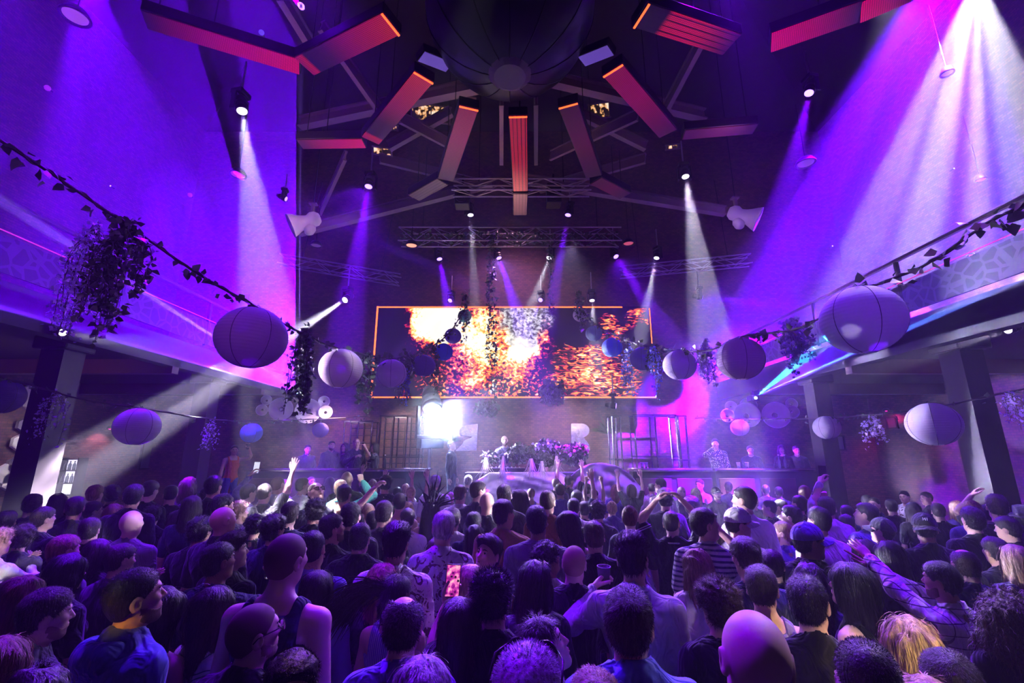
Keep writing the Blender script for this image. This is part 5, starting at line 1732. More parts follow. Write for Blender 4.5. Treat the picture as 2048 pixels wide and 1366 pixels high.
# ------------------------------------------------------------------ lamps
VIO, WHT, BLU, WRM = (0.15, 0.0, 1.0), (0.86, 0.78, 1.0), (0.35, 0.45, 1.0), (1.0, 0.72, 0.4)
def gobo(l, scale, lo, hi, floor=0.0, gain=2.4, off=0.0, radial=0, det=0.0):
    l.use_nodes = True; n = l.node_tree; em = n.nodes['Emission']
    tc = n.nodes.new('ShaderNodeTexCoord'); v = tc.outputs['Normal']
    mp = n.nodes.new('ShaderNodeMapping'); mp.inputs['Location'].default_value = (off, off * 0.7, off * 0.3)
    n.links.new(v, mp.inputs[0]); v = mp.outputs[0]
    if radial:
        v = tc.outputs['Normal']
        s = n.nodes.new('ShaderNodeSeparateXYZ'); n.links.new(v, s.inputs[0])
        at2 = math_n(n, 'ARCTAN2', s.outputs['Y'], s.outputs['X'])
        cb = n.nodes.new('ShaderNodeCombineXYZ')
        n.links.new(math_n(n, 'COSINE', at2), cb.inputs[0]); n.links.new(math_n(n, 'SINE', at2), cb.inputs[1]); cb.inputs[2].default_value = off
        v = cb.outputs[0]
    no = n.nodes.new('ShaderNodeTexNoise'); no.inputs['Scale'].default_value = scale; no.inputs['Detail'].default_value = det
    n.links.new(v, no.inputs['Vector'])
    r = n.nodes.new('ShaderNodeMapRange'); r.inputs[1].default_value = lo; r.inputs[2].default_value = hi; r.inputs[3].default_value = floor; r.inputs[4].default_value = gain
    n.links.new(no.outputs['Fac'], r.inputs[0]); n.links.new(r.outputs[0], em.inputs['Strength'])
def dots(l, scale, r0, r1, floor, gain, off):
    l.use_nodes = True; n = l.node_tree; em = n.nodes['Emission']
    tc = n.nodes.new('ShaderNodeTexCoord'); mp = n.nodes.new('ShaderNodeMapping'); mp.inputs['Location'].default_value = (off, off * 0.7, off * 0.3)
    n.links.new(tc.outputs['Normal'], mp.inputs[0])
    vo = n.nodes.new('ShaderNodeTexVoronoi'); vo.inputs['Scale'].default_value = scale; n.links.new(mp.outputs[0], vo.inputs['Vector'])
    r = n.nodes.new('ShaderNodeMapRange'); r.inputs[1].default_value = r1; r.inputs[2].default_value = r0; r.inputs[3].default_value = floor; r.inputs[4].default_value = gain
    n.links.new(vo.outputs['Distance'], r.inputs[0]); n.links.new(r.outputs[0], em.inputs['Strength'])
def spot(name, p, tgt, ang, pw, col, blend=0.25, size=0.04):
    l = bpy.data.lights.new(name, 'SPOT'); l.energy = pw; l.color = col; l.spot_size = math.radians(ang); l.spot_blend = blend; l.shadow_soft_size = size
    o = link(bpy.data.objects.new(name, l)); o.location = p
    o.rotation_euler = (Vector(tgt) - Vector(p)).to_track_quat('-Z', 'Y').to_euler()
    return o
LENSC = {(0.15, 0.0, 1.0): (0.16, 0.09, 0.6), (0.86, 0.78, 1.0): (0.3, 0.28, 0.32)}
KB = 14.0
def moving_head(p, tgt, label, col, lens=6.0, scale=1.0, flip=1):
    p, tgt = Vector(p), Vector(tgt); d = (tgt - p).normalized()
    yaw = math.atan2(-d.x, d.y) if abs(d.x) + abs(d.y) > 1e-4 else 0.0
    pit = math.atan2(d.z, math.hypot(d.x, d.y))
    s = scale
    o = empty('moving_head_light', p, yaw); tag(o, label, 'stage light')
    def q(y, z, x=0.0):        # head frame: y along the beam
        return Vector((x, math.cos(pit) * y - math.sin(pit) * z, math.sin(pit) * y + math.cos(pit) * z)) * s
    bm = bmesh.new()
    for a, b, r1, r2 in ((-0.30, -0.12, 0.075, 0.11), (-0.12, 0.0, 0.11, 0.12), (0.0, 0.06, 0.12, 0.105)):
        cyl(bm, q(a - 0.06, 0), q(b - 0.06, 0), r1 * s, r2 * s, 18)
    bm_obj('head', bm, M_BLACK, o, True)
    bm = bmesh.new(); cyl(bm, q(-0.004, 0), q(0.008, 0), 0.088 * s, 0.088 * s, 20)
    bm_obj('lens', bm, mat('lens %s %.1f' % (str(col), lens), (0.1, 0.1, 0.1), 0.2, emit=LENSC.get(col, col), es=lens), o)
    bm = bmesh.new()
    for x in (-0.15, 0.15):
        box(bm, Vector((x, -0.08, 0.12 * flip)) * s, Vector((0.035, 0.1, 0.34)) * s, bev=0.01)
    box(bm, Vector((0, -0.08, 0.3 * flip)) * s, Vector((0.335, 0.12, 0.04)) * s, bev=0.01)
    bm_obj('yoke', bm, M_BLACK, o)
    bm = bmesh.new(); box(bm, Vector((0, -0.08, 0.375 * flip)) * s, Vector((0.26, 0.24, 0.1)) * s, bev=0.015); bm_obj('base', bm, M_BLACK, o)
    bm = bmesh.new(); cyl(bm, Vector((0, -0.08, 0.42 * flip)) * s, Vector((0, -0.08, 1.1 * flip)) * s, 0.02 * s, seg=8); bm_obj('mount_pole', bm, M_ALU, o)
    return o
def beam(u, v, Y, tu, tv, tY, ang, pw, col, label, gb=None, lens=6.0, scale=1.0, blend=0.3, flip=1):
    p, t = at(u, v, Y), at(tu, tv, tY)
    moving_head(p, t, label, col, lens, scale, flip)
    d = (t - p).normalized()
    o = spot('beam', p + d * 0.05, t, ang, pw * ((KB * (2.6 if col == VIO else 1.7)) if ang < 30 else 1.3), col, blend)
    if gb:
        gobo(o.data, *gb)
    return o
G = (9, .42, .62, .15, 2.2)
# the two great fans
o = beam(1955, -55, 5.9, 1895, 560, 8.2, 52, 62000, WHT, 'stage light high above the right balcony throwing the great white fan', None, 8); dots(o.data, 9, .22, .50, .08, 3.2, 3.0)
o = beam(1905, -150, 5.7, 1720, 640, 9.5, 54, 270000, (0.14, 0.0, 1.0), 'stage light above the right balcony throwing the violet fan', None, 8); dots(o.data, 8, .25, .55, .25, 2.4, 8.0)
o = beam(172, -90, 5.8, 270, 560, 7.8, 38, 66000, VIO, 'stage light high above the left balcony throwing the violet fan', None, 8); dots(o.data, 7, .25, .55, .3, 2.2, 5.0)
# beams one by one
beam(484, 222, 6.4, 560, 800, 6.2, 13, 2400, WHT, 'white moving head seen through the violet sheet', (30, .42, .6, .1, 2.4), 9, 0.9)
beam(1371, 353, 8.2, 1440, 800, 7.6, 13, 2800, WHT, 'white moving head high to the right of the screen', (26, .42, .6, .1, 2.4), 9, 0.8)
beam(941, 430, 10.2, 962, 760, 10.0, 9, 1300, WHT, 'white moving head hanging above the truss', (26, .45, .6, .1, 2.4), 8, 0.8)
beam(1136, 430, 10.2, 1075, 760, 10.0, 10, 2600, VIO, 'violet moving head above the truss, right of the white one', None, 8, 0.8)
beam(1098, 516, 11.6, 1035, 690, 11.0, 13, 1300, WHT, 'white moving head right of the long vine above the screen', (22, .42, .6, .1, 2.4), 8, 0.8)
beam(1313, 516, 11.6, 1255, 800, 11.0, 11, 1900, WHT, 'white moving head above the right end of the screen', (22, .42, .6, .1, 2.4), 8, 0.8)
beam(1232, 513, 11.6, 1425, 800, 9.6, 13, 2600, VIO, 'violet moving head above the right part of the screen', None, 8, 0.8)
beam(998, 516, 11.6, 1060, 700, 11.2, 14, 3000, VIO, 'violet moving head beside the long vine above the screen', None, 8, 0.8)
beam(879, 518, 11.6, 912, 680, 11.2, 15, 2200, VIO, 'violet moving head left of the truss middle', None, 8, 0.8)
beam(737, 373, 9.0, 695, 640, 8.6, 13, 3600, VIO, 'violet moving head hung left below the roof beams', None, 8, 0.9)
beam(690, 600, 11.6, 300, 850, 7.8, 9, 7800, WHT, 'bright white moving head left of the screen throwing a beam across the left', (16, .40, .58, .2, 2.2), 14, 0.9)
beam(900, 601, 12.3, 850, 660, 11.4, 12, 500, VIO, 'small violet head at the top edge of the screen, left', None, 8, 0.7)
beam(1081, 600, 12.3, 1060, 650, 11.4, 12, 500, VIO, 'small violet head at the top edge of the screen, middle', None, 8, 0.7)
beam(1184, 601, 12.2, 1195, 760, 11.6, 16, 900, WHT, 'white moving head at the top edge of the screen, right', (20, .42, .6, .1, 2.4), 8, 0.8)
beam(572, 398, 9.4, 1240, 712, 10.6, 5, 2600, VIO, 'violet moving head near the left horn loudspeaker, beam crossing the screen', None, 6, 0.6)
beam(1404, 594, 12.0, 1900, 650, 11.4, 11, 4500, VIO, 'violet moving head right of the screen pointing right', None, 8, 0.7)
beam(1618, 186, 6.6, 1535, 560, 6.4, 13, 2600, VIO, 'violet moving head left of the great white fan', None, 9, 0.8)
beam(1232, 812, 12.4, 1500, 850, 11.4, 26, 260, VIO, 'violet head over the pergola beside the right letter', None, 8, 0.8)
beam(125, 665, 5.9, 420, 715, 5.4, 13, 300, WHT, 'small white head under the left balcony front', None, 7, 0.55)
beam(2016, 660, 5.9, 1640, 760, 5.6, 11, 420, WHT, 'small white head under the right balcony front', None, 7, 0.55)
o = beam(866, 820, 12.0, 900, 1000, 10.2, 56, 3000, BLU, 'dazzling star bright moving head left of the DJ facing the crowd', None, 60, 2.3, 0.3, -1); gobo(o.data, 3.2, .38, .62, .25, 2.2, 2.0, 1, 3.0)
star = at(866, 820, 11.7)
spot('star core', star, at(862, 930, 10.0), 60, 2400, BLU, 0.9)
o = spot('star rays', star, at(1150, 930, 9.9), 80, 8000, (0.75, 0.7, 1.0), 0.5); gobo(o.data, 5, .46, .6, .0, 2.6, 5.0, 1, 2.0)
l = bpy.data.lights.new('star halo', 'POINT'); l.energy = 150; l.color = (0.75, 0.8, 1.0); l.shadow_soft_size = 0.1
o = link(bpy.data.objects.new('star halo', l)); o.location = at(866, 820, 11.55)
bm = bmesh.new(); bmesh.ops.create_icosphere(bm, subdivisions=3, radius=1.3)
m = bpy.data.materials.new('drifting smoke'); m.use_nodes = True; nt = m.node_tree; nt.nodes.remove(nt.nodes['Principled BSDF'])
vs = nd(nt, 'ShaderNodeVolumeScatter'); vs.inputs['Anisotropy'].default_value = 0.3
tc = nd(nt, 'ShaderNodeTexCoord'); ln = nd(nt, 'ShaderNodeVectorMath', operation='LENGTH'); nt.links.new(tc.outputs['Object'], ln.inputs[0])
fall = math_n(nt, 'MAXIMUM', math_n(nt, 'SUBTRACT', 1.0, math_n(nt, 'DIVIDE', ln.outputs['Value'], 1.25)), 0.0)
nt.links.new(math_n(nt, 'MULTIPLY', math_n(nt, 'POWER', fall, 2.0), 0.22), vs.inputs['Density']); nt.links.new(vs.outputs[0], nt.nodes['Material Output'].inputs['Volume'])
o = bm_obj('stage_smoke', bm, m, None, True); o.location = at(866, 825, 11.45)
tag(o, 'pale smoke glowing around the star bright light left of the DJ', 'smoke', kind='stuff')
# washes over the crowd: violet from the roof, cooler white over the middle
def wash(p, t, ang, pw, col, gb=None):
    o = spot('wash', Vector(p), t, ang, pw, col, 0.7, 0.12)
    if gb:
        gobo(o.data, *gb)
    return o
WASH = [((-2.8, 4.7, 8.8), (-1.7, 2.0, 1.6), 44, 5600, VIO), ((2.8, 4.7, 8.8), (1.7, 2.0, 1.6), 44, 5600, VIO), ((6.4, 4.2, 8.6), (4.6, 3.4, 1.6), 46, 4200, VIO), ((-6.4, 4.2, 8.6), (-4.2, 3.2, 1.6), 42, 2600, VIO)]
for k, (p, t, a, w_, c) in enumerate([(at(737, 378, 8.85), (-2.8, 3.6, 1.6), 44, 6500, VIO), (at(1404, 598, 11.8), (3.4, 3.8, 1.6), 40, 6500, VIO), (at(1232, 518, 11.4), (2.2, 4.4, 1.6), 36, 4200, VIO), (at(998, 520, 11.4), (0.0, 4.2, 1.6), 40, 3600, (0.32, 0.12, 1.0))]):
    o = spot('crowd wash', p, t, a, w_, c, 0.6, 0.06); gobo(o.data, 5, .36, .6, .35, 1.6, k * 2.3)
for i, (p, t, a, w_, c) in enumerate(WASH):
    wash(p, t, a, w_, c, (5, .36, .6, .35, 1.6, i * 3.1))
spot('white wash', (1.6, 11.2, 7.6), (0.2, 5.2, 1.6), 34, 2300, (0.7, 0.55, 1.0), 0.7, 0.1)
spot('front fill', (0.4, -3.8, 6.0), (0.3, 3.2, 1.6), 75, 30, (0.5, 0.32, 0.85), 0.8, 0.5)
spot('lantern fill right', (1.2, -3.6, 5.2), (3.9, 4.6, 4.4), 44, 1600, (0.2, 0.02, 1.0), 0.8, 0.1)  # unseen pair added behind the camera to brighten the lanterns
spot('lantern fill left', (-1.2, -3.6, 5.2), (-2.6, 4.6, 3.9), 44, 1000, (0.35, 0.08, 0.9), 0.8, 0.1)
spot('horn fill', (0.0, 4.5, 6.0), (-4.2, 9.0, 7.6), 24, 700, (1.0, 0.5, 0.75), 0.6, 0.1)  # unseen pinkish fill, both sides, added to brighten the horn loudspeakers
spot('horn fill', (0.0, 4.5, 6.0), (4.6, 9.0, 7.8), 24, 500, (0.8, 0.4, 0.9), 0.6, 0.1)
spot('roof centre fill', (0.0, 8.6, 6.4), (0.0, 7.6, 11.0), 100, 110, (1.0, 0.42, 0.36), 0.9, 0.3)  # unseen warm fill added for the roof beams
spot('garland fill', (5.4, 5.2, 8.6), at(1950, 455, 2.7), 22, 2600, WHT, 0.6, 0.08)  # no fixture here: added to light the right garland's leaves
spot('stage glow', (1.6, 9.4, 4.6), (1.9, 10.6, 1.2), 60, 900, (0.3, 0.04, 1.0), 0.6, 0.1)
spot('booth light', (0.4, 9.4, 5.0), (0.3, 11, 1.9), 44, 420, (0.7, 0.5, 1.0), 0.6, 0.1)
spot('screen side glow', (0.0, 11.6, 8.6), (0.0, 13.6, 5.0), 130, 420, (0.8, 0.35, 0.5), 0.9, 0.3)
for s in (-1, 1):  # wide unseen lights added as ambient fill
    spot('roof glow', (s * 3.5, 6.0, 6.8), (s * 2.0, 8.0, 11.0), 120, 90, (0.75, 0.28, 0.5) if s < 0 else (0.45, 0.12, 0.45), 0.9, 0.3)
    spot('side wall fill', (s * 5.8, 3.5, 8.6), (s * 10.6, 7.0, 4.0), 110, 900 if s < 0 else 500, VIO, 0.9, 0.3)
    spot('under balcony', (s * 7.4, 6.0, 3.5), (s * 9.6, 10.5, 1.8), 120, 70, (0.75, 0.35, 0.85) if s < 0 else (0.5, 0.05, 0.8), 0.8, 0.2)
spot('bar light', (-8.4, 9.2, 3.4), (-10.5, 9.8, 1.8), 70, 150, (1.0, 0.85, 0.85), 0.5, 0.1)
spot('brick light left', (-4.5, 11.6, 3.3), (-5.2, 13.6, 2.0), 90, 260, (0.9, 0.6, 0.7), 0.8, 0.1)
spot('brick light stage', (1.6, 11.9, 3.5), (1.4, 13.6, 2.2), 110, 260, (0.95, 0.7, 0.75), 0.8, 0.1)
spot('brick light booth', (-3.2, 12.5, 3.4), (-3.0, 13.6, 2.0), 120, 200, (1.0, 0.8, 0.7), 0.8, 0.1)

# pink and other wall lamps
def wall_lamp(u, v, label, X=None, Y=None, pw=14, col=(1.0, 0.02, 0.35)):
    p = atx(u, v, X) if X else at(u, v, Y)
    dr = Vector((-1 if X and X > 0 else 1 if X else 0, 0 if X else -1, 0))
    o = empty('wall_lamp', p); tag(o, label, 'lamp')
    bm = bmesh.new(); cyl(bm, p * 0 - dr * 0.02, dr * 0.16, 0.02, seg=8); bm_obj('arm', bm, M_BLACK, o)
    bm = bmesh.new(); lathe(bm, [(0.02, 0.08), (0.05, 0.07), (0.09, 0.0), (0.088, 0.0), (0.045, 0.06), (0.01, 0.07)], 18, Matrix.Translation(dr * 0.16)); bm_obj('shade', bm, M_BLACK, o, True)
    bm = bmesh.new(); bmesh.ops.create_uvsphere(bm, u_segments=12, v_segments=8, radius=0.035, matrix=Matrix.Translation(dr * 0.16 + Vector((0, 0, 0.02)))); bm_obj('bulb', bm, mat('bulb pink', (0.2, 0, 0.05), 0.4, emit=col, es=3), o, True)
    spot('wall lamp light', p + dr * 0.16 - Vector((0, 0, 0.03)), p - dr * 0.1 - Vector((0, 0, 1)), 130, pw, col, 0.6, 0.03)
wall_lamp(1957, 512, 'pink wall lamp on the upper right wall', X=10.5, pw=60)
wall_lamp(406, 572, 'pink wall lamp on the upper left wall near the garland', X=-10.5, pw=40)
wall_lamp(442, 594, 'pink wall lamp behind the leaves of the left garland', X=-10.5, pw=40)
wall_lamp(1784, 822, 'pink lamp over the framed picture on the right brick wall', X=10.5, pw=45)
wall_lamp(1905, 835, 'pink lamp behind the large violet lantern', X=10.5, pw=25)
wall_lamp(207, 858, 'small lamp on the brick under the left balcony', X=-10.5, pw=30, col=(1, 0.3, 0.5))
def ceiling_disc(u, v, Y, r, label, col, es):
    o = empty('ceiling_lamp', at(u, v, Y)); tag(o, label, 'lamp')
    bm = bmesh.new(); lathe(bm, [(0, 0.12), (r * 0.7, 0.12), (r, 0.03), (r, 0), (r * 0.86, 0.0), (r * 0.82, 0.04), (0, 0.05)], 24); bm_obj('housing', bm, M_BLACK, o, True)
    bm = bmesh.new(); cyl(bm, (0, 0, 0.02), (0, 0, 0.03), r * 0.78, seg=24); bm_obj('diffuser', bm, mat('disc %s' % label, (0.2, 0.15, 0.15), 0.5, emit=col, es=es), o)
    bm = bmesh.new(); cyl(bm, (0, 0, 0.1), (0, 0, 1.5), 0.01, seg=6); bm_obj('hanging_rod', bm, M_BLACK, o)
ceiling_disc(823, 492, 11.0, 0.17, 'warm lit disc lamp left of the truss', (1.0, 0.35, 0.2), 1.4)
ceiling_disc(1257, 488, 11.0, 0.16, 'half lit reddish disc lamp right of the truss', (0.8, 0.1, 0.15), 0.6)
ceiling_disc(632, 492, 10.8, 0.15, 'dim disc lamp below the left horn loudspeaker', (0.3, 0.15, 0.4), 0.15)
ceiling_disc(476, 351, 8.6, 0.17, 'dim pink disc lamp behind the violet sheet, below the white head', (0.8, 0.05, 0.5), 0.25)
ceiling_disc(1612, 328, 8.6, 0.2, 'dim violet disc lamp left of the white fan', (0.3, 0.08, 0.7), 0.25)
ceiling_disc(1895, 148, 6.6, 0.1, 'dim disc lamp inside the great white fan', (0.5, 0.3, 0.8), 0.3)
ceiling_disc(150, 35, 5.6, 0.2, 'disc lamp inside the violet fan at upper left', (0.5, 0.1, 0.9), 0.5)
ceiling_disc(1962, 361, 8.0, 0.1, 'small pink disc lamp on the right behind the white fan', (1.0, 0.05, 0.3), 0.7)
for i, (u, v, Y, c) in enumerate([(1655, 783, 12.8, (0.0, 0.9, 0.45)), (1655, 800, 12.8, (0.0, 0.9, 0.35)), (221, 372, 9.0, (1, 0.7, 0.6)), (1908, 337, 9.0, (0.7, 1, 0.8)), (1665, 492, 10.0, (0.9, 0.8, 1)), (523, 65, 7.0, (0.2, 0.1, 1.0)), (95, 176, 7.0, (0.5, 0.02, 0.6)), (380, 390, 9.4, (0.5, 0.02, 0.5))]):
    bm = bmesh.new(); bmesh.ops.create_uvsphere(bm, u_segments=10, v_segments=6, radius=(0.05 if i < 2 else 0.018 if i < 5 else 0.05))
    o = bm_obj('indicator_light', bm, mat('pin %d' % i, (0.1, 0.1, 0.1), 0.4, emit=c, es=(1.2 if i < 5 else 0.5)), None, True); o.location = at(u, v, Y)
    tag(o, ['upper green indicator light right of the horns', 'lower green indicator light right of the horns', 'tiny white point of light on the left wall', 'tiny white point of light in the great fan', 'tiny point of light on the dark right wall', 'small blue point of light at upper left under the roof', 'dim magenta light in the left violet fan', 'dim magenta light left of the white head'][i], 'light')
    bm = bmesh.new(); cyl(bm, (0, 0.0, 0), (0, 0.09, 0), 0.02, seg=8); bm_obj('socket', bm, M_BLACK, o)

# ---- left bar corner: hexagon panels, glowing shelf
HEX = [(62, 785, 17, 1), (66, 806, 17, 1), (62, 850, 17, 1), (86, 846, 14, 1), (38, 885, 16, 1), (50, 922, 17, 1), (68, 908, 16, 1), (86, 902, 15, 1), (72, 932, 14, 1), (8, 948, 20, 1), (22, 962, 20, 1), (84, 862, 13, 0), (60, 872, 16, 0), (64, 892, 15, 0), (30, 930, 17, 0), (88, 882, 13, 0), (46, 850, 13, 0)]
for i, (u, v, r_, wh) in enumerate(HEX):
    p = atx(u, v, -10.5); dep = p.y * CT + (p.z - CAM_H) * ST; R = r_ / FPX * dep * 1.02
    bm = bmesh.new(); cyl(bm, (-0.03 - 0.0, 0, 0), (0.03, 0, 0), R, R * 0.96, 6)
    o = bm_obj('acoustic_panel', bm, mat('white felt', (0.78, 0.74, 0.76), 0.9) if wh else mat('grey felt', (0.16, 0.14, 0.17), 0.9)); o.location = p
    tag(o, '%s hexagon panel on the brick wall behind the left bar' % ('white' if wh else 'grey'), 'wall panel', 'white hexagon panels on the left wall' if wh else 'grey hexagon panels on the left wall')
r = empty('back_bar_shelf', at(139, 955, 8.6)); tag(r, 'brightly lit glass shelf of bottles beside the left column', 'shelf')
bm = bmesh.new(); box(bm, (0, 0.1, 0), (0.34, 0.02, 0.62)); bm_obj('lit_back', bm, mat('lit back', (0.8, 0.8, 0.9), 0.5, emit=(0.8, 0.75, 1.0), es=1.3), r)
for z in (-0.3, -0.1, 0.12, 0.32):
    bm = bmesh.new(); box(bm, (0, 0, z), (0.36, 0.2, 0.015)); bm_obj('shelf_board', bm, M_BLACK, r)
bm = bmesh.new(); box(bm, (0.18, 0, -0.55), (0.02, 0.2, 1.8)); box(bm, (-0.18, 0, -0.55), (0.02, 0.2, 1.8)); bm_obj('upright', bm, M_BLACK, r)
for i in range(8):
    bm = bmesh.new(); lathe(bm, [(0, 0), (0.026, 0), (0.026, 0.1), (0.01, 0.13), (0.01, 0.165), (0, 0.165)], 12)
    o = bm_obj('bottle', bm, mat('bottle glass', (0.3, 0.35, 0.4), 0.1, trans=0.6), None, True)
    o.location = r.location + Vector((-0.12 + 0.08 * (i % 4), 0, (-0.092 if i < 4 else 0.128)))
    tag(o, 'small bottle on the brightly lit shelf by the left column', 'bottle', 'bottles on the lit shelf')
bm = bmesh.new(); box(bm, (0, 0, 0.55), (0.7, 3.4, 1.1)); 
o = bm_obj('side_bar', bm, M_WOOD); o.location = (-9.2, 8.2, 0); tag(o, 'dark side bar in front of the hexagon panels', 'counter')
bm = bmesh.new(); box(bm, (0, 0, 1.12), (0.8, 3.5, 0.05), bev=0.01); bm_obj('bar_top', bm, mat('steel top', (0.5, 0.48, 0.5), 0.25, metal=0.8), o)
for i in range(9):
    bm = bmesh.new(); lathe(bm, [(0, 0), (0.04, 0), (0.048, 0.13), (0.044, 0.13), (0.037, 0.01), (0, 0.01)], 16)
    c = bm_obj('paper_cup_stack', bm, M_WHITE, None, True); c.scale = (1.3, 1.3, 2.2 + 0.6 * (i % 3)); c.location = (-9.2 + 0.12 * (i % 3 - 1), 6.9 + 0.35 * (i // 3), 1.146)
    tag(c, 'stack of white cups on the side bar by the hexagon panels', 'cups', 'cup stacks on the side bar')

def picture(u0, u1, v0, v1, X, Y, label):
    if X:
        a, b = atx(u0, v0, X), atx(u1, v1, X); w, R = abs(a.y - b.y), face_mat((1 if X > 0 else -1, 0, 0))
    else:
        a, b = at(u0, v0, Y), at(u1, v1, Y); w, R = abs(a.x - b.x), face_mat((0, 1, 0))
    c = (a + b) / 2; h = abs(a.z - b.z)
    o = bpy.data.objects.new('wall_picture', None); link(o); o.location = c; o.rotation_euler = R.to_euler(); tag(o, label, 'picture')
    bm = bmesh.new(); box(bm, (0, -0.01, 0), (w, 0.02, h)); bm_obj('print', bm, mat('dark print', (0.09, 0.07, 0.1), 0.4), o)
    bm = bmesh.new()
    for x, z, sx, sz in ((0, h / 2, w + .06, .04), (0, -h / 2, w + .06, .04), (w / 2, 0, .04, h), (-w / 2, 0, .04, h)):
        box(bm, (x, -0.02, z), (sx, 0.05, sz))
    bm_obj('picture_frame', bm, M_BLACK, o)
picture(292, 344, 850, 935, -10.5, None, 'dark framed panel on the brick wall left under the balcony')
picture(1774, 1797, 836, 856, 10.45, None, 'small framed picture under a pink lamp on the right brick wall')
picture(1640, 1690, 872, 900, None, 13.5, 'dim framed board on the far wall right of the stage')
# black hanging speakers and ducts
for i, (u, v, Y, a) in enumerate([(925, 395, 9.6, 0), (1107, 392, 9.6, 0)]):
    o = empty('loudspeaker', at(u, v, Y), a); tag(o, 'black hanging loudspeaker %s of the straight end panel' % ('left' if i == 0 else 'right'), 'speaker')
    bm = bmesh.new(); box(bm, (0, 0, 0), (0.34, 0.32, 0.5), bev=0.02); bm_obj('cabinet', bm, M_BLACK, o)
    bm = bmesh.new(); lathe(bm, [(0.0, -0.03), (0.07, -0.02), (0.13, 0.015), (0.14, 0.015), (0.14, 0)], 20, Matrix.Translation((0, -0.165, -0.08)) @ Matrix.Rotation(PI / 2, 4, 'X')); bm_obj('cone', bm, M_DARK, o, True)
    bm = bmesh.new(); box(bm, (0, 0, 0.4), (0.05, 0.05, 0.35)); bm_obj('hanging_bracket', bm, M_BLACK, o)
p = at(318, 725, 9.6)
o = empty('air_duct', p); tag(o, 'long boxed air duct under the left balcony', 'duct')
bm = bmesh.new(); box(bm, (0.0, 1.1, 0), (0.5, 2.6, 0.3), bev=0.015); bm_obj('duct_body', bm, M_STEEL, o)
bm = bmesh.new(); box(bm, (0.0, -0.23, 0), (0.44, 0.04, 0.24)); bm_obj('grille', bm, M_BLACK, o)

# ------------------------------------------------------------------ laser fans: thin sheets of lit haze
def laser(S, d0, d1, L, th, pw, col, label, den=0.35, slit=0.008):
    """A fan of laser light between two directions in the plane x = const."""
    S = Vector(S); d0, d1 = Vector(d0).normalized(), Vector(d1).normalized()
    ang = d0.angle(d1); bis = (d0 + d1).normalized()
    l = bpy.data.lights.new('laser', 'SPOT'); l.energy = pw; l.color = col; l.spot_size = ang; l.spot_blend = 0.02; l.shadow_soft_size = 0.005
    o = link(bpy.data.objects.new('laser', l)); o.location = S
    z = -bis; x = d0.cross(d1).normalized(); x = (x - z * x.dot(z)).normalized(); y = z.cross(x)
    o.rotation_euler = Matrix((x, y, z)).transposed().to_euler()
    l.use_nodes = True; n = l.node_tree; em = n.nodes['Emission']
    tc = n.nodes.new('ShaderNodeTexCoord'); s = n.nodes.new('ShaderNodeSeparateXYZ'); n.links.new(tc.outputs['Normal'], s.inputs[0])
    g = math_n(n, 'LESS_THAN', math_n(n, 'ABSOLUTE', s.outputs['X']), slit)
    fo = n.nodes.new('ShaderNodeLightFalloff'); n.links.new(g, fo.inputs['Strength']); n.links.new(fo.outputs['Linear'], em.inputs['Strength'])
    # the sheet of haze it lights
    k = 18; bm = bmesh.new(); nrm = d0.cross(d1).normalized() * th
    fr = [S + (d0 * math.sin((1 - i / k) * ang) + d1 * math.sin(i / k * ang)) / math.sin(ang) * L for i in range(k + 1)]
    def clip(p):
        t = 1.0
        d = p - S
        for ax, lo, hi in ((1, YF + 0.05, YB - 0.05), (2, 0.5, 12.9)):
            if d[ax] > 1e-6: t = min(t, (hi - S[ax]) / d[ax])
            if d[ax] < -1e-6: t = min(t, (lo - S[ax]) / d[ax])
        return S + d * t
    fr = [clip(p) for p in fr]
    a = [bm.verts.new(p + nrm) for p in [S + bis * 0.03] + fr]; b = [bm.verts.new(p - nrm) for p in [S + bis * 0.03] + fr]
    for i in range(1, k + 1):
        bm.faces.new((a[0], a[i], a[i + 1])); bm.faces.new((b[0], b[i + 1], b[i]))
    for i in range(k + 2):
        j = (i + 1) % (k + 2)
        bm.faces.new((a[j], a[i], b[i], b[j]))
    bmesh.ops.recalc_face_normals(bm, faces=bm.faces)
    m = bpy.data.materials.new('lit haze'); m.use_nodes = True; nt = m.node_tree
    nt.nodes.remove(nt.nodes['Principled BSDF'])
    vs = nt.nodes.new('ShaderNodeVolumeScatter'); vs.inputs['Density'].default_value = den; vs.inputs['Anisotropy'].default_value = 0.0
    nt.links.new(vs.outputs[0], nt.nodes['Material Output'].inputs['Volume'])
    f = bm_obj('laser_haze', bm, m); tag(f, label, 'haze', kind='stuff')
    return o
def laser_box(p, label):
    o = empty('laser_projector', Vector(p) + Vector((0, 0.06, 0))); tag(o, label, 'laser')
    bm = bmesh.new(); box(bm, (0, 0.14, 0), (0.2, 0.22, 0.14), bev=0.012); bm_obj('case', bm, M_BLACK, o)
    bm = bmesh.new(); bmesh.ops.create_uvsphere(bm, u_segments=14, v_segments=8, radius=0.035, matrix=Matrix.Translation((0, 0.02, 0))); bm_obj('aperture', bm, mat('laser aperture', (0.1, 0.1, 0.2), 0.3, emit=(0.2, 0.5, 1.0), es=14), o, True)
    bm = bmesh.new(); box(bm, (0, 0.16, 0.12), (0.05, 0.08, 0.14)); bm_obj('bracket', bm, M_BLACK, o)
def ray(S, T, w, pw, col, label, L=12):
    S = Vector(S); T = Vector(T); d = (T - S).normalized()
    S = S + d * 0.06
    side = d.cross(Vector((0, 0, CAM_H)) - S).normalized()
    laser(S, d + side * w, d - side * w, L, 0.014, pw, col, label, 0.5, 0.03)
SL = atx(590, 785, -5.85); SRt = atx(1515, 795, 5.85)
laser_box(SL, 'laser projector at the corner of the left balcony, source of the violet sheet')
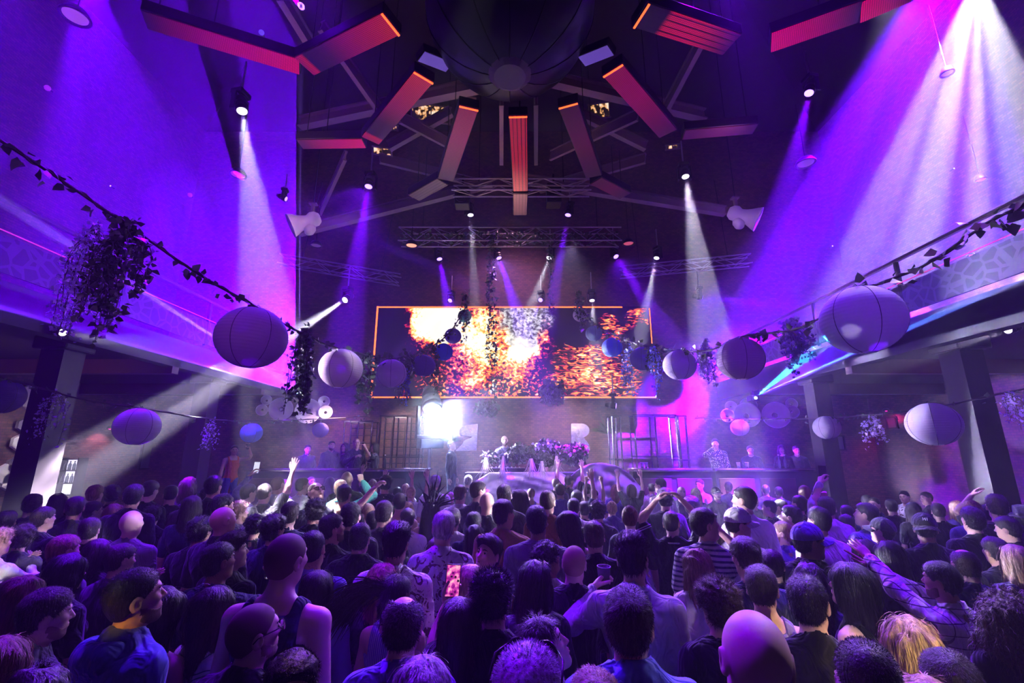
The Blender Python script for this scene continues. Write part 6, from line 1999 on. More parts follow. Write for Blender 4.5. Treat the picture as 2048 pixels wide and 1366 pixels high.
laser_box(SRt, 'laser projector with cyan blue rays under the right garland')
e1 = atx(594, 60, -5.85) - SL; e2 = atx(0, 621, -5.85) - SL
laser(SL, e1, e2, 22, 0.010, 300000, (0.14, 0.0, 1.0), 'violet laser sheet fanned from the left balcony corner to the roof')
f1 = atx(1670, 681, 5.85) - SRt; f2 = atx(2040, 566, 5.85) - SRt
laser(SRt, f1, f2, 14, 0.010, 70000, (0.08, 0.0, 1.0), 'narrow violet laser sheet fanned from the right projector')
OFS = Vector((-0.06, 0, 0))
LAN = at(1664, 672, 3.75)
ray(SRt + OFS, LAN, 0.008, 190000, (0.01, 0.5, 1.0), 'upper cyan laser ray from the right projector to the biggest right lantern', (LAN - SRt).length)
ray(SRt + OFS * 1.8, SRt + f2 * 1.0 + OFS * 1.8, 0.006, 150000, (0.06, 0.25, 1.0), 'lower blue laser ray of the right projector')
ray(SL - OFS, SL + e2 - OFS + Vector((0, 0, 0.02)), 0.004, 80000, (0.2, 0.08, 1.0), 'blue edge ray along the bottom of the left laser sheet')
ray(SL - OFS * 1.8, SL + e1 - OFS * 1.8, 0.003, 70000, (0.3, 0.12, 1.0), 'upright edge ray of the left laser sheet')
ray(SL - OFS * 2.6, atx(0, 400, -5.6), 0.005, 170000, (0.35, 0.2, 1.0), 'pale laser ray crossing the left balcony railing')
spot('laser patch', LAN + (SRt - LAN) * 0.3, at(1735, 610, 3.45), 6, 2200, (0.02, 0.6, 1.0), 0.8, 0.02)

# ------------------------------------------------------------------ haze in the hall, camera
w = bpy.data.worlds.new('hall haze'); SC.world = w; w.use_nodes = True
nt = w.node_tree; nt.nodes['Background'].inputs[0].default_value = (0, 0, 0, 1); nt.nodes['Background'].inputs[1].default_value = 0
vs = nt.nodes.new('ShaderNodeVolumeScatter'); vs.inputs['Density'].default_value = 0.0062; vs.inputs['Anisotropy'].default_value = 0.1
nt.links.new(vs.outputs[0], nt.nodes['World Output'].inputs['Volume'])
cam = bpy.data.cameras.new('camera'); co = link(bpy.data.objects.new('camera', cam))
cam.sensor_width = 36; cam.lens = 36 * FPX / 2048; cam.clip_start = 0.05; cam.clip_end = 100
co.location = (0, 0, CAM_H); co.rotation_euler = (PI / 2 + TILT, 0, 0); SC.camera = co
vw = SC.view_settings
vw.view_transform = 'Standard'; vw.look = 'None'; vw.gamma = 1; vw.use_curve_mapping = False; vw.exposure = 0.0
cy = SC.cycles
cy.max_bounces = 3; cy.diffuse_bounces = 1; cy.glossy_bounces = 1; cy.transmission_bounces = 3; cy.transparent_max_bounces = 6; cy.volume_bounces = 0
cy.use_adaptive_sampling = True; cy.adaptive_threshold = 0.25; cy.adaptive_min_samples = 12; cy.sample_clamp_indirect = 4; cy.use_denoising = True
cy.caustics_reflective = False; cy.caustics_refractive = False
# ------------------------------------------------------------------ the crowd
# (u, v of the top of the head, head width in photo pixels, way it looks in the picture (0 away, 90 to the right, 180 at us), hair, hair colour, top, cloth, skin, label, more)
HW = {'bald': .156, 'buzz': .158, 'fade': .162, 'recede': .162, 'short': .172, 'quiff': .172, 'spiky': .19, 'curly': .21, 'afro': .235, 'long': .205, 'bob': .215, 'wavy': .225, 'bigcurl': .31, 'bun': .17, 'pony': .17, 'braid': .17}
HT = {'bald': 0, 'buzz': .004, 'fade': .014, 'recede': .005, 'short': .032, 'quiff': .05, 'spiky': .055, 'curly': .055, 'afro': .065, 'long': .03, 'bob': .03, 'wavy': .035, 'bigcurl': .065, 'bun': .03, 'pony': .016, 'braid': .016}
F = True
CROWD = [
 # ---- front rows, left to right
 (277, 1132, 92, 66, 'fade', 'black', 'hoodie', 'blue', 'tan', 'person in a violet-blue hoodie with shaved sides and beard, amber light on neck', dict(beard=.0035, face=F, body=25)),
 (97, 1169, 98, 72, 'short', 'dark', 'jacket', 'charcoal', 'fair', 'person with short dark hair and stubble in dark jacket, left of the hooded person', dict(face=F, beard=.002, body=30)),
 (8, 1272, 98, 30, 'bob', 'light', 'shirt', 'white', 'fair', 'pale haired person in white cut by the bottom left corner', dict(fem=F)),
 (84, 1328, 92, 10, 'wavy', 'dark', 'tee', 'black', 'fair', 'dark wavy top of a head at the bottom edge, far left', dict()),
 (45, 1150, 72, 55, 'long', 'auburn', 'tee', 'charcoal', 'fair', 'long reddish haired person behind the stubbled person at far left', dict(fem=F, face=F)),
 (330, 1172, 62, 50, 'long', 'black', 'tube', 'red', 'fair', 'bare shouldered person in red strapless top behind the hoodie', dict(fem=F)),
 (430, 1170, 86, 68, 'long', 'dark', 'tee', 'pale:swirl', 'fair', 'long sleek haired person in pale top with green swirls', dict(fem=F, face=F, body=20)),
 (516, 1205, 90, 62, 'buzz', 'dark', 'tee', 'black', 'fair', 'buzz cut person with thin glasses in black, right of the sleek haired one', dict(glasses='clear', face=F, beard=.002, body=20)),
 (638, 1139, 84, 16, 'bob', 'black', 'jacket', 'purple:leather', 'fair', 'person with glossy black bob in shiny leather jacket', dict(fem=F)),
 (588, 1291, 90, 172, 'quiff', 'black', 'tee', 'black', 'tan', 'person at the bottom edge facing us with amber lit forehead', dict(face=F)),
 (808, 1192, 74, 8, 'recede', 'dark', 'polo', 'purple', 'fair', 'balding person in violet polo shirt with raised collar', dict()),
 (843, 1311, 98, 0, 'bob', 'grey', 'tee', 'charcoal', 'fair', 'grey blonde bobbed head at the bottom edge, centre left', dict(fem=F)),
 (792, 1146, 58, 30, 'pony', 'black', 'tank', 'purple:pinstripe', 'fair', 'person in striped top with black ponytail flying to the left', dict(fem=F, extra='flying')),
 (773, 1123, 58, 0, 'long', 'blonde', 'tee', 'charcoal', 'fair', 'long blonde person directly in front of the floral shirt', dict(fem=F)),
 (983, 1132, 78, 6, 'spiky', 'black', 'tee', 'black', 'fair', 'spiky dark haired person in plain black t-shirt filming with a phone', dict(L='phone', lt=(0.29, 0.33, 1.53), R='grip', rt=(0.30, 0.20, 1.26))),
 (930, 1192, 52, 10, 'long', 'dark', 'tee', 'black', 'fair', 'dark haired person half hidden behind the raised phone', dict(fem=F)),
 (942, 1127, 48, 20, 'long', 'blonde', 'strap', 'black', 'fair', 'long blonde person left of the spiky dark haired one', dict(fem=F)),
 (1053, 1282, 122, 10, 'fade', 'grey', 'tee', 'charcoal', 'fair', 'grey cropped head with sunglasses pushed up at the bottom edge', dict(glasses='top')),
 (1190, 1330, 84, 0, 'short', 'light', 'tee', 'charcoal', 'fair', 'fair haired head at the bottom edge below the denim jacket', dict()),
 (1092, 1229, 62, 84, 'braid', 'dark', 'tank', 'purple', 'fair', 'person in profile with small braids leaning over a red drink', dict(fem=F, face=F, pitch=-22, body=70)),
 (1243, 1163, 78, 10, 'short', 'dark', 'jacket', 'blue:denim', 'fair', 'short haired person in shiny denim jacket, bottom centre', dict(beard=.002)),
 (1265, 1058, 66, 12, 'quiff', 'dark', 'long', 'pale', 'fair', 'tall brown haired person in pale long sleeved top', dict(wide=1.08, L='grip', lt=(0.23, 0.34, 1.40))),
 (1060, 1120, 72, 0, 'long', 'dark', 'tee', 'charcoal', 'fair', 'long dark haired person left of the black t-shirt with cropped fair hair', dict(fem=F)),
 (1143, 1091, 50, 10, 'buzz', 'light', 'tee', 'black', 'pink', 'cropped fair haired person in large black t-shirt', dict(wide=1.1)),
 (1096, 1077, 52, 55, 'curly', 'black', 'tee', 'pale', 'brown', 'dark skinned person with short black curls leaning right', dict(pitch=-18, face=F)),
 (1188, 1038, 42, 0, 'short', 'brown', 'shirt', 'black', 'fair', 'brown haired person in black shirt, back to us, behind the plastic cup', dict()),
 (1497, 1222, 112, -12, 'bald', 'dark', 'tee', 'black', 'pink', 'bald shiny headed person in black at the bottom right', dict()),
 (1440, 1147, 92, -30, 'curly', 'brown', 'tee', 'black', 'tan', 'curly brown haired person in black left of the bald head', dict()),
 (1520, 1125, 72, 8, 'short', 'dark', 'tank', 'grey:floral', 'fair', 'short haired person in patterned vest behind the bald head', dict()),
 (1605, 1144, 82, 14, 'short', 'black', 'tee', 'black', 'fair', 'black haired person in black t-shirt right of the bald head', dict()),
 (1690, 1122, 78, -72, 'long', 'black', 'tank', 'black', 'fair', 'pale person in left profile with very long black hair', dict(fem=F, face=F, body=-35)),
 (1815, 1228, 96, 30, 'wavy', 'blonde', 'strap', 'black', 'fair', 'blonde wavy haired person in warm light at the bottom right', dict(fem=F)),
 (1725, 1277, 116, 0, 'fade', 'dark', 'tee', 'charcoal', 'fair', 'violet lit cropped head at the bottom edge left of the blonde', dict()),
 (1836, 1350, 62, 0, 'bob', 'blonde', 'tee', 'charcoal', 'fair', 'top of a blonde head at the very bottom below the wavy blonde', dict(fem=F)),
 (1888, 1290, 60, 0, 'short', 'dark', 'tee', 'black', 'fair', 'dark haired head between the wavy blonde and the huge curls', dict()),
 (2004, 1165, 150, -10, 'bigcurl', 'brown', 'tee', 'black', 'fair', 'huge mass of brown curls at the right edge', dict(fem=F)),
 (1878, 1117, 72, -62, 'short', 'black', 'shirt', 'white:check', 'tan', 'person in light checked shirt stretching both hands to the stage', dict(face=F, beard=.004, L='reach', R='reach', body=-25, lt=(0.05, 0.42, 1.72), rt=(-0.06, 0.42, 1.66))),
 (1925, 1098, 62, -10, 'recede', 'dark', 'tee', 'navy', 'fair', 'balding violet lit person behind the stretching hands', dict()),
 # ---- middle rows, left
 (445, 1079, 62, 50, 'short', 'black', 'tee', 'navy', 'brown', 'person with domed dark hair in navy holding a clear bottle', dict(R='grip', face=F, rt=(0.16, 0.36, 1.50))),
 (577, 1066, 64, 36, 'buzz', 'dark', 'tank', 'navy', 'pink', 'shaved headed person in navy tank top with bare shoulders', dict(wide=1.1)),
 (610, 1100, 42, 0, 'curly', 'light', 'tee', 'grey', 'fair', 'light curly haired person between two cropped heads', dict(fem=F)),
 (632, 1060, 50, 14, 'fade', 'black', 'tee', 'purple', 'tan', 'short dark haired person in violet t-shirt right of the shaved head', dict()),
 (552, 1024, 50, 40, 'curly', 'black', 'tee', 'navy', 'tan', 'black curly haired person in navy above the shaved head', dict(face=F)),
 (512, 1026, 38, 10, 'curly', 'black', 'tee', 'charcoal', 'tan', 'small black curly head left of the navy one', dict()),
 (470, 1058, 54, 74, 'quiff', 'dark', 'tee', 'black', 'fair', 'person in right profile with swept up hair behind the domed hair', dict(face=F)),
 (405, 1029, 54, 30, 'curly', 'black', 'tee', 'black', 'tan', 'broad person in black with curled purple lit hair', dict(wide=1.12)),
 (362, 1019, 42, 70, 'long', 'dark', 'tee', 'charcoal', 'fair', 'dark haired person in profile with an arm across in front', dict(fem=F, face=F)),
 (450, 1014, 42, 52, 'bald', 'dark', 'tee', 'black', 'tan', 'bald person looking right, left of the domed hair', dict(face=F)),
 (482, 999, 40, 62, 'curly', 'light', 'tee', 'grey', 'fair', 'light curly haired person with stubble looking right', dict(face=F, beard=.003)),
 (268, 1021, 44, 28, 'bald', 'dark', 'tee', 'grey', 'pink', 'bald person in grey t-shirt lit from the right', dict(wide=1.08)),
 (228, 1006, 46, 0, 'long', 'auburn', 'tee', 'charcoal', 'fair', 'person with long streaked reddish hair beside the bald grey t-shirt', dict(fem=F)),
 (133, 1065, 62, 50, 'short', 'light', 'tee', 'charcoal', 'fair', 'light cropped person looking right above the black haired one', dict(face=F)),
 (140, 1105, 76, 62, 'long', 'black', 'tee', 'black', 'fair', 'black long haired person in profile left of the hooded person', dict(fem=F, face=F)),
 (243, 1083, 62, 52, 'short', 'dark', 'shirt', 'charcoal', 'fair', 'dark haired person clapping, right behind the hooded person', dict(face=F, L='clap', R='clap')),
 (3, 1052, 52, 50, 'curly', 'blonde', 'long', 'white', 'fair', 'blonde curly person with clasped hands at the left edge', dict(fem=F, L='clap', R='clap')),
 (197, 1077, 54, 0, 'bob', 'dark', 'tee', 'black', 'fair', 'dark head with violet shine above the black haired profile', dict(fem=F)),
 (50, 1045, 54, 0, 'curly', 'dark', 'tee', 'charcoal', 'fair', 'curly head in the haze next to the clasped hands', dict(fem=F)),
 (186, 1032, 48, 10, 'short', 'dark', 'tee', 'black', 'fair', 'short dark hair in front of the streaked reddish hair', dict()),
 (92, 1010, 46, 50, 'short', 'dark', 'tee', 'black', 'fair', 'short haired person looking right in the pale beam haze', dict(face=F)),
 (18, 1018, 46, 0, 'short', 'dark', 'tee', 'black', 'fair', None, dict(g='haze')),
 (70, 985, 42, 0, 'short', 'dark', 'tee', 'charcoal', 'fair', None, dict(g='haze')),
 (120, 985, 42, 10, 'long', 'dark', 'tee', 'black', 'fair', None, dict(g='haze', fem=F)),
 (158, 990, 40, 0, 'short', 'dark', 'tee', 'black', 'tan', None, dict(g='haze')),
 (190, 1000, 38, 60, 'short', 'dark', 'tee', 'black', 'pink', 'pink faced person looking right, left of the streaked hair', dict(face=F)),
 (195, 967, 34, 20, 'short', 'light', 'tee', 'grey', 'fair', None, dict(g='haze')),
 (228, 967, 38, 0, 'curly', 'dark', 'tee', 'black', 'tan', None, dict(g='haze')),
 (270, 965, 38, 0, 'short', 'black', 'tee', 'black', 'tan', None, dict(g='haze')),
 (303, 958, 32, 30, 'short', 'dark', 'tee', 'black', 'pink', 'pink lit person turned right beside the framed panel', dict(face=F)),
 (310, 1008, 40, 0, 'curly', 'dark', 'tee', 'black', 'fair', 'dark curly head right of the bald grey t-shirt', dict()),
 (345, 968, 30, 0, 'short', 'black', 'tee', 'black', 'tan', None, dict(g='haze')),
 (380, 952, 34, 20, 'wavy', 'brown', 'tee', 'charcoal', 'fair', 'brown haired person in the haze right of the framed panel', dict(fem=F)),
 (385, 990, 42, 0, 'long', 'dark', 'tee', 'navy', 'fair', 'long dark haired person above the arm across', dict(fem=F)),
 (430, 948, 32, 20, 'short', 'black', 'tee', 'black', 'tan', 'dark person below the orange vest', dict()),
 (447, 984, 38, 55, 'short', 'black', 'tee', 'black', 'tan', 'dark haired person with orange lit cheek', dict(face=F)),
 (418, 972, 28, 60, 'short', 'black', 'tee', 'black', 'tan', 'small dark person with violet lit cheek', dict(face=F)),
 (500, 965, 28, 50, 'short', 'dark', 'shirt', 'purple', 'fair', 'person holding a phone up high at left', dict(face=F, L='lift', lt=(0.14, 0.16, 1.86))),
 (530, 965, 28, 20, 'short', 'dark', 'tee', 'black', 'fair', 'person with one bare arm straight up at left', dict(R='up', rt=(0.30, 0.1, 1.95))),
 (557, 953, 24, 30, 'buzz', 'dark', 'shirt', 'white', 'fair', 'cropped violet lit person right of the raised bare arm', dict()),
 (574, 957, 22, 50, 'short', 'dark', 'tee', 'charcoal', 'fair', 'violet lit person in profile by the cropped one', dict(face=F)),
 (607, 953, 23, 56, 'short', 'dark', 'tee', 'white', 'fair', 'person in white t-shirt looking right with hand at chest', dict(face=F, R='chest')),
 (624, 953, 16, 150, 'buzz', 'dark', 'tee', 'black', 'pink', 'small pink faced person by the white t-shirt', dict(face=F)),
 (638, 963, 28, 150, 'recede', 'dark', 'tee', 'charcoal', 'fair', 'balding person with glasses looking down, shiny forehead', dict(face=F, glasses='clear', pitch=-25)),
 (582, 1000, 36, 0, 'short', 'dark', 'tee', 'navy', 'fair', 'dark haired person with cropped nape above the shaved head', dict()),
 (630, 994, 42, 0, 'curly', 'black', 'tee', 'black', 'tan', 'broad black curly haired person left of the tan shirt', dict(wide=1.1)),
 (690, 966, 28, 22, 'short', 'dark', 'shirt', 'tan', 'fair', 'person in tan brown shirt looking right', dict()),
 (684, 957, 25, 10, 'short', 'blonde', 'long', 'teal', 'fair', 'person in teal sleeves with bent raised arm', dict(R='fist', rt=(0.24, 0.12, 1.74))),
 (696, 943, 21, 0, 'bald', 'dark', 'tee', 'black', 'fair', 'bald violet lit head behind the teal sleeves', dict()),
 (661, 953, 18, 20, 'long', 'dark', 'tee', 'black', 'fair', 'long haired person left of the bald violet head', dict(fem=F)),
 (672, 1023, 46, 60, 'short', 'black', 'tee', 'black', 'tan', 'dark bearded person in profile under the tan shirt', dict(face=F, beard=.004)),
 (709, 1001, 36, 10, 'short', 'black', 'tee', 'charcoal', 'fair', 'tall dark head right of the tan shirt', dict()),
 (733, 1004, 30, -60, 'short', 'light', 'tee', 'charcoal', 'pink', 'pink faced person looking left by the tall dark head', dict(face=F)),
 (722, 1042, 50, 10, 'short', 'black', 'jacket', 'black', 'fair', 'black haired person in black jacket left of the floral shirt', dict()),
 (797, 1038, 54, 14, 'quiff', 'black', 'shirt', 'white:floral', 'fair', 'black haired person in white shirt with dark floral print', dict(wide=1.05)),
 # ---- middle rows, centre
 (756, 1021, 32, 0, 'fade', 'black', 'tee', 'olive', 'tan', 'cropped person in olive t-shirt in the hazy centre', dict()),
 (762, 998, 34, 10, 'short', 'dark', 'tee', 'charcoal', 'fair', 'person with arm bent over the head, left of centre', dict(L='bent')),
 (745, 958, 20, 10, 'long', 'light', 'tee', 'black', 'fair', 'violet lit long haired person beside a raised hand', dict(fem=F, L='up')),
 (773, 948, 25, 0, 'curly', 'black', 'tee', 'black', 'tan', 'dark curly head in front of the left bar end', dict()),
 (795, 972, 20, 0, 'short', 'black', 'tee', 'charcoal', 'fair', 'person with open hands raised under the star light', dict(L='up', R='up')),
 (801, 985, 26, 0, 'fade', 'dark', 'tank', 'white', 'fair', 'person in white tank top with bright bare neck', dict()),
 (812, 966, 16, 10, 'short', 'blonde', 'tee', 'white', 'fair', 'blond rim lit person below the star light', dict()),
 (822, 972, 20, 0, 'short', 'blonde', 'tee', 'white', 'fair', 'fair haired person with raised hand below the star light', dict(R='up')),
 (813, 1014, 32, 0, 'short', 'dark', 'tee', 'white', 'fair', 'person in white t-shirt in front of the white tank top', dict()),
 (816, 1003, 18, 0, 'long', 'blonde', 'tee', 'pale', 'fair', 'small pale blonde head beside the white t-shirt', dict(fem=F)),
 (862, 998, 34, 10, 'long', 'black', 'tank', 'black', 'fair', 'person wearing a tall black spiked headdress', dict(fem=F, hat=('spikes', 'black'))),
 (871, 948, 20, 0, 'short', 'grey', 'tee', 'white', 'fair', 'rim lit head behind the spiked headdress', dict()),
 (882, 1018, 42, 4, 'short', 'grey', 'shirt', 'pale:floral', 'fair', 'grey haired person in pale floral shirt', dict()),
 (878, 1072, 50, 0, 'long', 'brown', 'strap', 'black', 'fair', 'long straight brown hair in front of the pale floral shirt', dict(fem=F)),
 (915, 1013, 30, 10, 'short', 'dark', 'shirt', 'white', 'fair', 'dark haired person in white shirt right of the headdress', dict()),
 (950, 1048, 42, 10, 'long', 'dark', 'tee', 'grey', 'fair', 'long dark haired person in grey top with arm round a neighbour', dict(fem=F)),
 (927, 967, 27, 20, 'short', 'brown', 'shirt', 'white', 'fair', 'slim person in open white shirt right of the headdress', dict(face=F)),
 (900, 982, 18, 30, 'short', 'light', 'tee', 'pink', 'fair', 'small pinkish profile at the headdress', dict(face=F)),
 (957, 960, 26, 60, 'fade', 'dark', 'tee', 'charcoal', 'fair', 'person in right profile with flat top below the drapes', dict(face=F)),
 (936, 948, 16, 0, 'short', 'grey', 'tee', 'charcoal', 'fair', 'pale blurred head close to the booth', dict()),
 (952, 1004, 27, 20, 'short', 'brown', 'tee', 'purple', 'fair', 'brown haired person in violet, centre', dict()),
 (945, 1021, 30, 10, 'short', 'black', 'tee', 'navy', 'fair', 'short dark head below the brown haired violet one', dict()),
 (972, 985, 26, 20, 'bald', 'dark', 'tee', 'charcoal', 'fair', 'bald person in the centre of the crowd', dict()),
 (970, 1064, 50, -140, 'quiff', 'dark', 'tee', 'charcoal', 'fair', 'person with tousled hair looking down at us to the left', dict(face=F, pitch=-14)),
 (1005, 995, 36, 40, 'short', 'dark', 'jacket', 'brown', 'tan', 'person in brown jacket with rucksack strap, centre', dict(face=F)),
 (1001, 966, 28, 0, 'short', 'dark', 'tee', 'charcoal', 'fair', 'broad dark head below the DJ', dict()),
 (1041, 978, 32, 0, 'long', 'dark', 'tee', 'charcoal', 'fair', 'long haired person right of the broad dark head', dict(fem=F)),
 (1024, 984, 17, 0, 'bun', 'brown', 'tee', 'purple', 'fair', 'small head with bun near the booth', dict(fem=F)),
 (1062, 975, 17, 0, 'bun', 'light', 'tank', 'purple', 'fair', 'light haired small person with hair up near the booth', dict(fem=F)),
 (1077, 1007, 42, 4, 'short', 'black', 'tee', 'grey', 'tan', 'broad person in plain grey t-shirt with thick black hair', dict(wide=1.12)),
 (1094, 980, 29, 10, 'fade', 'brown', 'tee', 'brown', 'fair', 'brown haired person with rim lit ear above the grey t-shirt', dict()),
 (1137, 1021, 44, -64, 'long', 'dark', 'strap', 'black', 'fair', 'smiling person in left profile with thin black straps', dict(fem=F, face=F)),
 (1120, 965, 20, 0, 'short', 'brown', 'tee', 'purple', 'fair', 'brown head in front of the person with sunglasses', dict()),
 (1137, 949, 16, 40, 'short', 'dark', 'tee', 'black', 'fair', 'person in sunglasses with both arms raised at the booth', dict(face=F, glasses='dark', L='up', R='up')),
 (1113, 956, 15, 30, 'buzz', 'dark', 'tee', 'charcoal', 'fair', 'cropped head left of the person in sunglasses', dict()),
 (1152, 978, 23, 0, 'short', 'black', 'tee', 'navy', 'fair', 'dark head with raised pale arm beside it', dict(R='up')),
 (1148, 994, 26, 0, 'short', 'dark', 'shirt', 'white', 'fair', 'person in light collar under the raised pale arm', dict()),
 (1167, 1000, 25, 0, 'short', 'black', 'tee', 'charcoal', 'tan', 'dark head left of the curly one, right of centre', dict()),
 (1195, 998, 34, 0, 'curly', 'dark', 'tee', 'charcoal', 'fair', 'curly head with short nape right of centre', dict()),
 (1186, 978, 17, 20, 'short', 'dark', 'strap', 'black', 'fair', 'person punching both fists up in front of the mound', dict(fem=F, L='fist', R='fist')),
 (1176, 966, 18, 0, 'hat', 'dark', 'tee', 'black', 'fair', 'person in a dark cap left of the punching fists', dict(hat=('cap', 'black'))),
 (1230, 968, 18, 0, 'long', 'light', 'tee', 'purple', 'fair', 'long haired person with glasses on top of the head', dict(fem=F, glasses='top')),
 (1223, 1000, 23, 0, 'bun', 'blonde', 'jacket', 'purple', 'fair', 'person with blonde bun and black and lilac jacket', dict(fem=F)),
 (1262, 968, 22, -20, 'bob', 'dark', 'tee', 'black', 'fair', 'dark bobbed person with both open hands raised', dict(fem=F, L='up', R='up')),
 (1263, 1008, 36, 0, 'bun', 'auburn', 'tee', 'charcoal', 'fair', 'reddish haired person with pinned up hair above the tall pale top', dict(fem=F)),
 (1328, 973, 33, 0, 'curly', 'black', 'tee', 'black', 'tan', 'round black curly head right of the raised open hands', dict()),
 (1345, 1022, 36, 10, 'fade', 'dark', 'jersey', 'black', 'fair', 'person in black jersey with white trim, arms bent overhead', dict(L='bent', R='bent', wide=1.08)),
 (1361, 973, 18, 168, 'bald', 'dark', 'tee', 'charcoal', 'fair', 'bald bearded person facing us near the right counter', dict(face=F, beard=.004)),
 (1320, 955, 20, -60, 'short', 'black', 'tee', 'pale', 'fair', 'person in left profile near the right counter', dict(face=F)),
 (1302, 966, 16, 0, 'recede', 'dark', 'tee', 'pale', 'fair', 'balding head left of the profile near the right counter', dict()),
 # ---- middle rows, right
 (1398, 957, 17, -150, 'short', 'dark', 'tee', 'white', 'pink', 'pink faced person turned to us right of the pergola', dict(face=F)),
 (1390, 975, 22, 0, 'wavy', 'light', 'tee', 'navy', 'fair', 'violet lit light hair left of the black cap', dict(fem=F)),
 (1432, 972, 20, 160, 'short', 'dark', 'tee', 'black', 'pink', 'bearded person in black cap facing us', dict(face=F, hat=('cap', 'black'), beard=.003)),
 (1382, 990, 36, 0, 'afro', 'black', 'tee', 'black', 'tan', 'large dark head behind the beer cup', dict()),
 (1483, 972, 38, -60, 'fade', 'dark', 'tee', 'white', 'fair', 'tall person in white with dark strap looking left', dict(face=F, wide=1.08)),
 (1413, 1012, 42, 60, 'short', 'dark', 'tee', 'pale:stripe', 'fair', 'person in striped t-shirt lifting a cup of beer', dict(R='lift', face=F, rt=(0.08, 0.26, 1.56), body=30)),
 (1460, 1012, 42, 66, 'short', 'dark', 'tee', 'white', 'fair', 'person in light grey cap looking right', dict(hat=('cap', 'pale'), face=F)),
 (1438, 1062, 52, 10, 'bob', 'black', 'tee', 'navy', 'fair', 'bushy black head below the beer cup', dict()),
 (1393, 1095, 46, -20, 'wavy', 'light', 'tee', 'white', 'fair', 'light curly haired person in white right of the pale long sleeves', dict(fem=F)),
 (1490, 1068, 62, -24, 'short', 'dark', 'tee', 'navy', 'fair', 'dark haired person with rim lit neck above the patterned vest', dict(face=F)),
 (1560, 1040, 40, -70, 'short', 'light', 'shirt', 'purple', 'fair', 'light haired bearded person in left profile beside the violet cap', dict(face=F, beard=.004)),
 (1600, 1042, 56, 60, 'short', 'dark', 'jacket', 'black', 'brown', 'person in violet cap with long brim looking right', dict(hat=('cap', 'purple'), face=F)),
 (1632, 1010, 44, -34, 'short', 'black', 'tee', 'white', 'fair', 'dark haired person in white t-shirt behind the violet cap', dict(face=F)),
 (1545, 1095, 40, 0, 'short', 'dark', 'tee', 'navy', 'fair', 'dark head between the patterned vest and the violet cap', dict()),
 (1537, 998, 27, -70, 'short', 'black', 'tee', 'black', 'fair', 'leftmost of three dark profiles right of the white strap person', dict(face=F)),
 (1560, 997, 25, -60, 'short', 'black', 'tee', 'black', 'fair', 'middle of three dark profiles right of the white strap person', dict(face=F)),
 (1576, 1007, 38, -66, 'short', 'black', 'tee', 'black', 'fair', 'rightmost and largest of three dark profiles', dict(face=F)),
 (1606, 970, 25, 0, 'buzz', 'light', 'tee', 'black', 'fair', 'round pale violet head at the right back', dict()),
 (1594, 988, 30, -40, 'short', 'dark', 'tee', 'black', 'fair', 'dark head below the round pale violet one', dict(face=F)),
 (1652, 990, 36, 0, 'short', 'dark', 'shirt', 'pale', 'fair', 'dark haired person reaching up with a phone at the right back', dict(L='lift', lt=(-0.02, 0.12, 1.93))),
 (1690, 1026, 34, 0, 'short', 'black', 'tee', 'black', 'brown', 'dark person with one fist straight up on the right', dict(L='fist')),
 (1725, 1002, 40, -66, 'short', 'black', 'tee', 'purple', 'pink', 'person in left profile right of the single raised fist', dict(face=F)),
 (1760, 1033, 46, -58, 'short', 'black', 'tee', 'charcoal', 'pink', 'dark capped person in profile below the stretching hands', dict(hat=('cap', 'charcoal'), face=F)),
 (1730, 1077, 52, 0, 'bob', 'dark', 'tee', 'navy', 'fair', 'bobbed hair with straight violet shine on the right', dict(fem=F)),
 (1775, 1080, 54, 0, 'long', 'black', 'tee', 'black', 'fair', 'long black hair right of the violet shining bob', dict(fem=F)),
 (1618, 1122, 52, 0, 'wavy', 'black', 'tee', 'navy', 'fair', 'dark wavy head above the black t-shirt, left of the pale profile', dict(fem=F)),
 (1808, 980, 20, -150, 'short', 'dark', 'tee', 'white:floral', 'fair', 'person with patterned white t-shirt turned to us at the right back', dict(face=F)),
 (1850, 982, 21, -120, 'short', 'dark', 'tee', 'charcoal', 'fair', 'person with violet lit face next to the patterned white t-shirt', dict(face=F)),
 (1732, 988, 16, 0, 'short', 'dark', 'tee', 'navy', 'fair', 'small bluish head left of two faces at the right back', dict()),
 (1746, 993, 18, -150, 'short', 'dark', 'tee', 'navy', 'fair', 'small violet face right of the bluish head', dict(face=F)),
 (1843, 1024, 50, 0, 'short', 'black', 'tee', 'black', 'tan', 'person in black backward cap with small stitched mark', dict(hat=('backcap', 'black', (((-0.014, 1.725), (-0.014, 1.748)), ((-0.014, 1.737), (0.002, 1.737)), ((0.002, 1.725), (0.002, 1.748)), ((0.014, 1.725), (0.014, 1.748)))))),
 (1912, 1000, 33, 0, 'long', 'blonde', 'tee', 'purple', 'fair', 'blonde long haired person at the right back', dict(fem=F)),
 (1937, 1009, 50, -16, 'short', 'black', 'tee', 'black', 'fair', 'dark haired person in black right of the backward cap', dict(wide=1.1)),
 (1975, 1005, 42, 10, 'short', 'black', 'tee', 'black', 'fair', 'dark haired person with arm bent over the head at far right', dict(L='bent')),
 (1943, 998, 22, 0, 'short', 'light', 'tee', 'purple', 'fair', 'small bluish lit head behind the dark haired person in black', dict()),
 (2015, 1030, 48, -58, 'short', 'black', 'tee', 'black', 'fair', 'person in left profile with violet edge at far right', dict(face=F)),
 (2036, 1012, 36, 0, 'short', 'black', 'tee', 'black', 'fair', 'person in a dark brimmed hat at the right edge', dict(hat=('hat', 'charcoal'))),
 (2030, 1088, 54, 0, 'long', 'light', 'tee', 'charcoal', 'fair', 'long light brown hair at the right edge above the huge curls', dict(fem=F)),
 (1985, 1070, 56, -30, 'short', 'black', 'tee', 'black', 'tan', 'dark person with reddish lit ear left of the long light brown hair', dict()),
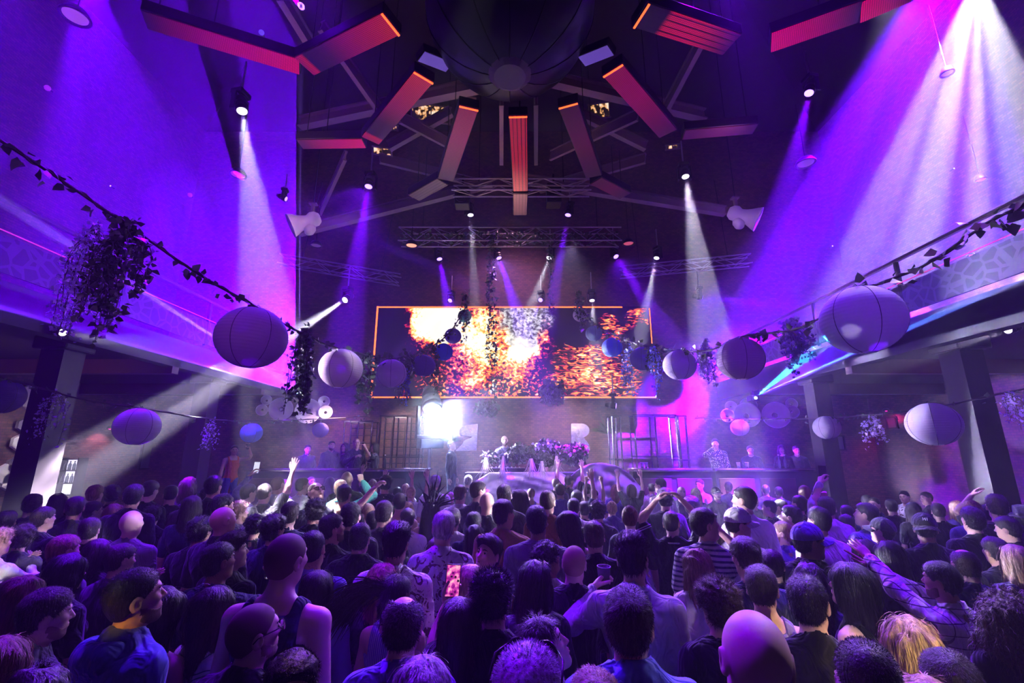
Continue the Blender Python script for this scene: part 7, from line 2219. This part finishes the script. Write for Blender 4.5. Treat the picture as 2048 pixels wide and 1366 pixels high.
 (1690, 1008, 20, 0, 'short', 'dark', 'tee', 'navy', 'fair', 'small dark head under the raised phone at the right back', dict()),
 (1505, 985, 22, 150, 'short', 'dark', 'tee', 'black', 'pink', 'dim face right of the tall person in white', dict(face=F)),
 (1870, 1004, 22, 0, 'short', 'dark', 'tee', 'black', 'fair', None, dict(g='back')),
 (1780, 996, 20, 0, 'short', 'dark', 'tee', 'black', 'fair', None, dict(g='back')),
 (1825, 1003, 22, 0, 'long', 'dark', 'tee', 'black', 'fair', None, dict(g='back', fem=F)),
 (1985, 985, 22, 0, 'short', 'dark', 'tee', 'black', 'fair', None, dict(g='back')),
 (1555, 972, 17, 0, 'short', 'dark', 'tee', 'black', 'fair', None, dict(g='back')),
 (1455, 962, 16, 0, 'short', 'dark', 'tee', 'black', 'fair', None, dict(g='back')),
 (1530, 968, 16, 0, 'short', 'dark', 'tee', 'black', 'fair', None, dict(g='back')),
]
# people on the raised end: base height 0.75
STAGE = [
 (1010, 868, 11.8, 176, 'bald', 'dark', 'shirt', 'navy:floral', 'fair', 'bald DJ in dark flowered shirt behind the booth', dict(face=F, beard=.004, L='grip', R='grip')),
 (617, 888, 11.6, 165, 'short', 'dark', 'shirt', 'black', 'pink', 'leftmost person in black leaning at the left bar counter', dict(face=F)),
 (664, 880, 11.6, 160, 'short', 'black', 'jacket', 'black', 'tan', 'bearded person in dark jacket over grey t-shirt at the left bar', dict(face=F, beard=.004)),
 (690, 884, 11.9, -150, 'wavy', 'dark', 'tee', 'black', 'pink', 'long haired person between two others at the left bar', dict(face=F, fem=F)),
 (714, 877, 11.5, 170, 'buzz', 'light', 'shirt', 'black', 'fair', 'fair cropped person in black shirt at the left bar', dict(face=F, R='grip')),
 (750, 885, 11.9, -120, 'bob', 'dark', 'tee', 'charcoal', 'fair', 'person lifting a glass at the end of the left bar', dict(face=F, fem=F, L='lift')),
 (1429, 876, 11.5, 178, 'short', 'dark', 'shirt', 'black:dots', 'fair', 'person in black shirt with white dots, hand at mouth, right of the pergola', dict(face=F, R='lift', rt=(0.02, 0.2, 1.55))),
 (1500, 893, 11.6, 170, 'short', 'dark', 'tee', 'navy', 'fair', 'dim person below the smallest lantern on the right', dict(face=F)),
 (1562, 889, 11.6, -170, 'long', 'dark', 'tee', 'black', 'fair', 'dim long haired person at the right counter', dict(face=F, fem=F)),
 (1592, 895, 11.8, 160, 'short', 'dark', 'tee', 'charcoal', 'fair', 'dim person at the right end of the right counter', dict(face=F)),
 (470, 893, 10.9, 170, 'short', 'dark', 'tank', 'orange', 'tan', 'person in orange vest on the step left of the bar', dict(face=F, L='lift')),
 (905, 880, 11.6, 120, 'short', 'dark', 'shirt', 'black', 'fair', 'dim person bending at the left mirror letter', dict(face=F, pitch=-15)),
 (1075, 884, 11.9, 178, 'short', 'dark', 'tee', 'black', 'fair', 'dim person standing behind the flowers right of the DJ', dict(face=F)),
]
GL = {'haze': ('dark haired person blurred in the pale beam haze on the left', 'blurred people in the haze'), 'back': ('dim dark haired person far back on the right', 'dim people far back right')}

def place(u, v, d, hair, base=0.0):
    """Distance and stature that put the top of the head at (u, v)."""
    for _ in range(60):
        z = at(u, v, d).z - base
        st = z / (1 + HT.get(hair, 0.03) / 1.755)
        if st > 1.93: d *= 1.012
        elif st < 1.52: d *= 0.988
        else: break
    return d, st
PP = []
for e in CROWD:
    u, v, w_, ya, hair = e[:5]
    d = FPX * HW.get(hair, .17) / w_ * math.sqrt(1 + ((u - 1024) / FPX) ** 2)
    if u > 1930: d = min(d, 5.1)
    d = max(1.15, min(d, 9.7))
    d, st = place(u, v, d, hair)
    PP.append([u, v, d, st])
# ease people apart along the line of sight, so that no two stand in one place
for it in range(400):
    mv = 0
    X = [at(p[0], p[1], p[2]) for p in PP]
    for i in range(len(PP)):
        for j in range(i + 1, len(PP)):
            dx, dy = X[i].x - X[j].x, X[i].y - X[j].y
            if abs(dx) > .46 or abs(dy) > .34: continue
            q = math.hypot(dx / .46, dy / .34)
            if q < 1:
                s = (1 - q) * 0.08
                far, near = (i, j) if PP[i][2] >= PP[j][2] else (j, i)
                PP[far][2] = min(PP[far][2] + s, 9.9); PP[near][2] -= s * min(1, PP[near][2] / 3)
                sx = (1 if dx > 0 else -1) * (1 - q) * 0.9
                PP[i][0] += sx; PP[j][0] -= sx
                mv += 1
                X[i] = at(*PP[i][:3]); X[j] = at(*PP[j][:3])
    if not mv: break
for i, e in enumerate(CROWD):
    PP[i][0] = max(min(PP[i][0], e[0] + 9), e[0] - 9)
    if e[0] > 1930: PP[i][2] = min(PP[i][2], 5.7)
    PP[i][2], PP[i][3] = place(PP[i][0], PP[i][1], max(1.12, PP[i][2]), e[4])
PEOPLE = {}
def put(e, u, d, st, base, seed):
    _, v, w_, ya, hair, hc, top, tc, sk, label, o = e
    o = dict(o); g = o.pop('g', None)
    p = at(u, v, d)
    az = math.degrees(math.atan2(p.x, p.y))
    hy = ya + az * 0.85
    hy = (hy + 180) % 360 - 180
    by = o.pop('body', None)
    if by is None:
        by = hy * (0.9 if abs(hy) > 110 else 0.4)
    rel = max(-72, min(72, hy - by)); by = hy - rel
    if g: label, grp = GL[g]
    else: grp = None
    kw = dict(L=o.pop('L', 'down'), R=o.pop('R', 'down'), tl=o.pop('lt', None), tr=o.pop('rt', None))
    if kw['tl']: kw['tl'] = tuple(kw['tl'])
    hh = 'short' if hair == 'hat' else hair
    dep = d * CT
    lod = 0 if d < 2.9 else 1 if d < 6.0 else 2
    rr = random.Random(seed)
    r = person(label, (p.x, p.y, base), st, by, rel, o.pop('pitch', rr.uniform(-8, 4)), rr.uniform(-5, 5), hair=hh, hairc=hc, top=top, topc=tc, skin=sk, lod=lod, seed=seed * 13 + 5, group=grp,
               trousers=rr.choice(['black', 'navy', 'charcoal', 'blue']), **kw, **o)
    PEOPLE[label] = r
    return r
import time as _t
if not globals().get('SKIP_CROWD'):
    for i, e in enumerate(CROWD):
        put(e, PP[i][0], PP[i][2], PP[i][3], 0.0, i + 1)
    for i, e in enumerate(STAGE):
        d, st = place(e[0], e[1], e[2], e[4], 0.75)
        put(e, e[0], d, min(max(st, 1.6), 1.86), 0.75, 500 + i)

# ------------------------------------------------------------------ things held in hands, glasses on the counters
def hand_at(label, side):
    o, wr, k = PEOPLE[label]
    S, E, W, hd, pn = wr[side]
    M = Matrix.Translation(o.location) @ o.rotation_euler.to_matrix().to_4x4() @ Matrix.Scale(k, 4)
    return M @ Vector(W + hd * 0.085 + pn / (np.linalg.norm(pn) + 1e-9) * 0.030), (M.to_3x3() @ Vector(hd)).normalized(), (M.to_3x3() @ Vector(pn)).normalized()
M_CUP = mat('clear plastic', (0.85, 0.85, 0.9), 0.08, trans=0.85)
def cup(p, drink, label, tilt=0.0, r=0.042, h=0.13, name='plastic_cup'):
    o = empty(name, p - Vector((0, 0, h * 0.45))); o.rotation_euler = (tilt, tilt * 0.5, 0); tag(o, label, 'cup' if name == 'plastic_cup' else 'glass')
    bm = bmesh.new(); lathe(bm, [(0, 0), (r * 0.74, 0), (r, h), (r * 0.965, h), (r * 0.71, 0.004), (0, 0.004)], 24); bm_obj('wall', bm, M_CUP, o, True)
    bm = bmesh.new(); tube(bm, [(r * math.cos(a), r * math.sin(a), h) for a in [2 * PI * i / 28 for i in range(28)]], 0.0022, 5, True); bm_obj('rim', bm, M_WHITE, o, True)
    if drink:
        bm = bmesh.new(); lathe(bm, [(0, 0.006), (r * 0.7, 0.006), (r * 0.86, h * 0.62), (0, h * 0.62)], 24); bm_obj('drink', bm, mat('drink %s' % drink, {'beer': (0.85, 0.45, 0.05), 'red': (0.45, 0.02, 0.04), 'water': (0.6, 0.6, 0.7)}[drink], 0.15, trans=0.3), o, True)
        bm = bmesh.new(); cyl(bm, (0, 0, h * 0.62), (0, 0, h * 0.66), r * 0.86, seg=24); bm_obj('foam', bm, mat('foam', (0.8, 0.75, 0.65), 0.8), o)
    return o
def phone(label_person, side, label, pic):
    p, hd, pn = hand_at(label_person, side)
    o = empty('mobile_phone', p + Vector((0, 0, 0.045))); tag(o, label, 'phone')
    d = Vector((0, 0, CAM_H)) - p
    o.rotation_euler = (-0.1, 0.05, math.atan2(d.x, -d.y) * 0.6)
    bm = bmesh.new(); box(bm, (0, 0, 0), (0.078, 0.009, 0.16), bev=0.004); bm_obj('case', bm, M_BLACK, o)
    bm = bmesh.new(); box(bm, (0, -0.0052, 0), (0.071, 0.001, 0.15)); bm_obj('screen', bm, pic, o)
    return o
def phone_pic():
    m = bpy.data.materials.new('phone picture'); m.use_nodes = True; nt = m.node_tree; b = nt.nodes['Principled BSDF']
    tc = nd(nt, 'ShaderNodeTexCoord'); no = nd(nt, 'ShaderNodeTexNoise'); no.inputs['Scale'].default_value = 38; no.inputs['Detail'].default_value = 3
    nt.links.new(tc.outputs['Object'], no.inputs['Vector'])
    nt.links.new(ramp(nt, no.outputs['Fac'], [(0.3, (0.03, 0.0, 0.05)), (0.46, (0.5, 0.02, 0.35)), (0.56, (1.0, 0.2, 0.55)), (0.68, (1.0, 0.75, 0.6))]), b.inputs['Emission Color'])
    b.inputs['Emission Strength'].default_value = 1.1; b.inputs['Base Color'].default_value = (0, 0, 0, 1); return m
if PEOPLE:
    PIC = phone_pic()
    phone('spiky dark haired person in plain black t-shirt filming with a phone', -1, 'phone with pink stage picture held up by the spiky haired person', PIC)
    phone('person holding a phone up high at left', -1, 'phone held up high in front of the left bar counter', mat('white screen', (0.1, 0.1, 0.1), 0.4, emit=(0.8, 0.8, 1.0), es=0.9))
    phone('dark haired person reaching up with a phone at the right back', -1, 'phone held up at the right back of the crowd', M_DARK)
    cup(hand_at('person in striped t-shirt lifting a cup of beer', 1)[0], 'beer', 'plastic cup of beer lifted by the person in stripes', 0.1)
    cup(hand_at('spiky dark haired person in plain black t-shirt filming with a phone', 1)[0], 'red', 'plastic cup of red drink beside the person with braids', 0.12)
    cup(hand_at('tall brown haired person in pale long sleeved top', -1)[0], None, 'nearly empty plastic cup left of the tall pale top', 0.05)
    cup(hand_at('person lifting a glass at the end of the left bar', -1)[0], None, 'glass lifted at the end of the left bar', 0.0, 0.035, 0.1, 'drinking_glass')
    cup(hand_at('person in orange vest on the step left of the bar', -1)[0], None, 'white rimmed cup lifted by the person in the orange vest', 0.0)
    p, hd, pn = hand_at('person with domed dark hair in navy holding a clear bottle', 1)
    o = empty('water_bottle', p - Vector((0, 0, 0.09))); tag(o, 'clear plastic bottle held by the person with domed hair', 'bottle')
    bm = bmesh.new(); lathe(bm, [(0, 0), (0.03, 0), (0.033, 0.01), (0.033, 0.14), (0.028, 0.165), (0.013, 0.19), (0.013, 0.205), (0, 0.205)], 20); bm_obj('body', bm, M_CUP, o, True)
    bm = bmesh.new(); cyl(bm, (0, 0, 0.2), (0, 0, 0.22), 0.016, seg=14); bm_obj('bottle_cap', bm, M_WHITE, o)
    def aim(name, frm, label, dz, ang, pw, col):
        o, wr, k = PEOPLE[label]
        t = Vector((o.location.x, o.location.y, 1.62 * k + dz))
        spot(name, frm, t, ang, pw, col, 0.35, 0.03)
    aim('amber left', (-2.4, -3.6, 4.4), 'person in a violet-blue hoodie with shaved sides and beard, amber light on neck', -0.06, 1.2, 1300, (1.0, 0.45, 0.03))
    aim('pale left', (-3.4, -3.4, 4.6), 'person in a violet-blue hoodie with shaved sides and beard, amber light on neck', 0.10, 3.0, 260, (1.0, 0.85, 0.95))
    aim('amber right', (3.4, -3.6, 4.2), 'blonde wavy haired person in warm light at the bottom right', 0.0, 5, 1900, (1.0, 0.72, 0.3))
    aim('amber middle', (-0.2, 5.0, 6.5), 'person at the bottom edge facing us with amber lit forehead', 0.04, 3, 1500, (1.0, 0.5, 0.12))
    aim('warm curls', (-3.0, -3.0, 4.4), 'blonde curly person with clasped hands at the left edge', 0.06, 6, 1500, (1.0, 0.85, 0.5))
    aim('teal sleeve', (0.5, 2.0, 8.0), 'person in teal sleeves with bent raised arm', 0.1, 9, 2600, (0.9, 1.0, 0.9))
    aim('profile light', (0.4, -2.8, 4.8), 'pale person in left profile with very long black hair', 0.0, 6, 700, (0.95, 0.85, 1.0))
    aim('neck light', (1.2, -3.2, 4.6), 'black haired person in black t-shirt right of the bald head', -0.12, 7, 420, (1.0, 0.7, 0.8))
for u, v, Y, kind in [(738, 915, 10.6, 0), (752, 912, 10.6, 1), (770, 912, 10.6, 1), (1284, 917, 10.6, 0), (1292, 917, 10.6, 0), (1478, 932, 10.6, 0), (1495, 932, 10.6, 0), (1560, 930, 10.6, 1), (1572, 930, 10.6, 1)]:
    x = at(u, v, Y).x
    if kind:
        o = empty('bottle', (x, 10.62, SZ + 1.107))
        bm = bmesh.new(); lathe(bm, [(0, 0), (0.035, 0), (0.035, 0.16), (0.014, 0.21), (0.014, 0.28), (0, 0.28)], 14); bm_obj('body', bm, mat('bottle glass', (0.3, 0.35, 0.4), 0.1, trans=0.6), o, True)
        bm = bmesh.new(); cyl(bm, (0, 0, 0.275), (0, 0, 0.295), 0.016, seg=10); bm_obj('bottle_cap', bm, M_WHITE, o)
        tag(o, 'bottle standing on the %s' % ('left bar counter' if u < 1024 else 'counter below the right balcony'), 'bottle', 'bottles on the %s' % ('left bar' if u < 1024 else 'right counter'))
    else:
        o = cup(Vector((x, 10.62, SZ + 1.107 + 0.055)), None, 'x', 0, 0.04, 0.12, 'drinking_glass')
        o['label'] = 'empty glass standing on the left bar counter' if u < 1024 else 'empty glass standing on the short right counter' if u < 1400 else 'empty glass on the counter below the right balcony'
        if u > 1024: o['group'] = 'glasses on the right counter' if u > 1400 else 'glasses on the short counter'
